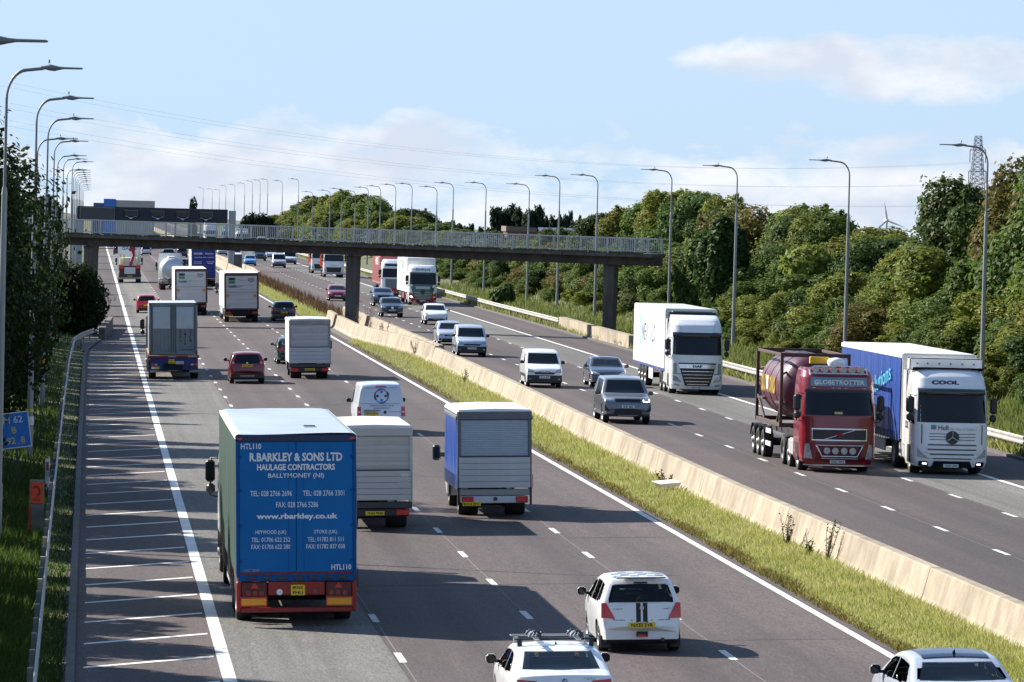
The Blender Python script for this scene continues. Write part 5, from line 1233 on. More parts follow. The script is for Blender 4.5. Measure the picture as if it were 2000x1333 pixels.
for x in (-.36, .36):
    MB().box(x-.05, x+.05, -1.0, .55, 1.488, 1.515, .01).obj('wheel_channel', MATS['chrome'], rk)
    cl = MB(); cl.tube([(x-.13, -.30, 1.52), (x-.05, -.28, 1.60), (x+.05, -.26, 1.58)], .022, 6); cl.tube([(x-.10, -.60, 1.52), (x+.02, -.58, 1.61), (x+.12, -.55, 1.55)], .022, 6); cl.box(x-.04, x+.06, -.5, -.38, 1.52, 1.60, .02); cl.cyl((x+.08, -.62, 1.53), (x+.08, -.52, 1.53), .04, None, 8)
    cl.obj('clamp', MATS['dark_steel'], rk)
    st_ = MB()
    for k in range(4): st_.tube([(x-.12+.07*k, -.75+.09*k, 1.52), (x-.08+.07*k, -.70+.09*k, 1.58)], .012, 5)
    st_.obj('strap', MATS['chrome'], rk)

# pale blue-silver saloon with a dark glass roof, half out of the frame
loc, rot = go(14.5, 77.6, 4.87)
a, b = -2.435, 2.435
S = saloon(4.87, 1.85, 1.46, paint=MATS['pale_silver'], holes=True, glass='window_glass', side_glass='privacy_glass', curve=.14, seat_y=.1)
t = car('saloon_car', 'pale silver saloon with a dark glass roof at the bottom right corner', 'car', loc, rot, S); K = S['_']
zt = lambda x, y: K['pr'](y)+.03*(1-(x/.62)**2)+.016
rp = MB(); xs = np.linspace(-.56, .56, 9)
rp.grid([[K['D']((x, y, zt(x, y))) for y in np.linspace(a+1.32, a+2.75, 10)] for x in xs], True); rp.obj('glass_roof', mat('roof_glass', (.010, .016, .040), .12, spec=.3), t)
MB().add([(.025, a+1.45, 1.45), (-.025, a+1.45, 1.45), (0, a+1.42, 1.53), (0, a+1.68, 1.45)], [(0, 1, 2), (0, 2, 3), (1, 3, 2)]).obj('aerial_fin', MATS['black_gloss'], t)

# white panel van, roundel on its back doors
loc, rot = go(11.22, 184.2, 4.9)
a, b = -2.45, 2.45
S = van(4.9, 1.90, 1.98, paint=paint('van_white', (.66, .70, .76), .3, .5, .15), belt=1.05, wheel=.33, curve=.07, tum=.17, prof=[(a, .50), (a+.02, .9), (a+.05, 1.12), (a+.20, 1.82), (a+.32, 1.94), (a+1.8, 1.97), (b-1.75, 1.94), (b-1.5, 1.84), (b-.85, 1.12), (b-.6, 1.04), (b-.2, .93), (b-.06, .8), (b-.01, .6), (b, .4)],
    windows=[('front', [(.80, 1.14), (.70, 1.80)]), ('side', [(b-1.85, 1.16), (b-1.05, 1.14), (b-1.5, 1.74), (b-1.85, 1.78)])],
    rear=[('tail_light', 'lamp_red', [(.765, .72), (.93, .72), (.915, 1.09), (.78, 1.09)], .014, True), ('tail_light_band', 'lamp_clear', [(.79, .86), (.91, .86), (.905, .92), (.79, .92)], .02, True), ('brake_lamp', 'lamp_red', [(-.21, 1.83), (.21, 1.83), (.20, 1.875), (-.20, 1.875)], .016, False), ('plate_recess', 'print_grey', [(-.66, .74), (-.04, .74), (-.04, .98), (-.66, .98)], .003, False)],
    front=(), sides=(), doors=(b-1.9, b-.95), seams=[('r', [(-.006, .55), (.006, .55), (.006, 1.25), (-.006, 1.25)]), ('r', [(-.74, 1.20), (.74, 1.20), (.74, 1.212), (-.74, 1.212)]), ('r', [(-.62, 1.80), (.62, 1.80), (.62, 1.81), (-.62, 1.81)]), ('r', [(-.82, .64), (.82, .64), (.82, .655), (-.82, .655)])], plate_r=(-.36, .83, 'GF16 DZJ'))
t = car('panel_van', 'white panel van with a blue roundel on its back doors', 'van', loc, rot, S); K = S['_']
def arc(cx, cz, r, a0, a1, w0, w1, o=.012, n=14):
    mb = MB(); A = []; B_ = []
    for i in range(n+1):
        q = math.radians(a0+(a1-a0)*i/n); w = w0+(w1-w0)*i/n
        for lst, rr in ((A, r-w/2), (B_, r+w/2)): x, z = cx+rr*math.cos(q), cz+rr*math.sin(q); lst.append(K['Pr'](x, z, o))
    mb.grid([A, B_]); return mb
mat('logo_blue', (.02, .20, .52), .4); mat('logo_navy', (.012, .018, .075), .4)
for a0, mn in ((20, 'logo_blue'), (110, 'logo_navy'), (200, 'logo_blue'), (290, 'logo_navy')):
    arc(.02, 1.50, .255, a0, a0+105, .012, .085).obj('logo_arc', MATS[mn], t)
    q = math.radians(a0+70); x, z = .02+.155*math.cos(q), 1.50+.155*math.sin(q); p = K['Pr'](x, z, .006); MB().cyl(p, (p[0], p[1]-.012, p[2]), .05, None, 12).obj('logo_dot', MATS[mn], t)
def tr(s, w, hh, m, x, z): text(s, w, hh, MATS[m], t, (x, K['D']((x, K['Yr'](z), 0))[1]-.02, z), (math.pi/2-.06, 0, 0), bold=.01)
tr('THE RESPITE & SUPPORT GROUP', .92, .05, 'print_navy', .02, 1.135); tr('HUDDERSFIELD', .62, .05, 'print_navy', .02, 1.04)
MB().cyl((.15, K['Yr'](.88)-.01, .88), (.15, K['Yr'](.88)-.035, .88), .06, None, 14).obj('emblem', MATS['dark_steel'], t)
tr('01484 000 000', .46, .035, 'print_grey', .52, .90); tr('PROVIDING CARE & SUPPORT', .95, .045, 'print_grey', .05, .56)

loc, rot = go(7.76, 236.6, 4.13)
S = hatch(4.13, 1.77, 1.56, paint=MATS['red_gloss'], belt=1.0, wheel=.335, sill=.26,
    rear=[('tail_light', 'lamp_red', [(.57, .98), (.82, .90), (.80, 1.10), (.70, 1.16)], .016, True), ('tail_light_lens', 'lamp_clear', [(.62, 1.02), (.74, .97), (.74, 1.06), (.68, 1.10)], .02, True), ('bumper_trim', 'black_plastic', [(-.80, .28), (.80, .28), (.80, .50), (-.80, .50)], .012, False), ('skid_plate', 'galvanised', [(-.34, .36), (.34, .36), (.38, .42), (-.38, .42)], .018, False)], plate_r=(0, .90, 'DT14 NXE'))
t = car('crossover_car', 'dark red crossover alone in the second lane, seen from behind', 'car', loc, rot, S)
MB().cyl((0, S['_']['Yr'](1.01)-.01, 1.02), (0, S['_']['Yr'](1.01)-.03, 1.02), .05, None, 12).obj('emblem', MATS['chrome'], t)
loc, rot = go(11.12, 264.4, 4.57)
car('estate_car', 'dark green car half hidden behind the white box truck', 'car', loc, rot, saloon(4.57, 1.77, 1.46, paint=MATS['green_gloss'], plate_r=(0, .75, 'YB09 HZK')))
loc, rot = go(4.5, 386, 4.0)
car('hatchback_car', 'bright red hatchback half hidden behind the grey container', 'car', loc, rot, hatch(4.0, 1.72, 1.48, paint=MATS['bright_red'], plate_r=(0, .62, 'YJ62 KLD')))
loc, rot = go(14.4, 358.5, 4.2)
t = car('hatchback_car', 'dark navy hatchback in the outside lane beside the grass', 'car', loc, rot, hatch(4.2, 1.78, 1.48, paint=MATS['navy_gloss'], plate_r=(0, .64, 'KT10 FPV')))
MB().cyl((0, -2.05, .95), (0, -2.03+.1, .95), .06, None, 12).obj('emblem', MATS['chrome'], t)

# ------------------------------------------------------------------ cars and vans on the right carriageway (seen from the front)
loc, rot = come(22.0, 195.6, 4.97)
S = suv(4.97, 2.0, 1.86, paint=MATS['grey_gloss'], plate_f=(0, .70, '4Z BL'), belt=1.16,
    front=[('headlight', 'lamp_clear', [(.56, .90), (.93, .90), (.92, 1.05), (.58, 1.02)], .014, True), ('grille', 'grille_black', [(-.50, .88), (.50, .88), (.53, 1.02), (-.53, 1.02)], .012, False), ('air_intake', 'grille_black', [(-.60, .40), (.60, .40), (.52, .58), (-.52, .58)], .012, False), ('side_intake', 'grille_black', [(.72, .50), (.95, .52), (.95, .80), (.88, .66)], .014, True), ('skid_plate', 'black_plastic', [(-.88, .30), (.88, .30), (.88, .40), (-.88, .40)], .014, False), ('trim_strip', 'galvanised', [(-.40, .335), (.40, .335), (.40, .36), (-.40, .36)], .022, False)])
t = car('suv_car', 'grey off-road car with a lit left headlamp beside the concrete barrier', 'car', loc, rot, S); K = S['_']
dl = MB(); 
K['patch'](K['Pf'], [(-.90, .905), (-.62, .905), (-.62, .93), (-.90, .93)], .026, 6, 1, dl); K['patch'](K['Pf'], [(-.90, .93), (-.87, .93), (-.87, 1.02), (-.90, 1.02)], .026, 1, 3, dl); K['patch'](K['Pf'], [(-.65, .93), (-.62, .93), (-.62, .99), (-.65, .99)], .026, 1, 3, dl); dl.obj('daytime_lamp', MATS['drl'], t)
gb = MB()
for z in (.91, .945, .98): K['patch'](K['Pf'], [(-.47, z), (.47, z), (.47, z+.012), (-.47, z+.012)], .018, 6, 1, gb)
gb.obj('grille_bar', MATS['dark_grey_gloss'], t)
loc, rot = come(25.55, 235.8, 4.6)
t = car('saloon_car', 'blue-grey saloon just behind the grey off-road car', 'car', loc, rot, saloon(4.6, 1.83, 1.48, paint=MATS['blue_grey_gloss'], plate_f=(0, .42, 'MF12 YWL')))
loc, rot = come(22.14, 233.6, 4.38)
S = van(4.38, 1.81, 1.82, paint=MATS['white_gloss'], plate_f=(0, .52, 'HV13 ZTE'))
t = car('car_van', 'white small van with a black bumper beside the barrier', 'van', loc, rot, S); K = S['_']
ch = MB(); K['patch'](K['Pf'], [(-.30, .76), (0, .82), (0, .845), (-.30, .785)], .02, 5, 1, ch); K['patch'](K['Pf'], [(0, .82), (.30, .76), (.30, .785), (0, .845)], .02, 5, 1, ch); ch.obj('chevron_trim', MATS['dark_steel'], t)
loc, rot = come(22.27, 280.4, 4.38)
S = van(4.38, 1.81, 1.82, paint=paint('van_silver', (.50, .56, .64), .3, .6, .3), plate_f=(0, .50, 'FH16 ZFJ'))
t = car('car_van', 'silver blue small van with a black bumper in the lane by the barrier', 'van', loc, rot, S); K = S['_']
ch = MB(); K['patch'](K['Pf'], [(-.30, .76), (0, .82), (0, .845), (-.30, .785)], .02, 5, 1, ch); K['patch'](K['Pf'], [(0, .82), (.30, .76), (.30, .785), (0, .845)], .02, 5, 1, ch); ch.obj('chevron_trim', MATS['chrome'], t)
loc, rot = come(22.75, 303, 4.3)
car('hatchback_car', 'pale silver car close behind the silver blue small van', 'car', loc, rot, hatch(4.3, 1.80, 1.50, paint=MATS['silver_gloss']))
loc, rot = come(25.5, 355.2, 4.36)
S = suv(4.36, 1.80, 1.56, paint=MATS['white_gloss'], belt=1.0, wheel=.34, plate_f=(0, .50, 'LN17 OVP'),
    prof=[(-2.18, .55), (-2.16, .9), (-2.1, 1.05), (-1.7, 1.40), (-1.45, 1.50), (-.6, 1.54), (0, 1.53), (.25, 1.47), (.98, 1.06), (1.2, 1.01), (1.9, .86), (2.1, .72), (2.16, .55), (2.18, .4)],
    windows=[('rear', [(.6, 1.1), (.55, 1.4)]), ('front', [(.74, 1.08), (.63, 1.44)]), ('side', [(-.05, 1.03), (.72, 1.03), (.28, 1.40), (-.05, 1.42)]), ('side', [(-.95, 1.06), (-.13, 1.03), (-.13, 1.42), (-.8, 1.41)])],
    front=[('headlight', 'lamp_clear', [(.45, .74), (.86, .80), (.82, .90), (.5, .82)], .014, True), ('grille', 'grille_black', [(-.30, .78), (.30, .78), (.34, .84), (-.34, .84)], .012, False), ('air_intake', 'grille_black', [(-.72, .32), (.72, .32), (.52, .50), (-.52, .50)], .012, False), ('side_intake', 'grille_black', [(.70, .42), (.82, .44), (.80, .64), (.76, .60)], .014, True)], mirror=(1.08, .75))
car('crossover_car', 'white crossover with black trim in the middle lane under the bridge', 'car', loc, rot, S)
loc, rot = come(23.6, 377.2, 4.42)
S = suv(4.42, 1.82, 1.52, paint=MATS['dark_grey_gloss'], belt=1.0, wheel=.34, plate_f=(0, .56, 'KX66 LGA'),
    prof=[(-2.21, .55), (-2.19, .9), (-2.1, 1.05), (-1.75, 1.38), (-1.5, 1.46), (-.6, 1.50), (0, 1.49), (.2, 1.45), (.95, 1.06), (1.2, 1.01), (1.95, .90), (2.12, .76), (2.19, .6), (2.21, .4)],
    windows=[('rear', [(.6, 1.1), (.55, 1.38)]), ('front', [(.75, 1.08), (.64, 1.42)]), ('side', [(-.05, 1.03), (.72, 1.03), (.26, 1.38), (-.05, 1.40)]), ('side', [(-.95, 1.06), (-.13, 1.03), (-.13, 1.40), (-.8, 1.38)])],
    front=[('headlight', 'lamp_clear', [(.46, .70), (.86, .76), (.82, .88), (.5, .82)], .014, True), ('grille', 'grille_black', [(-.40, .64), (.40, .64), (.44, .84), (-.44, .84)], .012, False), ('air_intake', 'grille_black', [(-.62, .36), (.62, .36), (.60, .50), (-.60, .50)], .012, False), ('lower_trim', 'chrome', [(.40, .32), (.86, .42), (.86, .48), (.45, .38)], .018, True)], mirror=(1.08, .75))
t = car('suv_car', 'dark grey crossover with a round grille badge, left of the white crossover', 'car', loc, rot, S)
MB().cyl((0, 2.10, .74), (0, 2.19, .74), .10, None, 14).obj('emblem', MATS['chrome'], t)
loc, rot = come(25.3, 417, 4.5)
car('suv_car', 'dark blue-grey car close behind the dark grey crossover', 'car', loc, rot, suv(4.5, 1.85, 1.62, paint=MATS['blue_grey_gloss'], belt=1.04, wheel=.35, plate_f=(0, .58, 'BD65 KRE')))
loc, rot = come(22.35, 437, 4.3)
car('hatchback_car', 'red car by the barrier, just left of the middle bridge pier', 'car', loc, rot, hatch(4.3, 1.78, 1.46, paint=MATS['red_gloss'], plate_f=(0, .48, 'YK15 UDH')))
FARCARS = [('hatchback_car', 'sky blue car beyond the bridge, left of the silver van', hatch, 22.1, 673, dict(L=4.0, W=1.75, H=1.5, paint='sky_blue_gloss')),
    ('panel_van', 'silver van with a low black bumper beyond the bridge', van, 25.6, 659, dict(L=4.9, W=1.9, H=1.97, paint='silver_gloss')),
    ('panel_van', 'white dark-bumpered van behind the silver van beyond the bridge', van, 28.75, 700, dict(L=5.0, W=1.95, H=2.1, paint='van_white')),
    ('hatchback_car', 'white car second from the left in the queue beyond the bridge', hatch, 22.5, 752, dict(L=4.1, W=1.76, H=1.48, paint='white_gloss')),
    ('hatchback_car', 'silver car by the far barrier, leftmost of the oncoming queue', hatch, 21.6, 800, dict(L=4.1, W=1.76, H=1.46, paint='silver_gloss')),
    ('suv_car', 'black off-road car peeping under the bridge behind the blue car', suv, 25.6, 735, dict(L=4.7, W=1.9, H=1.75, paint='black_gloss')),
    ('saloon_car', 'silver grey saloon peeping under the bridge behind the silver van', saloon, 28.6, 770, dict(L=4.6, W=1.8, H=1.45, paint='pale_silver'))]
for nm, lb, fn, x, y, kw in FARCARS:
    kw = dict(kw); kw['paint'] = MATS[kw['paint']]
    loc, rot = come(x, y, kw['L']); car(nm, lb, 'van' if 'van' in nm else 'car', loc, rot, fn(**kw))
FARREAR = [('hatchback_car', 'dark car at the far end of the nearside lane, beside the crane lorry', hatch, 4.4, 800, dict(L=4.1, W=1.76, H=1.48, paint='black_gloss')),
    ('hatchback_car', 'dark red car just beyond the silver tanker', hatch, 10.6, 640, dict(L=4.2, W=1.78, H=1.5, paint='red_gloss')),
    ('hatchback_car', 'white car farther off in the lane past the silver tanker', hatch, 8.9, 790, dict(L=4.1, W=1.76, H=1.5, paint='white_gloss')),
    ('suv_car', 'black off-road car in line beyond the silver tanker', suv, 11.4, 720, dict(L=4.6, W=1.9, H=1.75, paint='black_gloss')),
    ('suv_car', 'dark grey off-road car showing between the tanker and the blue trailer', suv, 11.3, 590, dict(L=4.6, W=1.9, H=1.85, paint='dark_grey_gloss')),
    ('hatchback_car', 'dark blue car in the distance at the right of the blue trailer', hatch, 14.2, 760, dict(L=4.1, W=1.76, H=1.5, paint='navy_gloss'))]
for nm, lb, fn, x, y, kw in FARREAR:
    kw = dict(kw); kw['paint'] = MATS[kw['paint']]
    loc, rot = go(x, y, kw['L']); car(nm, lb, 'car', loc, rot, fn(**kw))

# ------------------------------------------------------------------ lorries and box vans on the left carriageway (seen from behind)
mat('trailer_blue', (.006, .150, .42), .6, spec=.2, var=.16, vscale=1.2); mat('trailer_blue_edge', (.005, .09, .28), .6, spec=.2, var=.2)
mat('curtain_green', (.012, .055, .045), .55, var=.45, vscale=1.6, col2=(.03, .05, .035)); mat('roof_film', (0.3744, 0.4320, 0.4752), .45, var=.22, vscale=.7, stretch=(0.7200, 0.2160, 0.7200)); mat('trim_white', (.74, .75, .74), .5)
mat('chassis_red', (.36, .022, .014), .5, var=.35, vscale=4); mat('reflector_amber', (.95, .40, .015), .4, var=.15, vscale=10); mat('reflector_red', (.7, .05, .01), .35)
mat('aluminium', (.50, .50, .49), .42, .35, var=.18, vscale=1.4, stretch=(.3, 1, 3)); mat('shutter_silver', (.45, .51, .57), .45, .15, var=.10); mat('frame_grey', (.13, .14, .15), .5, var=.2); mat('grp_cream', (.66, .63, .57), .5, var=.15, vscale=1.2); mat('box_white', (.70, .70, .69), .5, var=.15, vscale=1.5)
mat('curtain_blue', (0.0093, 0.0527, 0.2604), .4, coat=.25, var=.18, vscale=1.1); mat('mud_black', (.02, .02, .02), .8)
def folds(par, x, y0, y1, z0, z1, m, s=-1, amp=.025, pitch=.28, name='curtain', ny=None, seed=0, sag=.0):
    """a curtain side hanging in uneven folds"""
    r = np.random.default_rng(seed); ny = ny or max(12, int((y1-y0)/.10)); ph = r.uniform(0, 6, 4)
    mb = MB(); rows = []
    for i in range(ny+1):
        y = y0+(y1-y0)*i/ny; col = []
        for j in range(9):
            v = j/8; k = math.sin(v*math.pi)**.6
            d = amp*k*(math.sin(y*2*math.pi/pitch+ph[0]+.8*math.sin(y*1.1+ph[1]))*.5+math.sin(y*2*math.pi/pitch/2.7+ph[2]+v)*.7)
            zz = z0+(z1-z0)*v-(sag*(1-v)*abs(math.sin(y*math.pi/.62)) if sag else 0)
            col.append((x+s*(.01+abs(amp)*.6+d), y, zz))
        rows.append(col)
    mb.grid(rows if s > 0 else rows[::-1], True); return mb.obj(name, m, par)
def straps(par, x, ys, z0, z1, s=-1, m='black_plastic'):
    mb = MB()
    for y in ys: mb.box(x+s*.05, x+s*.062, y-.025, y+.025, z0, z1)
    return mb.obj('strap', MATS[m], par)
def lights(par, xs, y, z0, z1, m='lamp_red', face=-1, name='tail_light'):
    for xa, xb in xs: MB().box(xa, xb, y-.03, y+.03, z0, z1, .012).obj(name, MATS[m], par)
def tractor_rear(par, y, paint_, H=3.4, dual_y=None):
    """the tractor unit ahead of a trailer as it shows from behind: cab block, mirrors, tanks, wheels"""
    F, patch, sp, bar, body, fw = cab(par, y+2.25, dict(rings=[(.45, .0, 1.2), (1.0, 0, 1.24), (1.9, .05, 1.24), (2.8, .3, 1.22), (H-.1, .7, 1.15), (H, .95, 1.05)], screen=(1.95, 2.75, 1.12, 1.08), paint=paint_))
    chassis(par, y-3.4, y+2, .95); axle(par, y+.85, .5, 2.5, False, 'front'); axle(par, y-2.8, .5, 2.5, True)
    MB().cyl((1.0, y-1.7, .75), (1.0, y-.4, .75), .32, None, 14).obj('fuel_tank', MATS['aluminium'], par); MB().box(-1.2, -.75, y-1.7, y-.5, .45, 1.05, .05).obj('fuel_tank', MATS['aluminium'], par)
    return F, patch, sp, bar, body, fw

# 1: the blue-backed curtain trailer in front
Y0 = 101.7
t = thing('curtain_lorry', 'articulated lorry with a blue lettered back, green curtains and a pale roof', 'lorry', (4.50, Y0, gz(4.50)), (0, LEAN, 0))
W, L = 2.55, 13.6; hw = W/2; z0, z1 = 1.13, 4.08
MB().box(-hw+.06, hw-.06, .10, L-.05, z0+.10, z1-.05).obj('load_bay', mat('bay_dark', (.03, .045, .05), .8), t)
MB().box(-hw+.01, hw-.01, .05, L, z0-.10, z0+.08, .01).obj('side_rail', MATS['chassis_red'], t)
for s in (-1, 1):
    d = MB().box(s*.004, s*(hw-.075), .012, .05, z0+.03, z1-.16, .01).obj('rear_door', MATS['trailer_blue'], t)
    hm = MB().box(s*(hw-.13), s*(hw-.04), .0, .02, -.035, .035, .006).mesh('hinge', MATS['trailer_blue_edge'])
    for z in (1.4, 2.15, 2.9, 3.6): link('hinge', hm, d, (0, 0, z))
    MB().tube([(s*.16, .012, 1.2), (s*.16, .012, 3.88)], .006, 5).obj('lock_bar', MATS['trailer_blue_edge'], d)
    MB().box(s*(hw-.075), s*hw, 0, .14, z0-.05, z1-.10, .012).obj('corner_post', MATS['trailer_blue_edge'], t)
    lm = MB().box(s*(hw-.14), s*(hw-.03), -.012, .01, z1-.115, z1-.065); lm.obj('marker_lamp', MATS['lamp_red'], t)
MB().box(-hw, hw, .0, .16, z1-.16, z1-.01, .012).obj('header', mat('header_navy', (.008, .03, .10), .5, var=.3), t)
hm = MB().box(-.05, .05, -.02, .0, z1-.12, z1-.07, .008).mesh('header_fitting', MATS['dark_steel'])
for x in (-.62, -.50, -.12, .0, .12, .55): link('header_fitting', hm, t, (x, 0, 0))
rows = []
for i in range(25):
    y = .02+(L-.05)*i/24; w = hw-.01-(.16*max(0, (i-21)/3) if i > 21 else 0)
    rows.append([(-w, y, z1-.04-.1*max(0, (i-21)/3)), (-w+.03, y, z1+.01-.06*max(0, (i-21)/3))]+[(x, y, z1+.012+.016*math.sin(i*1.9+x*2)-.06*max(0, (i-21)/3)) for x in np.linspace(-hw*.9, hw*.9, 7)]+[(w-.03, y, z1+.01-.06*max(0, (i-21)/3)), (w, y, z1-.04-.1*max(0, (i-21)/3))])
mb = MB(); mb.grid(rows[::-1], True); mb.obj('roof', MATS['roof_film'], t)
for s in (-1, 1): MB().box(s*(hw-.03), s*(hw+.012), .02, L-1.2, z1-.11, z1-.02, .008).obj('roof_rail', MATS['trim_white'], t)
MB().box(.30, .55, 3.1, 3.3, z1+.02, z1+.04).obj('roof_patch', MATS['dark_steel'], t)
for s in (-1, 1):
    folds(t, s*(hw-.03), .16, L, 1.10, z1-.10, MATS['curtain_green'], s, .035, .55, seed=3)
    straps(t, s*(hw-.01), np.arange(.4, 13.3, .55), .78, 1.22, s)
TX = MATS['print_white']
def rt(s, w, h, x, z, bold=.02, y=-.0005, m=None): text(s, w, h, m or TX, t, (x, y+.011, z), REAR, bold=bold)
rt('HTL110', .43, .12, -.95, 3.83); rt('R.BARKLEY & SONS LTD', 1.96, .185, 0, 3.60, .035); rt('HAULAGE CONTRACTORS', 1.65, .135, 0, 3.385, .035); rt('BALLYMONEY (NI)', 1.18, .125, 0, 3.195, .01)
rt('TEL: 028 2766 2696', .88, .115, -.53, 2.83, .005); rt('TEL: 028 2766 3301', .88, .115, .58, 2.83, .005); rt('FAX: 028 2766 5286', .89, .115, .02, 2.59, .005); rt('www.rbarkley.co.uk', 1.72, .15, .02, 2.33, .035)
rt('HEYWOOD (UK)', .65, .10, -.54, 2.0, .005); rt('STOKE (UK)', .49, .10, .62, 2.0, .005); rt('TEL: 01706 622 252', .82, .095, -.54, 1.85, .005); rt('TEL: 01782 811 511', .76, .095, .62, 1.85, .005)
rt('FAX: 01706 622 280', .82, .095, -.54, 1.70, .005); rt('FAX: 01782 837 058', .82, .095, .62, 1.70, .005); rt('HTL110', .42, .115, .95, 1.26); rt('DEC 2009', .32, .06, -.95, 1.20, .01, m=MATS['print_grey'])
chassis(t, .15, 12.6, 1.0)
MB().box(-hw+.04, hw-.04, .0, .12, .97, 1.11, .01).obj('rear_sill', MATS['trailer_blue_edge'], t)
hm = MB().box(-.10, .10, -.03, .0, 1.01, 1.07, .01).mesh('locking_gear', MATS['dark_steel'])
for x in (-.95, -.62, -.3, .05, .35, .66, .98): link('locking_gear', hm, t, (x, 0, 0))
for s in (-1, 1):
    u = MB().box(s*.62, s*(hw-.10), .02, .14, .62, .96, .02).obj('lamp_panel', mat('lamp_panel', (.10, .008, .008), .4), t)
    for k, x in enumerate((.74, .88, 1.02)): MB().cyl((s*x, .02, .72), (s*x, -.012, .72), .055, None, 14).obj('tail_light', MATS['lamp_dim_red'], u)
    MB().add([(s*.80, .012, .82), (s*.98, .012, .82), (s*.89, .012, .94)], [(0, 1, 2)]).obj('reflector', MATS['lamp_red'], u)
    rp = MB().box(s*.62, s*1.19, -.01, .03, .43, .64, .006).obj('reflector_board', MATS['reflector_red'], t)
    MB().box(s*.645, s*1.165, -.016, -.0105, .465, .605).obj('reflector_panel', MATS['reflector_amber'], rp)
    MB().box(s*1.17, s*(hw-.005), .0, .22, .32, .96, .02).obj('corner_guard', MATS['chassis_red'], t)
MB().box(-.60, .60, .03, .12, .67, .96, .01).obj('rear_panel', MATS['chassis_red'], t)
MB().box(-hw+.10, hw-.10, -.02, .08, .31, .41, .015).obj('bumper_bar', MATS['chassis_red'], t)
for x, m_ in ((-.36, 'sign_white'), (.40, 'lamp_dim_red')): MB().cyl((x, .03, .74), (x, -.01, .74), .065, None, 14).obj('round_lamp', MATS[m_], t)
plate(t, .03, .01, .78, 'MX65|FHU', True, -1, .30, .22)
for y in (1.9, 3.2, 4.5): axle(t, y, .50, 2.5, False)
for s in (-1, 1):
    MB().box(s*.86, s*1.22, .98, 1.02, .22, .60).obj('mud_flap', MATS['mud_black'], t)
    MB().box(s*1.20, s*1.24, 5.4, 8.6, .45, .95).obj('side_guard', MATS['aluminium'], t)
tractor_rear(t, L+.9, paint('cab_cream', (.62, .62, .58)), 3.3)

# box vans
def box_van(label, X, Yr, W, L, z0, H, side_m, S):
    t = thing('box_van', label, 'box van', (X, Yr, gz(X)), (0, LEAN, 0)); hw = W/2
    MB().box(-hw+.01, hw-.01, .02, L, z0, H-.08, .02).obj('box_body', side_m, t)
    rows = []
    for y, d in ((-.01, .06), (.03, .0), (L*.5, 0), (L-.05, .0), (L+.25, .18)):
        rows.append([(-hw-.012, y, H-.12), (-hw-.012, y, H-.05-d*.3), (-hw+.05, y, H-d*.7), (0, y, H+.03-d), (hw-.05, y, H-d*.7), (hw+.012, y, H-.05-d*.3), (hw+.012, y, H-.12)])
    mb = MB(); mb.grid(rows[::-1], False); mb.add(rows[0], [tuple(range(6, -1, -1))]); mb.obj('roof', S.get('roof', MATS['trim_white']), t)
    fm = S['frame']; fr = MB().box(-hw, hw, -.06, .02, H-.28, H-.055, .012)
    fr.obj('header', fm, t)
    for s in (-1, 1): MB().box(s*(hw-.10), s*hw, -.06, .02, z0-.05, H-.285, .012).obj('corner_post', fm, t)
    zm = S['split']; n = S.get('slats', 18); h = (H-.30-zm)/n; mb = MB()
    for k in range(n):
        za = zm+k*h; mb.add([(-hw+.10, -.012, za), (hw-.10, -.012, za), (hw-.10, -.026, za+h*.55), (-hw+.10, -.026, za+h*.55), (-hw+.10, -.012, za+h*.97), (hw-.10, -.012, za+h*.97)], [(0, 1, 2, 3), (3, 2, 5, 4)])
    tag(mb.obj('shutter', S['shutter'], t), kind='stuff' if n > 8 else None)
    pn = S.get('planks', 4); ph = (zm-.03-z0)/pn; lift = MB().box(-hw+.04, hw-.04, -.085, -.062, z0, zm-.02).obj('tail_lift', MATS['frame_grey'], t)
    pm = MB().box(-hw+.05, hw-.05, -.02, 0, .004, ph-.004, .006).mesh('plank', S['lift'])
    for k in range(pn): link('plank', pm, lift, (0, -.086, z0+k*ph))
    MB().box(-hw+.08, hw-.08, -.10, -.06, zm-.035, zm+.005).obj('lift_edge', MATS['dark_steel'], t)
    MB().box(-hw+.02, hw-.02, -.05, .06, z0-.22, z0-.04, .015).obj('rear_beam', S.get('beam', MATS['dark_steel']), t)
    MB().box(-hw+.10, hw-.10, -.04, .05, z0-.44, z0-.235, .02).obj('bumper', S.get('bumper', MATS['black_plastic']), t)
    for s in (-1, 1): MB().box(s*(hw-.46), s*(hw-.12), -.075, -.03, z0-.42, z0-.25, .02).obj('tail_light', MATS['lamp_red'], t)
    chassis(t, .1, L+.5, z0-.05, .40)
    axle(t, 1.25, .35, W-.18, True); axle(t, L+.75, .35, W-.25, False, 'front')
    hb = 2.0
    F, patch, sp, bar, body, fw = cab(t, L+1.75, dict(rings=[(.35, .0, .93), (.8, 0, .98), (1.15, .10, .98), (1.3, .55, .97), (2.1, 1.15, .86), (2.2, 1.3, .8)], screen=(1.35, 2.05, .86, .78), paint=S.get('cab', MATS['white_gloss']), len=1.7, no_mirrors=True))
    for s in (-1, 1):
        m_ = MB().box(s*(hw+.10), s*(hw+.34), L+.55, L+.68, 1.35, 1.80, .05).obj('mirror', MATS['black_plastic'], t); MB().box(s*(hw+.13), s*(hw+.31), L+.54, L+.548, 1.42, 1.74).obj('mirror_glass', MATS['glass_dark'], m_)
        MB().box(s*.9, s*(hw+.14), L+.58, L+.66, 1.45, 1.58, .02).obj('mirror_arm', MATS['black_plastic'], m_)
    return t
t = box_van('silver-backed box van beside the big blue lorry, with a door handle', 7.86, 131.2, 2.12, 5.4, .82, 2.86, MATS['grp_cream'], dict(frame=MATS['aluminium'], split=1.66, slats=4, shutter=mat('door_cream', (.50, .48, .45), .5, var=.10), planks=5, lift=MATS['aluminium'], roof=MATS['grp_cream']))
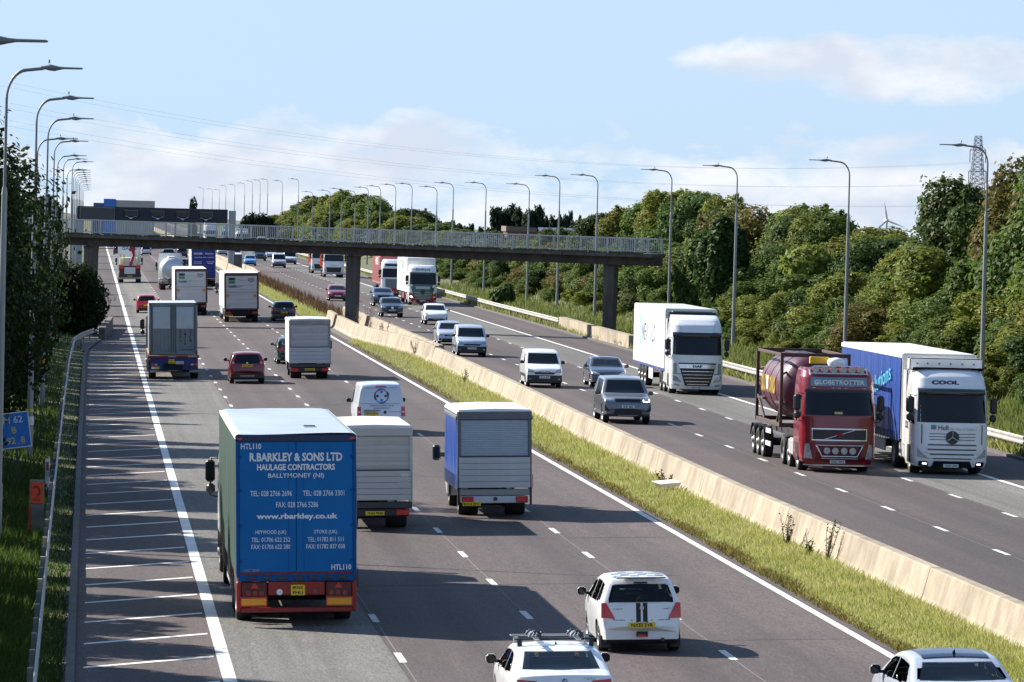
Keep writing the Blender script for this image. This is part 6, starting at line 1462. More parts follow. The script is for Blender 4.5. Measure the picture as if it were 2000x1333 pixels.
plate(t, .02, -.07, .47, 'YH66 PNN', True)
MB().box(.68, .94, -.092, -.0865, 1.30, 1.52).obj('handle_plate', MATS['trim_white'], t); MB().box(.72, .94, -.13, -.093, 1.46, 1.55, .02).obj('handle', MATS['grp_cream'], t)
MB().box(.80, .94, -.0905, -.0865, .94, 1.02).obj('sticker', MATS['plate_yellow'], t)
t = box_van('blue curtain-sided box van with a roller shutter back', 11.58, 136.2, 2.12, 4.6, .84, 3.06, MATS['frame_grey'], dict(frame=MATS['frame_grey'], split=1.74, slats=20, shutter=MATS['shutter_silver'], planks=5, lift=mat('lift_alu', (.50, .52, .54), .45, .2, var=.12), beam=mat('beam_steel', (.30, .30, .29), .5), bumper=mat('bumper_white', (.55, .57, .60), .5)))
for s in (-1, 1):
    folds(t, s*1.05, .10, 4.5, .78, 2.78, MATS['curtain_blue'], s, .03, .42, seed=5); MB().box(s*1.055, s*1.10, .0, 4.6, 2.78, 2.88, .01).obj('curtain_rail', MATS['frame_grey'], t); straps(t, s*1.06, np.arange(.3, 4.4, .38), .80, 1.20, s)
plate(t, -.66, -.07, .385, 'KX13 ZFU', True)
MB().cyl((.02, -.045, .52), (.02, -.062, .52), .06, None, 14).obj('emblem', MATS['dark_steel'], t); MB().box(-.95, -.84, -.0915, -.0865, .90, .98).obj('sticker', MATS['print_white'], t); MB().box(-.83, -.67, -.0915, -.0865, .90, .98).obj('sticker', MATS['logo_blue'], t)
MB().box(1.0, 1.06, -.06, .02, .36, .84).obj('marker_arm', MATS['black_plastic'], t); MB().box(-1.06, -1.0, -.06, .02, .36, .84).obj('marker_arm', MATS['black_plastic'], t)
t = box_van('white box van with a pale silver tail lift, ahead of the white panel van', 11.1, 242.6, 2.1, 4.8, .80, 3.02, MATS['box_white'], dict(frame=mat('frame_pale', (.30, .30, .30), .5, var=.3), split=1.62, slats=3, shutter=mat('shutter_pale', (.46, .46, .46), .5, var=.12), planks=4, lift=mat('lift_pale', (.50, .53, .56), .5, .1, var=.15), roof=MATS['box_white']))
plate(t, .0, -.07, .48, 'MX09 KXB', True)
MB().box(-.82, -.56, -.0915, -.0865, 1.12, 1.24).obj('sticker', MATS['logo_blue'], t)

# flatbed carrying a grey container
t = thing('flatbed_lorry', 'blue flatbed lorry with a red edge and a bare timber tail', 'lorry', (4.27, 242.6, gz(4.27)), (0, LEAN, 0))
navy2 = mat('flatbed_navy', (.008, .025, .14), .45, var=.3); 
MB().box(-1.27, 1.27, .0, .10, 1.10, 1.22, .01).obj('rear_edge', mat('flatbed_red', (.24, .015, .03), .45, var=.2), t)
MB().box(-1.20, 1.20, .02, .14, .48, 1.09, .02).obj('rear_panel', navy2, t)
MB().box(-.56, .44, .0, .019, .52, .82, .01).obj('rear_opening', MATS['underbody'], t)
bed = MB().box(-1.25, 1.25, .10, 13.4, 1.08, 1.15).obj('bed', MATS['underbody'], t)
for k in range(8): MB().box(-1.24+k*.311, -1.24+k*.311+.305, .11, 13.3, 1.151, 1.20+rng.uniform(0, .006)).obj('plank', mat('timber%d' % (k % 3), ((.40, .26, .09), (.46, .33, .14), (.36, .25, .11))[k % 3], .8, var=.3, vscale=3), bed)
plate(t, -.12, -.01, .92, 'HX14|NPU', True, -1, .30, .22); plate(t, .28, -.01, .86, 'TR 3004', False, -1, .40, .14, 0, 'trailer_plate')
text('PATRON', .42, .07, MATS['print_white'], t, (.92, -.004, 1.165), REAR, bold=.02); text('DENNISON', .36, .05, MATS['print_white'], t, (-.1, -.004, 1.165), REAR, bold=.02)
lights(t, ((-1.16, -.98), (.98, 1.16)), .0, .70, .82, 'lamp_red'); lights(t, ((-.97, -.84), (.84, .97)), .0, .71, .81, 'lamp_clear'); MB().box(-1.14, -.97, -.01, .018, .54, .66).obj('sticker', MATS['print_white'], t); MB().box(-.96, -.74, -.01, .018, .54, .66).obj('sticker', MATS['plate_yellow'], t)
for s in (-1, 1): MB().box(s*.78, s*1.2, .95, 1.0, .34, .46).obj('mud_flap', MATS['aluminium'], t)
chassis(t, .15, 12.6, 1.06)
for y in (1.7, 3.0, 4.3): axle(t, y, .5, 2.5, False)
tractor_rear(t, 14.2, MATS['dark_grey_gloss'], 3.0)
C = thing('shipping_container', 'grey shipping container with pale panels on its doors, on the blue flatbed', 'container', (4.27, 244.4, gz(4.27)), (0, LEAN, 0))
cg = mat('container_grey', (.205, .24, .26), .5, var=.2, vscale=2); cd = mat('container_frame', (.075, .09, .105), .5)
MB().box(-1.20, 1.20, .05, 6.0, 1.23, 3.78).obj('box_body', cg, C)
for s in (-1, 1):
    mb = MB()
    for k in range(22): mb.box(s*1.20, s*1.225, .2+k*.262, .2+k*.262+.14, 1.36, 3.68, .01)
    tag(mb.obj('side_corrugation', mat('container_pale', (.42, .46, .49), .5, var=.2), C), kind='stuff')
    MB().box(s*1.13, s*1.22, -.03, .08, 1.22, 3.82, .01).obj('corner_post', cg, C)
    d = MB().box(s*.012, s*1.12, .0, .05, 1.36, 3.70).obj('door', cg, C)
    MB().box(s*.16, s*1.03, -.022, -.001, 2.52, 3.62, .01).obj('blank_panel', mat('panel_pale', (.46, .53, .56), .35, var=.15), d)
    cr = MB()
    for k in range(5): cr.box(s*(.14+k*.20), s*(.14+k*.20+.11), -.02, -.001, 1.42, 2.48, .008)
    cr.obj('corrugation', cg, d)
    lb = MB(); lb.tube([(s*.10, -.035, 1.3), (s*.10, -.035, 3.75)], .018, 6); lb.tube([(s*1.07, -.035, 1.3), (s*1.07, -.035, 3.75)], .018, 6); lb.obj('lock_bar', cd, d)
MB().box(-1.22, 1.22, -.03, .08, 3.70, 3.84, .01).obj('header', cg, C); MB().box(-1.22, 1.22, -.03, .08, 1.22, 1.36, .01).obj('sill', cg, C); MB().box(-.015, .015, -.03, .0, 1.36, 3.7).obj('door_seal', cd, C)
MB().box(-1.18, 1.18, .1, 5.9, 3.785, 3.83).obj('roof', mat('container_roof', (.48, .52, .55), .5, var=.2), C)
for i, (s, x) in enumerate((('NZFU', .36), ('A1268', .60), ('SZLM', .86))):
    for k, ch_ in enumerate(s): text(ch_, .085, .12, MATS['print_black'], C, (x, -.024, 2.40-k*.16), REAR, bold=.02)
text('MAX GROSS 30480', .55, .05, MATS['print_black'], C, (.70, -.024, 1.46), REAR, bold=.01)

# two trailers with framed white backs
def health_trailer(label, X, Y, lead):
    t = thing('box_trailer_lorry', label, 'lorry', (X, Y, gz(X)), (0, LEAN, 0)); z0, z1, hw = 1.02, 3.62, 1.275
    br = mat('trailer_brown', (.105, .035, .030), .5, var=.2); wh = mat('trailer_white', (.56, .56, .56), .45, var=.1)
    MB().box(-hw, hw, .06, 13.4, z0, z1-.02, .02).obj('box_body', mat('trailer_side', (.72, .72, .70), .45, var=.1), t)
    for s in (-1, 1): MB().box(s*(hw-.13), s*(hw+.003), 0, .08, z0-.05, z1-.18, .01).obj('corner_post', br, t)
    MB().box(-hw, hw, 0, .08, z1-.18, z1, .01).obj('header', br, t); MB().box(-hw+.05, hw-.05, -.02, 13.4, z1, z1+.05, .02).obj('roof', MATS['trim_white'], t)
    dz = (z1-.18-z0-.02)/7; pm = MB().box(-hw+.14, hw-.14, -.0, .05, .006, dz-.006, .006).mesh('panel', wh)
    for k in range(7): link('panel', pm, t, (0, .005, z0+.01+k*dz))
    MB().box(-hw+.14, hw-.14, -.012, .0, 2.22, 2.25).obj('door_edge', MATS['frame_grey'], t)
    MB().box(-.95, -.48, -.008, .004, 3.10, 3.30).obj('logo_navy', MATS['logo_navy'], t); MB().box(-.95, -.48, -.008, .004, 2.86, 3.05).obj('logo_green', mat('logo_green', (.02, .25, .04), .5), t)
    text('health', .62, .19, MATS['print_navy'], t, (-.64, -.009, 2.66), REAR, bold=.03); text('care', .34, .14, MATS['print_grey'], t, (-.12, -.009, 2.65), REAR)
    hg = mat('heart_grey', (.10, .15, .16), .5); hrt = MB()
    for s in (-1, 1): hrt.tube([(.72, -.012, 2.98), (.72+s*.17, -.012, 3.10), (.72+s*.19, -.012, 3.22), (.72+s*.09, -.012, 3.26), (.72, -.012, 3.16)], .028, 5)
    hrt.obj('heart_emblem', hg, t)
    text('supply chain', .34, .07, MATS['print_grey'], t, (.76, -.009, 2.74), REAR); text('www.nhs', .22, .10, MATS['print_navy'], t, (-.92, -.009, 1.24), REAR, bold=.03)
    for s in (-1, 1): MB().box(s*.88, s*1.10, -.02, .0, 1.86, 2.06).obj('reflector', mat('reflector_orange', (.60, .25, .03), .4), t)
    MB().box(-hw+.06, hw-.06, .05, .16, .55, .98).obj('rear_panel', MATS['underbody'], t)
    MB().box(-hw+.05, hw-.05, .0, .10, .92, 1.01, .01).obj('rear_sill', br, t)
    lights(t, ((-1.15, -.78), (.78, 1.15)), .02, .62, .80, 'lamp_dim_red'); plate(t, -.90, .01, .50, 'PX64 OMD', True)
    chassis(t, .2, 12.6, 1.0)
    for y in (1.4, 2.7, 4.0): axle(t, y, .5, 2.5, False)
    for s in (-1, 1):
        for k in range(5): MB().box(s*1.20, s*1.27, 5.2+k*1.2, 6.0+k*1.2, .5+.0*k, .95).obj('side_guard', mat('side_guard_pale', (.5, .52, .52), .5), t)
    tractor_rear(t, 14.3, MATS['white_gloss'], 3.4)
health_trailer('brown-framed white trailer lorry, the farther left of two alike', 7.87, 378, 0)
health_trailer('brown-framed white trailer lorry, the nearer right of two alike', 11.13, 355.6, 0)

# silver tanker, blue trailer, recovery crane lorry
t = thing('tanker_lorry', 'white lorry with a plain silver tank, second lane beyond the bridge', 'lorry', (8.15, 485, gz(8.15)), (0, LEAN, 0))
prof = [(.02, 0), (.55, .03), (.95, .16), (1.15, .40), (1.18, .7), (1.18, 9.0), (1.1, 9.3), (.6, 9.5), (.02, 9.55)]
MB().lathe([(r, y) for r, y in prof], (0, .2, 2.05), 'y', 28).obj('tank', mat('tank_silver', (.62, .64, .66), .3, .4, var=.12), t)
MB().lathe([(1.19, .66), (1.215, .68), (1.215, .76), (1.19, .78)], (0, .2, 2.05), 'y', 28).obj('band', MATS['dark_steel'], t)
MB().box(-.35, .35, .8, 9.0, 3.20, 3.32, .03).obj('walkway', MATS['aluminium'], t)
MB().box(-1.15, 1.15, .0, .35, .62, .95, .03).obj('rear_box', MATS['galvanised'], t); lights(t, ((-1.1, -.8), (.8, 1.1)), -.02, .66, .80); MB().box(.62, .95, -.02, .02, 1.55, 2.0).obj('hazard_plate', MATS['reflector_amber'], t)
plate(t, 0, -.03, .70, 'FJ11 TTO', True)
chassis(t, .1, 11, .98)
for y in (1.3, 2.6): axle(t, y, .5, 2.5, True)
F, patch, sp, bar, body, fw = tractor_rear(t, 10.4, MATS['white_gloss'], 3.6)
t = thing('curtain_lorry', 'dark blue lettered trailer just beyond the bridge, right of the silver tanker', 'lorry', (11.7, 503, gz(11.7)), (0, LEAN, 0))
MB().box(-1.27, 1.27, .05, 13.5, 1.0, 4.2, .02).obj('box_body', mat('trailer_grey', (.45, .47, .50), .5), t)
for s in (-1, 1): MB().box(s*.006, s*1.22, 0, .05, 1.02, 4.18, .01).obj('rear_door', mat('royal_blue', (.008, .022, .20), .4, var=.12), t)
for s, w, h, x, z in (('DACHSER', .9, .22, -.55, 3.45), ('Solutions', .85, .17, .6, 3.45), ('moving the world', 2.0, .13, .05, 3.05), ('TEL 01924', .8, .10, -.6, 2.6), ('01924 338', .8, .10, .7, 2.6), ('FAX 01924', .8, .10, -.6, 2.42), ('www', .6, .10, .7, 2.42)): text(s, w, h, TX, t, (x, -.002, z), REAR, bold=.02)
MB().box(-1.2, 1.2, .03, .15, .55, .98).obj('rear_panel', MATS['underbody'], t); lights(t, ((-1.1, -.7), (.7, 1.1)), .0, .62, .80, 'lamp_dim_red'); MB().box(-1.2, 1.2, .0, .06, .82, .9).obj('reflector_strip', mat('strip_pale', (.5, .4, .4), .5), t)
chassis(t, .2, 12.6, 1.0)
for y in (1.4, 2.7, 4.0): axle(t, y, .5, 2.5, False)
tractor_rear(t, 14.3, MATS['white_gloss'], 3.4)
t = thing('crane_lorry', 'white crane lorry with a red boom, nearside lane under the bridge', 'lorry', (4.2, 527.5, gz(4.2)), (0, LEAN, 0))
MB().box(-1.22, 1.22, .0, .25, .42, .62, .02).obj('bumper', MATS['galvanised'], t); MB().box(-1.2, 1.2, .2, 5.8, .98, 1.15, .02).obj('bed', MATS['frame_grey'], t)
MB().box(-1.15, 1.15, .05, .25, .62, 1.9, .03).obj('rear_frame', mat('crane_dark', (.09, .02, .02), .6, var=.4), t); MB().box(-.58, .62, -.02, .04, .98, 1.72, .01).obj('rear_board', mat('board_pale', (.62, .60, .60), .6), t)
for s in (-1, 1): MB().box(s*.65, s*1.18, .0, .05, 1.55, 1.95, .03).obj('lamp_cluster', MATS['lamp_red'], t)
MB().box(-1.05, .85, 1.5, 4.5, 1.95, 2.75, .05).obj('locker', MATS['trim_white'], t)
bm_ = MB(); bm_.tube([(.1, .5, 1.9), (.18, .6, 2.3), (.42, .9, 2.9), (.40, 1.1, 3.7), (.30, 1.5, 4.1)], [.16, .18, .17, .16, .14], 8); bm_.box(-.05, .62, .7, 1.3, 3.45, 3.95, .06)
bm_.obj('boom', mat('crane_red', (.40, .018, .012), .4, var=.25), t); MB().tube([(.62, .5, 1.9), (.66, .8, 2.9), (.5, 1.2, 3.6)], .05, 6).obj('hydraulic_ram', MATS['chrome'], t)
for x in (-.95, -.6, .95): MB().box(x-.06, x+.06, 1.2, 1.4, 2.0, 3.2, .02).obj('stay', mat('stay_yellow', (.62, .55, .12), .5), t)
MB().box(-1.24, 1.24, 5.6, 5.8, 1.2, 3.95, .03).obj('headboard', MATS['box_white'], t); text('GAVIN', 1.6, .34, MATS['logo_blue'], t, (0, 5.59, 3.72), REAR, bold=.04)
chassis(t, .2, 8, .98); axle(t, 1.5, .5, 2.5, True); axle(t, 2.8, .5, 2.5, True); plate(t, 0, -.03, .75, 'DX12 GVN', True)
tractor_rear(t, 6.4, MATS['white_gloss'], 3.5)

# ------------------------------------------------------------------ lorries on the right carriageway (seen from the front); local +y is forward, origin under the front
def oncoming(name, label, X, Y): return thing(name, label, 'lorry', (X, Y, .002), (0, 0, math.pi))
def run_gear(t, tr_wheels=(-11.2, -12.5, -13.8), drive=(-4.6,), steer=-1.45, guard=True, L=16.3, W=2.5, mid=None):
    axle(t, steer, .5, 2.45, False, 'front')
    for y in drive: axle(t, y, .5, 2.5, True)
    if mid: axle(t, mid, .5, 2.45, False, 'front')
    for y in tr_wheels: axle(t, y, .5, 2.5, False, 'front')
    chassis(t, -6.4, -.6, .96); chassis(t, -L+.3, -4.2, 1.12, .5, 'trailer_chassis')
    MB().box(-1.2, 1.2, -5.2, -4.0, .98, 1.02).obj('mudguard', MATS['black_plastic'], t)
    for s in (-1, 1):
        MB().box(s*.80, s*1.22, -3.6, -2.4, .42, 1.0, .06).obj('fuel_tank', MATS['aluminium'], t)
def trailer_box(t, y0, y1, z0, z1, m, roof=None, W=2.55):
    hw = W/2; MB().box(-hw, hw, y0, y1, z0, z1, .025).obj('box_body', m, t)
    MB().box(-hw+.03, hw-.03, y0+.03, y1-.03, z1-.01, z1+.03, .01).obj('roof', roof or MATS['trim_white'], t)
def face(t, F, s, w, h, m, x, z, o=.03, bold=.02): text(s, w, h, MATS[m], t, (x, F(x, z, o)[1], z), FRONT, bold=bold)

# red tractor with the purple tank container
t = oncoming('tanker_lorry', 'dark red lorry with roof lights hauling a purple tank in a rusty frame', 25.38, 161.4)
red = paint('lorry_red', (.22, .004, .012), .28, .7)
F, patch, sp, bar, body, fw = cab(t, 0, dict(rings=[(.34, .06, 1.20), (.50, .0, 1.235), (1.0, .0, 1.25), (1.9, .05, 1.25), (2.68, .28, 1.235), (2.95, .34, 1.22), (3.20, .42, 1.20), (3.42, .62, 1.15), (3.52, .95, 1.06)], screen=(1.94, 2.70, 1.16, 1.12), paint=red, mirror_paint=MATS['black_plastic'], rc=.26))
patch([(-1.16, 2.70), (1.16, 2.70), (1.14, 2.80), (-1.14, 2.80)], .03).obj('sun_visor', MATS['black_plastic'], t)
patch([(-.98, 2.92), (.98, 2.92), (.96, 3.22), (-.96, 3.22)], .015).obj('sign_panel', mat('sign_glass', (.20, .30, .36), .2, coat=.6, var=.35, vscale=2), t)
face(t, F, 'GLOBETROTTER', 1.72, .16, 'print_white', 0, 3.05, .055, .02); face(t, F, 'XL', .5, .30, 'print_grey', -.25, 3.06, .045, .05)
for x in (-.85, -.22, 0, .22, .85): p = F(x, 2.85, .02); MB().box(x-.05, x+.05, p[1]-.02, p[1]+.02, 2.83, 2.87, .008).obj('marker_lamp', MATS['lamp_clear'], t)
rb = MB(); pts = [F(x, z, .14) for x, z in ((-.98, 3.28), (-.98, 3.46), (-.80, 3.56), (0, 3.58), (.80, 3.56), (.98, 3.46), (.98, 3.28))]
rb.tube(pts, .03, 8); rb.tube([F(-.96, 3.34, .16), F(0, 3.34, .16), F(.96, 3.34, .16)], .028, 8); lbar = rb.obj('light_bar', MATS['chrome'], t)
for x in (-.78, -.47, -.16, .16, .47, .78): p = F(x, 3.46, .14); MB().cyl((x, p[1]-.10, 3.46), (x, p[1]+.04, 3.46), .105, .115, 14).obj('spotlight', MATS['lamp_clear'], lbar)
MB().lathe([(.02, 3.86), (.26, 3.82), (.33, 3.70), (.26, 3.55)], (-.05, -1.45, 0), 'z', 16).obj('air_horn_dome', MATS['trim_white'], t)
MB().box(.15, .82, -1.9, -1.7, 3.62, 3.86, .02).obj('roof_sign', mat('sign_amber', (.72, .42, .02), .5), t)
g = patch([(-.92, 1.10), (.92, 1.10), (.94, 1.48), (-.94, 1.48)], .012).obj('grille', MATS['grille_black'], t)
gf = MB()
for q in ((-.95, .95, 1.455, 1.495), (-.95, .95, 1.08, 1.115), (-.95, -.915, 1.115, 1.455), (.915, .95, 1.115, 1.455)): bar(q[0], q[1], q[2], q[3], .04, gf)
gf.obj('grille_frame', MATS['chrome'], g)
gb = MB()
for z in (1.16, 1.22, 1.28, 1.34, 1.40): bar(-.52, .52, z, z+.018, .022, gb)
gb.obj('grille_bar', mat('grille_red', (.12, .01, .015), .4), g)
MB().tube([F(.52, 1.12, .05), F(-.52, 1.44, .05)], .022, 6).obj('grille_slash', MATS['chrome'], g); MB().cyl(F(0, 1.28, .03), F(0, 1.28, .08), .10, None, 16).obj('emblem', mat('emblem_red', (.18, .02, .03), .3, .4), g)
for s in (-1, 1):
    patch([(s*.90, .46), (s*1.17, .46), (s*1.15, .95), (s*1.02, .97)], .02, 5, 4).obj('headlight', MATS['lamp_clear'], t)
bumper = patch([(-.80, .38), (.80, .38), (.80, .98), (-.80, .98)], .02).obj('lower_grille', mat('red_dark', (.16, .008, .012), .35), t)
bb_ = MB(); bb_.tube([F(-.78, .88, .12), F(-.60, .55, .16), F(.60, .55, .16), F(.78, .88, .12)], .032, 8); bb_.tube([F(-.82, .92, .12), F(.82, .92, .12)], .024, 8); bb_.tube([F(-.62, .48, .12), F(.62, .48, .12)], .02, 6)
bb_ = bb_.obj('bull_bar', MATS['chrome'], t)
for x in (-.44, -.15, .15, .44): p = F(x, .74, .13); MB().cyl((x, p[1]-.05, .74), (x, p[1]+.03, .74), .105, .115, 14).obj('spotlight', MATS['lamp_clear'], bb_)
bar(-1.18, 1.18, .22, .26, .05).obj('bumper_edge', MATS['chrome'], t); bar(-1.15, 1.15, .26, .36, .0).obj('bumper', red, t)
plate(t, .05, F(0, .38)[1]+.06, .37, 'PN57 APU', False, 1)
ds = patch([(-.1, 1.98), (.18, 1.98), (.18, 2.06), (-.1, 2.06)], .018, 2, 2).obj('windscreen_card', mat('card_orange', (.60, .42, .20), .6), t)
run_gear(t, (-9.9, -11.15, -12.4), (-4.9,), -1.45, L=13.4, mid=-3.5)
for s in (-1, 1):
    for z in (.55, 1.0): MB().box(s*1.20, s*1.235, -9.1, -7.9, z-.08, z+.08).obj('side_guard', MATS['box_white'], t)
    fn = MB()
    for y in (-9.9, -11.15, -12.4):
        pts = [(s*1.0, y+.62*math.cos(a), .5+.62*math.sin(a)) for a in np.linspace(.25, math.pi-.25, 9)]
        fn.grid([[(s*.92, p[1], p[2]), (s*1.26, p[1], p[2])] for p in pts], True)
    fn.obj('mudguard', MATS['black_plastic'], t)
T = thing('tank_container', 'purple tank lettered in yellow inside a rusty brown container frame', 'tank', (25.38, 161.4, 0), (0, 0, math.pi))
purple = mat('tank_purple', (.11, .024, .046), .42, coat=.15, var=.3, vscale=1.4); rust = mat('frame_rust', (.075, .038, .030), .75, var=.5, vscale=5)
y0, y1 = -11.9, -5.85
MB().lathe([(.02, y0+.12), (.60, y0+.17), (1.0, y0+.36), (1.18, y0+.70), (1.19, y1-.60), (1.05, y1-.24), (.62, y1-.02), (.02, y1+.06)], (0, 0, 2.62), 'y', 36).obj('tank', purple, T)
bm_ = MB().lathe([(1.19, -.03), (1.205, -.03), (1.205, .03), (1.19, .03)], (0, 0, 2.62), 'y', 36).mesh('band', purple)
for y in (y0+1.5, y0+3.0, y0+4.5): link('band', bm_, T, (0, y, 0))
fr = MB()
for y in (y0, y1):
    for s in (-1, 1): fr.box(s*1.13, s*1.24, y-.055, y+.055, 1.25, 3.86, .01)
    fr.box(-1.22, 1.22, y-.06, y+.06, 3.72, 3.86, .01); fr.box(-1.22, 1.22, y-.06, y+.06, 1.25, 1.40, .01)
for s in (-1, 1): fr.box(s*1.12, s*1.21, y0, y1, 3.74, 3.84, .01); fr.box(s*1.10, s*1.22, y0, y1, 1.25, 1.38, .01)
fr.obj('frame', rust, T)
gs = MB()
for s in (-1, 1):
    for y, d in ((y0, 1), (y1, -1)): gs.tube([(s*1.15, y, 2.2), (s*1.10, y+d*1.4, 1.38)], .05, 6); gs.tube([(s*1.15, y, 3.1), (s*.9, y+d*.55, 3.2)], .04, 6)
    gs.box(s*1.0, s*1.2, y0, y0+1.5, 2.05, 2.12); gs.box(s*1.0, s*1.2, y1-1.5, y1, 2.05, 2.12)
gs.obj('brace', rust, T)
MB().box(-.32, .32, y0+.8, y1-.8, 3.765, 3.80).obj('walkway', MATS['dark_steel'], T)
ylw = mat('print_yellow', (.44, .28, .03), .5, var=.3)
n = 7; s_ = 'SUTTONS'
for k, c in enumerate(s_):
    text(c, .42, .62, ylw, T, (1.198, y0+1.35+k*.50, 2.66), RIGHT, bold=.05)
MB().box(1.19, 1.203, y0+2.35, y0+2.85, 2.45, 2.95).obj('paint_patch', mat('patch_pale', (.55, .5, .48), .6), T)
# white tractor with the blue curtain trailer
t = oncoming('curtain_lorry', 'white lorry lettered COOL pulling a blue curtain-sided trailer', 29.22, 161.2)
F, patch, sp, bar, body, fw = cab(t, 0, dict(rings=[(.28, .06, 1.20), (.45, .0, 1.24), (1.0, .0, 1.25), (1.75, .04, 1.25), (2.72, .26, 1.24), (2.95, .34, 1.22), (3.28, .52, 1.18), (3.50, .80, 1.10), (3.58, 1.15, 1.0)], screen=(1.78, 2.72, 1.18, 1.14), paint=MATS['white_gloss'], rc=.26))
v = MB(); v.grid([[F(x, z, o) for x in np.linspace(-1.16, 1.16, 11)] for z, o in ((2.72, .02), (2.74, .16), (2.90, .14), (2.93, .02))], True); v.obj('sun_visor', mat('visor_smoke', (.02, .022, .025), .15, coat=.8), t)
face(t, F, 'COOL', .96, .15, 'logo_navy', .22, 3.13, .03, .06)
face(t, F, 'Hull', .34, .17, 'logo_navy', .32, 1.61, .03, .005); face(t, F, 'UK City of Culture', .92, .11, 'print_grey', -.36, 1.56, .03, .0)
patch([(.56, 1.55), (.74, 1.55), (.74, 1.70), (.56, 1.70)], .02, 2, 2).obj('print_block', mat('print_teal', (.03, .35, .36), .5), t); patch([(.56, 1.55), (.74, 1.55), (.74, 1.585), (.56, 1.585)], .026, 2, 1).obj('print_block', mat('print_crimson', (.5, .03, .08), .5), t)
slot = MB()
for z, w in ((1.40, .80), (1.30, .80), (1.20, .78)):
    for s in (-1, 1): bar(s*.18, s*w, z-.012, z+.012, .008, slot)
for z, w, h in ((1.00, .84, .05), (.84, .84, .05), (.68, .76, .05), (.54, .66, .05)): patch([(-w, z), (w, z), (w*.98, z+h), (-w*.98, z+h)], .014, 8, 1, slot)
slot.obj('grille_slot', mat('slot_grey', (.09, .09, .09), .5), t)
for z in (.93, .77, .62): bar(-.86, .86, z-.04, z+.035, .045).obj('grille_bar', MATS['white_gloss'], t)
em = MB().cyl(F(0, 1.28, .01), F(0, 1.28, .06), .225, None, 24).obj('emblem', MATS['dark_steel'], t)
st_ = MB()
for a in (90, 210, 330):
    a = math.radians(a); st_.tube([(0, F(0, 1.28, .075)[1], 1.28), (.20*math.cos(a), F(0, 1.28, .075)[1], 1.28+.20*math.sin(a))], .016, 5)
st_.obj('emblem_star', MATS['chrome'], em)
for s in (-1, 1):
    patch([(s*.78, .55), (s*1.16, .62), (s*1.17, .90), (s*1.04, .74)], .03, 5, 4).obj('headlight', MATS['lamp_clear'], t)
    patch([(s*.80, .28), (s*1.12, .30), (s*1.12, .46), (s*.84, .46)], .03, 4, 3).obj('fog_recess', MATS['grille_black'], t)
    patch([(s*.86, .36), (s*1.0, .36), (s*1.0, .40), (s*.86, .40)], .045, 3, 1).obj('daytime_lamp', MATS['drl'], t)
    patch([(s*1.02, 1.05), (s*1.05, 1.05), (s*1.05, 1.72), (s*1.02, 1.72)], .01, 1, 4).obj('panel_gap', MATS['seam'], t)
patch([(-.70, .26), (.70, .26), (.62, .48), (-.62, .48)], .03).obj('lower_intake', MATS['grille_black'], t)
plate(t, .03, F(0, .3)[1]+.06, .32, 'YH66 UNB', False, 1)
MB().box(-1.27, 1.27, -2.05, -1.55, 3.50, 3.92, .03).obj('roof_deflector', MATS['white_gloss'], t)
dm = MB()
for x in (-.95, -.55, -.15, .25, .65, 1.0): dm.box(x-.03, x+.03, -1.56, -1.54, 3.70, 3.76)
dm.obj('marker_lamp', MATS['frame_grey'], t)
MB().add([(-1.2, -1.5, 3.5), (1.2, -1.5, 3.5), (1.25, -.9, 3.62), (-1.25, -.9, 3.62)], [(0, 1, 2, 3)]).obj('deflector_lip', MATS['white_gloss'], t)
for s in (-1, 1): MB().box(s*1.21, s*1.25, -2.9, -2.2, .9, 3.5, .02).obj('side_fairing', MATS['white_gloss'], t)
text('COOL', .55, .26, MATS['logo_navy'], t, (1.262, -1.85, 1.62), RIGHT, bold=.05)
trailer_box(t, -16.4, -2.95, 1.05, 4.0, mat('trailer_front', (.62, .60, .56), .5), mat('trailer_top', (.72, .70, .66), .5, var=.15))
for s in (-1, 1):
    folds(t, s*1.285, -16.3, -3.05, 1.0, 3.86, MATS['curtain_blue'], s, .018, .5, seed=8)
    MB().box(s*1.24, s*1.31, -16.4, -2.95, 3.86, 4.0, .01).obj('curtain_rail', MATS['trim_white'], t)
    straps(t, s*1.27, np.arange(-16, -3.2, .48), .92, 1.28, s); MB().box(s*1.2, s*1.26, -10.6, -6.4, .5, .9).obj('side_guard', MATS['aluminium'], t)
cyan = mat('print_cyan', (.06, .42, .52), .5)
o = text('Solutions', 4.6, .62, cyan, t, (1.355, -7.2, 2.95), (math.pi/2, 0, math.pi/2), bold=.0); o.rotation_euler = Matrix(((0, 0, 1), (1, 0, 0), (0, 1, 0))).to_euler(); o.rotation_euler.rotate_axis('Z', .18)
run_gear(t)
# white box lorry
t = oncoming('box_trailer_lorry', 'white articulated box lorry with a black grille in the nearside lane', 29.05, 229)
F, patch, sp, bar, body, fw = cab(t, 0, dict(rings=[(.26, .06, 1.20), (.45, .0, 1.24), (1.0, .0, 1.25), (1.88, .05, 1.25), (2.74, .26, 1.24), (2.95, .34, 1.23), (3.30, .56, 1.20), (3.55, .95, 1.16), (3.72, 1.45, 1.12), (3.78, 1.9, 1.10)], screen=(1.90, 2.74, 1.18, 1.15), paint=MATS['white_gloss'], rc=.26))
v = MB(); v.grid([[F(x, z, o) for x in np.linspace(-1.18, 1.18, 11)] for z, o in ((2.74, .015), (2.76, .10), (2.94, .08), (2.98, .015))], True); v.obj('sun_visor', mat('visor_black', (.012, .012, .014), .2, coat=.6), t)
patch([(-.70, 2.86), (.70, 2.86), (.86, 3.45), (-.86, 3.45)], .035, 10, 8).obj('roof_panel', MATS['white_gloss'], t)
MB().box(-1.16, 1.16, -2.6, -2.3, 3.4, 3.9, .02).obj('roof_gap', MATS['grille_black'], t)
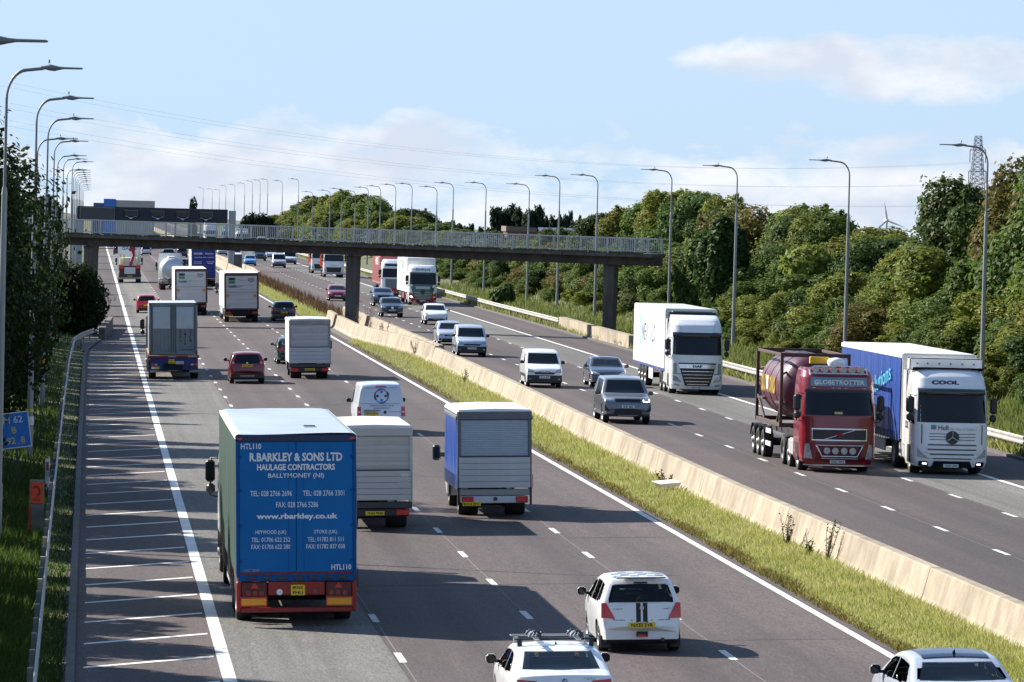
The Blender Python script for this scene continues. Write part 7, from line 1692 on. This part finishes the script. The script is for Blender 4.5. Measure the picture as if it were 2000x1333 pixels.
g = patch([(-.60, .42), (.60, .42), (.92, 1.52), (-.92, 1.52)], .025, 8, 6).obj('grille', MATS['grille_black'], t)
patch([(-.86, 1.26), (.86, 1.26), (.90, 1.46), (-.90, 1.46)], .035).obj('name_strip', MATS['chrome'], t); face(t, F, 'DAF', .46, .12, 'print_black', 0, 1.36, .07, .05)
for z, w in ((1.10, .74), (.94, .70), (.78, .65), (.62, .58), (.48, .5)): bar(-w, w, z, z+.03, .05).obj('grille_bar', MATS['chrome'], g)
for s in (-1, 1):
    patch([(s*.74, .58), (s*1.16, .66), (s*1.17, .92), (s*.98, .86)], .03, 5, 4).obj('headlight', MATS['lamp_clear'], t)
    patch([(s*.84, .40), (s*1.10, .44), (s*1.10, .52), (s*.86, .48)], .03, 3, 2).obj('fog_recess', mat('recess_grey', (.30, .31, .31), .5), t)
    patch([(s*.98, 1.02), (s*1.16, 1.02), (s*1.16, 1.5), (s*1.0, 1.5)], .02, 3, 4).obj('corner_vane', MATS['recess_grey'], t)
    patch([(s*.72, .985), (s*1.18, .985), (s*1.18, 1.01), (s*.72, 1.01)], .015, 4, 1).obj('panel_gap', MATS['seam'], t)
plate(t, .03, F(0, .3)[1]+.06, .34, 'FN65 ZPF', False, 1)
for s in (-1, 1): MB().box(s*1.20, s*1.24, -2.9, -2.2, .9, 3.6, .02).obj('side_fairing', MATS['white_gloss'], t)
trailer_box(t, -16.3, -2.95, 1.12, 4.02, mat('fridge_white', (.80, .80, .79), .35, coat=.3), mat('fridge_top', (.42, .43, .40), .6))
MB().box(-1.0, 1.0, -2.95, -2.5, 3.2, 3.95, .05).obj('fridge_unit', MATS['frame_grey'], t)
MB().box(-1.26, 1.26, -16.3, -2.95, 1.0, 1.12).obj('side_rail', mat('rail_navy', (.03, .05, .16), .5), t)
mat('print_charcoal', (.05, .055, .065), .5); mat('print_sky', (.22, .45, .62), .5)
for k, c in enumerate('NEWCOLD'): text(c, .56, .86, MATS['print_sky' if c in 'CO' else 'print_charcoal'], t, (1.279, -12.0+k*.80, 2.72), RIGHT)
sq = MB()
for i in range(3):
    for j in range(3): sq.box(1.276, 1.282, -13.7+j*.45, -13.7+j*.45+.36, 2.0+i*.55, 2.0+i*.55+.42)
sq.obj('print_squares', mat('print_pale_blue', (.30, .52, .72), .5), t)
text('COLD STORAGE LOGISTICS', 4.6, .14, MATS['print_grey'], t, (1.279, -9.4, 2.02), RIGHT)
for s in (-1, 1): MB().box(s*1.19, s*1.235, -9.6, -7.9, .45, 1.0).obj('side_locker', MATS['box_white'], t)
run_gear(t, mid=-3.4)
# green, white and red lorry under the bridge
t = oncoming('box_trailer_lorry', 'green and white lorry with a red bumper coming out from under the bridge', 29.35, 426.4)
gr_p = paint('lorry_green', (.010, .085, .045), .3, .7); rd_p = paint('lorry_scarlet', (.42, .012, .02), .3, .7)
F, patch, sp, bar, body, fw = cab(t, 0, dict(rings=[(.28, .06, 1.20), (.45, .0, 1.24), (1.0, .0, 1.25), (1.75, .04, 1.25), (2.72, .26, 1.24), (2.95, .34, 1.22), (3.28, .52, 1.18), (3.50, .80, 1.10), (3.58, 1.15, 1.0)], screen=(1.85, 2.72, 1.18, 1.14), paint=MATS['white_gloss'], rc=.26))
v = MB(); v.grid([[F(x, z, o) for x in np.linspace(-1.16, 1.16, 9)] for z, o in ((2.72, .02), (2.74, .14), (2.90, .12), (2.93, .02))], True); v.obj('sun_visor', MATS['visor_smoke'], t)
patch([(-.78, .62), (.78, .62), (1.12, 1.84), (-1.12, 1.84)], .015).obj('front_panel', gr_p, t)
for s in (-1, 1): patch([(s*.66, .34), (s*1.22, .34), (s*1.22, 1.15), (s*.80, 1.0)], .018, 5, 4).obj('corner_panel', rd_p, t); patch([(s*.86, .66), (s*1.12, .70), (s*1.12, .86), (s*.98, .82)], .03, 4, 3).obj('headlight', MATS['drl'] if s > 0 else MATS['lamp_clear'], t)
patch([(-1.22, .28), (1.22, .28), (1.22, .60), (-1.22, .60)], .016).obj('bumper', rd_p, t); patch([(-.6, .32), (.6, .32), (.55, .50), (-.55, .50)], .03).obj('lower_intake', MATS['grille_black'], t)
for z, w in ((1.12, .84), (.98, .80), (.84, .76), (.72, .7)): bar(-w, w, z, z+.035, .04).obj('grille_bar', mat('bar_silver', (.45, .50, .50), .3, .5), t)
patch([(-.62, 1.46), (.62, 1.46), (.66, 1.68), (-.66, 1.68)], .025).obj('name_panel', mat('panel_silver', (.40, .46, .46), .35, .3), t)
MB().cyl(F(0, 1.20, .02), F(0, 1.20, .08), .22, None, 20).obj('emblem', MATS['dark_steel'], t); face(t, F, 'Stobart', 1.3, .26, 'dark_steel', 0, 3.16, .03, .03)
ck = MB()
for k in range(8):
    if k % 2 == 0: x = -1.15+k*.29; patch([(x, .30), (x+.15, .30), (x+.22, .38), (x+.07, .38)], .03, 2, 1, ck)
ck.obj('chequer', MATS['print_white'], t); plate(t, 0, F(0, .4)[1]+.05, .42, 'PX15 DWC', False, 1)
trailer_box(t, -16.3, -2.9, 1.1, 4.15, mat('stobart_white', (.78, .77, .73), .4, coat=.2)); text('STOBART', 6.5, .9, mat('print_dull', (.30, .33, .30), .5), t, (1.279, -9.5, 3.5), RIGHT, bold=.03)
for s in (-1, 1): MB().box(s*1.2, s*1.24, -9.5, -6.5, .5, 1.0).obj('side_guard', rd_p, t)
run_gear(t)
# red and white lorry behind it
t = oncoming('container_lorry', 'white and red lorry with a faded red container, behind the green lorry', 29.3, 466)
F, patch, sp, bar, body, fw = cab(t, 0, dict(rings=[(.28, .06, 1.20), (.45, .0, 1.24), (1.0, .0, 1.25), (1.8, .04, 1.25), (2.72, .26, 1.24), (3.2, .5, 1.2), (3.5, .9, 1.1), (3.6, 1.2, 1.0)], screen=(1.85, 2.70, 1.18, 1.14), paint=MATS['white_gloss']))
patch([(-1.22, .3), (1.22, .3), (1.22, .75), (-1.22, .95)], .016).obj('bumper', rd_p, t); patch([(-.85, .8), (.85, .8), (.9, 1.7), (-.9, 1.7)], .014).obj('grille', mat('grille_mid', (.16, .17, .18), .4), t); patch([(-.9, 2.95), (.9, 2.95), (.9, 3.15), (-.9, 3.15)], .02).obj('sign_panel', MATS['print_black'], t)
for s in (-1, 1):
    patch([(s*.86, .62), (s*1.14, .66), (s*1.14, .84), (s*.95, .80)], .03, 4, 3).obj('headlight', MATS['lamp_clear'], t)
    for k in range(3): sp([(-.5-k*.5, .7), (-.25-k*.5, .7), (-.75-k*.5, 1.7), (-1.0-k*.5, 1.7)], .006, None, s).obj('side_flash', rd_p, t)
plate(t, 0, F(0, .4)[1]+.05, .42, 'DK14 HHB', False, 1)
run_gear(t)
C = thing('shipping_container', 'faded red shipping container with white lettering behind the white and red cab', 'container', (29.3, 466, 0), (0, 0, math.pi))
fr_ = mat('container_red', (.36, .10, .10), .6, var=.3); MB().box(-1.22, 1.22, -16, -3.4, 1.2, 3.9).obj('box_body', fr_, C)
cr = MB()
for k in range(48): cr.box(1.22, 1.25, -15.8+k*.258, -15.8+k*.258+.14, 1.35, 3.75)
tag(cr.obj('side_corrugation', fr_, C), kind='stuff'); text('HAMBURG', 5, .8, mat('print_faded', (.6, .5, .48), .6), C, (1.256, -8.5, 3.35), RIGHT, bold=.03)
# tipper lorries
def tipper(label, X, Y, body_m, plain):
    t = oncoming('tipper_lorry', label, X, Y)
    F, patch, sp, bar, body, fw = cab(t, 0, dict(rings=[(.40, .06, 1.18), (.6, .0, 1.22), (1.1, .0, 1.24), (1.9, .04, 1.24), (2.8, .18, 1.22), (3.05, .5, 1.15), (3.12, .8, 1.05)], screen=(1.95, 2.85, 1.16, 1.12), paint=MATS['white_gloss']))
    patch([(-.82, .62), (.82, .62), (.95, 1.22), (-.95, 1.22)], .02).obj('grille', MATS['grille_black'], t); patch([(-1.0, .36), (1.0, .36), (1.0, .58), (-1.0, .58)], .03).obj('bumper', mat('bumper_grey', (.35, .36, .37), .5), t)
    text('RENAULT', .8, .10, MATS['print_grey'], t, (0, F(0, 1.45, .03)[1], 1.45), FRONT, bold=.02)
    for s in (-1, 1): patch([(s*.86, .70), (s*1.16, .72), (s*1.16, .95), (s*.98, .90)], .03, 4, 3).obj('headlight', MATS['lamp_clear'], t)
    MB().prism([(-2.6, 1.25), (-8.6, 1.25), (-8.9, 2.95), (-2.4, 2.95)], 'x', -1.22, 1.22).obj('tipper_body', body_m, t)
    rb = MB()
    for k in range(7):
        for s in (-1, 1): rb.box(s*1.22, s*1.30, -8.3+k*.92, -8.3+k*.92+.12, 1.3, 2.9)
    rb.obj('body_rib', body_m, t); axle(t, -1.4, .5, 2.45, False, 'front'); axle(t, -3.2, .5, 2.45, False, 'front'); axle(t, -6.2, .5, 2.5, True); axle(t, -7.5, .5, 2.5, True); chassis(t, -8.5, -.5, 1.1)
org = mat('tipper_orange', (.62, .10, .02), .5, var=.2)
tipper('white-cabbed orange tipper lorry nearest the middle bridge pier', 29.2, 582, org, 0)
tipper('second orange tipper lorry following the white-cabbed one', 29.1, 612, org, 1)

# far traffic glimpsed through the bridge railings
def far_lorry(label, X, Y, cab_m, body_m, rearview=False, stripes=None, H=4.0):
    t = thing('far_lorry', label, 'lorry', (X, Y, gz(X) if rearview else 0), (0, LEAN if rearview else 0, 0 if rearview else math.pi))
    if rearview:
        MB().box(-1.25, 1.25, 0, 13, 1.0, H, .03).obj('box_body', body_m, t); MB().box(-1.2, 1.2, .05, .2, .5, .95).obj('rear_panel', MATS['underbody'], t)
        if stripes:
            for k in range(5): MB().box(-1.1+k*.46, -1.1+k*.46+.26, -.03, -.002, 1.6, H-.3).obj('stripe', stripes, t)
        axle(t, 1.5, .5, 2.5, True)
    else:
        F, patch, sp, bar, body, fw = cab(t, 0, dict(rings=[(.4, 0, 1.22), (1.9, .04, 1.25), (2.8, .25, 1.23), (H-.5, .6, 1.15), (H-.4, .9, 1.05)], screen=(1.9, 2.75, 1.15, 1.1), paint=cab_m))
        patch([(-.85, .6), (.85, .6), (.9, 1.4), (-.9, 1.4)], .02).obj('grille', MATS['grille_black'], t); MB().box(-1.26, 1.26, -13, -2.6, 1.0, H, .03).obj('box_body', body_m, t); axle(t, -1.4, .5, 2.45, False, 'front')
    return t
far_lorry('tall white lorry seen through the railings left of the blue one', 25.5, 1040, MATS['white_gloss'], MATS['box_white'], H=4.3)
far_lorry('bright blue lorry seen through the bridge railings', 29.2, 1030, paint('far_blue', (.08, .28, .55)), MATS['far_blue'], H=3.6)
far_lorry('white lorry seen through the railings just right of the blue one', 29.3, 945, MATS['white_gloss'], MATS['box_white'], H=3.7)
far_lorry('red-striped lorry seen through the railings far off on the left', 6.3, 1000, None, MATS['box_white'], True, mat('stripe_red', (.42, .03, .03), .5), 4.4)
far_lorry('second red-striped lorry lower down through the railings on the left', 9.8, 1040, None, MATS['box_white'], True, MATS['stripe_red'], 3.0)
i = 0
for fn, lb, X, Y, pm, came in ((van, 'white van seen through the railings left of the tall white lorry', 22.2, 1010, 'white_gloss', 1), (van, 'pale van in the slip lane seen through the railings', 32.5, 925, 'pale_silver', 1), (van, 'white van nearest the middle lamps seen through the railings', 33.6, 900, 'white_gloss', 1)):
    loc, rot = come(X, Y, 5); car('panel_van', lb, 'van', loc, rot, van(5.2, 2.0, 2.4, paint=MATS[pm]))
gq = 'cars packed in the far queue beyond the footbridge'
proto = None
for k, (X, Y) in enumerate(((4.4, 930), (7.9, 900), (11.2, 910), (14.2, 900), (4.4, 1100), (7.9, 1110), (11.2, 985), (14.3, 985), (11.2, 1060), (14.3, 1070), (11.2, 1140), (14.3, 1150))):
    pm = ('pale_silver', 'dark_grey_gloss', 'white_gloss', 'blue_grey_gloss', 'silver_gloss', 'black_gloss')[k % 6]
    loc, rot = go(X, Y, 4.2); car('queue_car', 'small distant car in the queue seen through the bridge railings', 'car', loc, rot, hatch(4.2, 1.78, 1.5, paint=MATS[pm], group=gq))
for k, (X, Y) in enumerate(((22.2, 880), (25.5, 870), (22.2, 945), (25.4, 930), (22.3, 1090), (25.4, 1120))):
    pm = ('silver_gloss', 'white_gloss', 'dark_grey_gloss', 'blue_grey_gloss')[k % 4]
    loc, rot = come(X, Y, 4.2); car('queue_car', 'small distant oncoming car seen through the bridge railings', 'car', loc, rot, hatch(4.2, 1.78, 1.5, paint=MATS[pm], group='oncoming cars beyond the footbridge'))
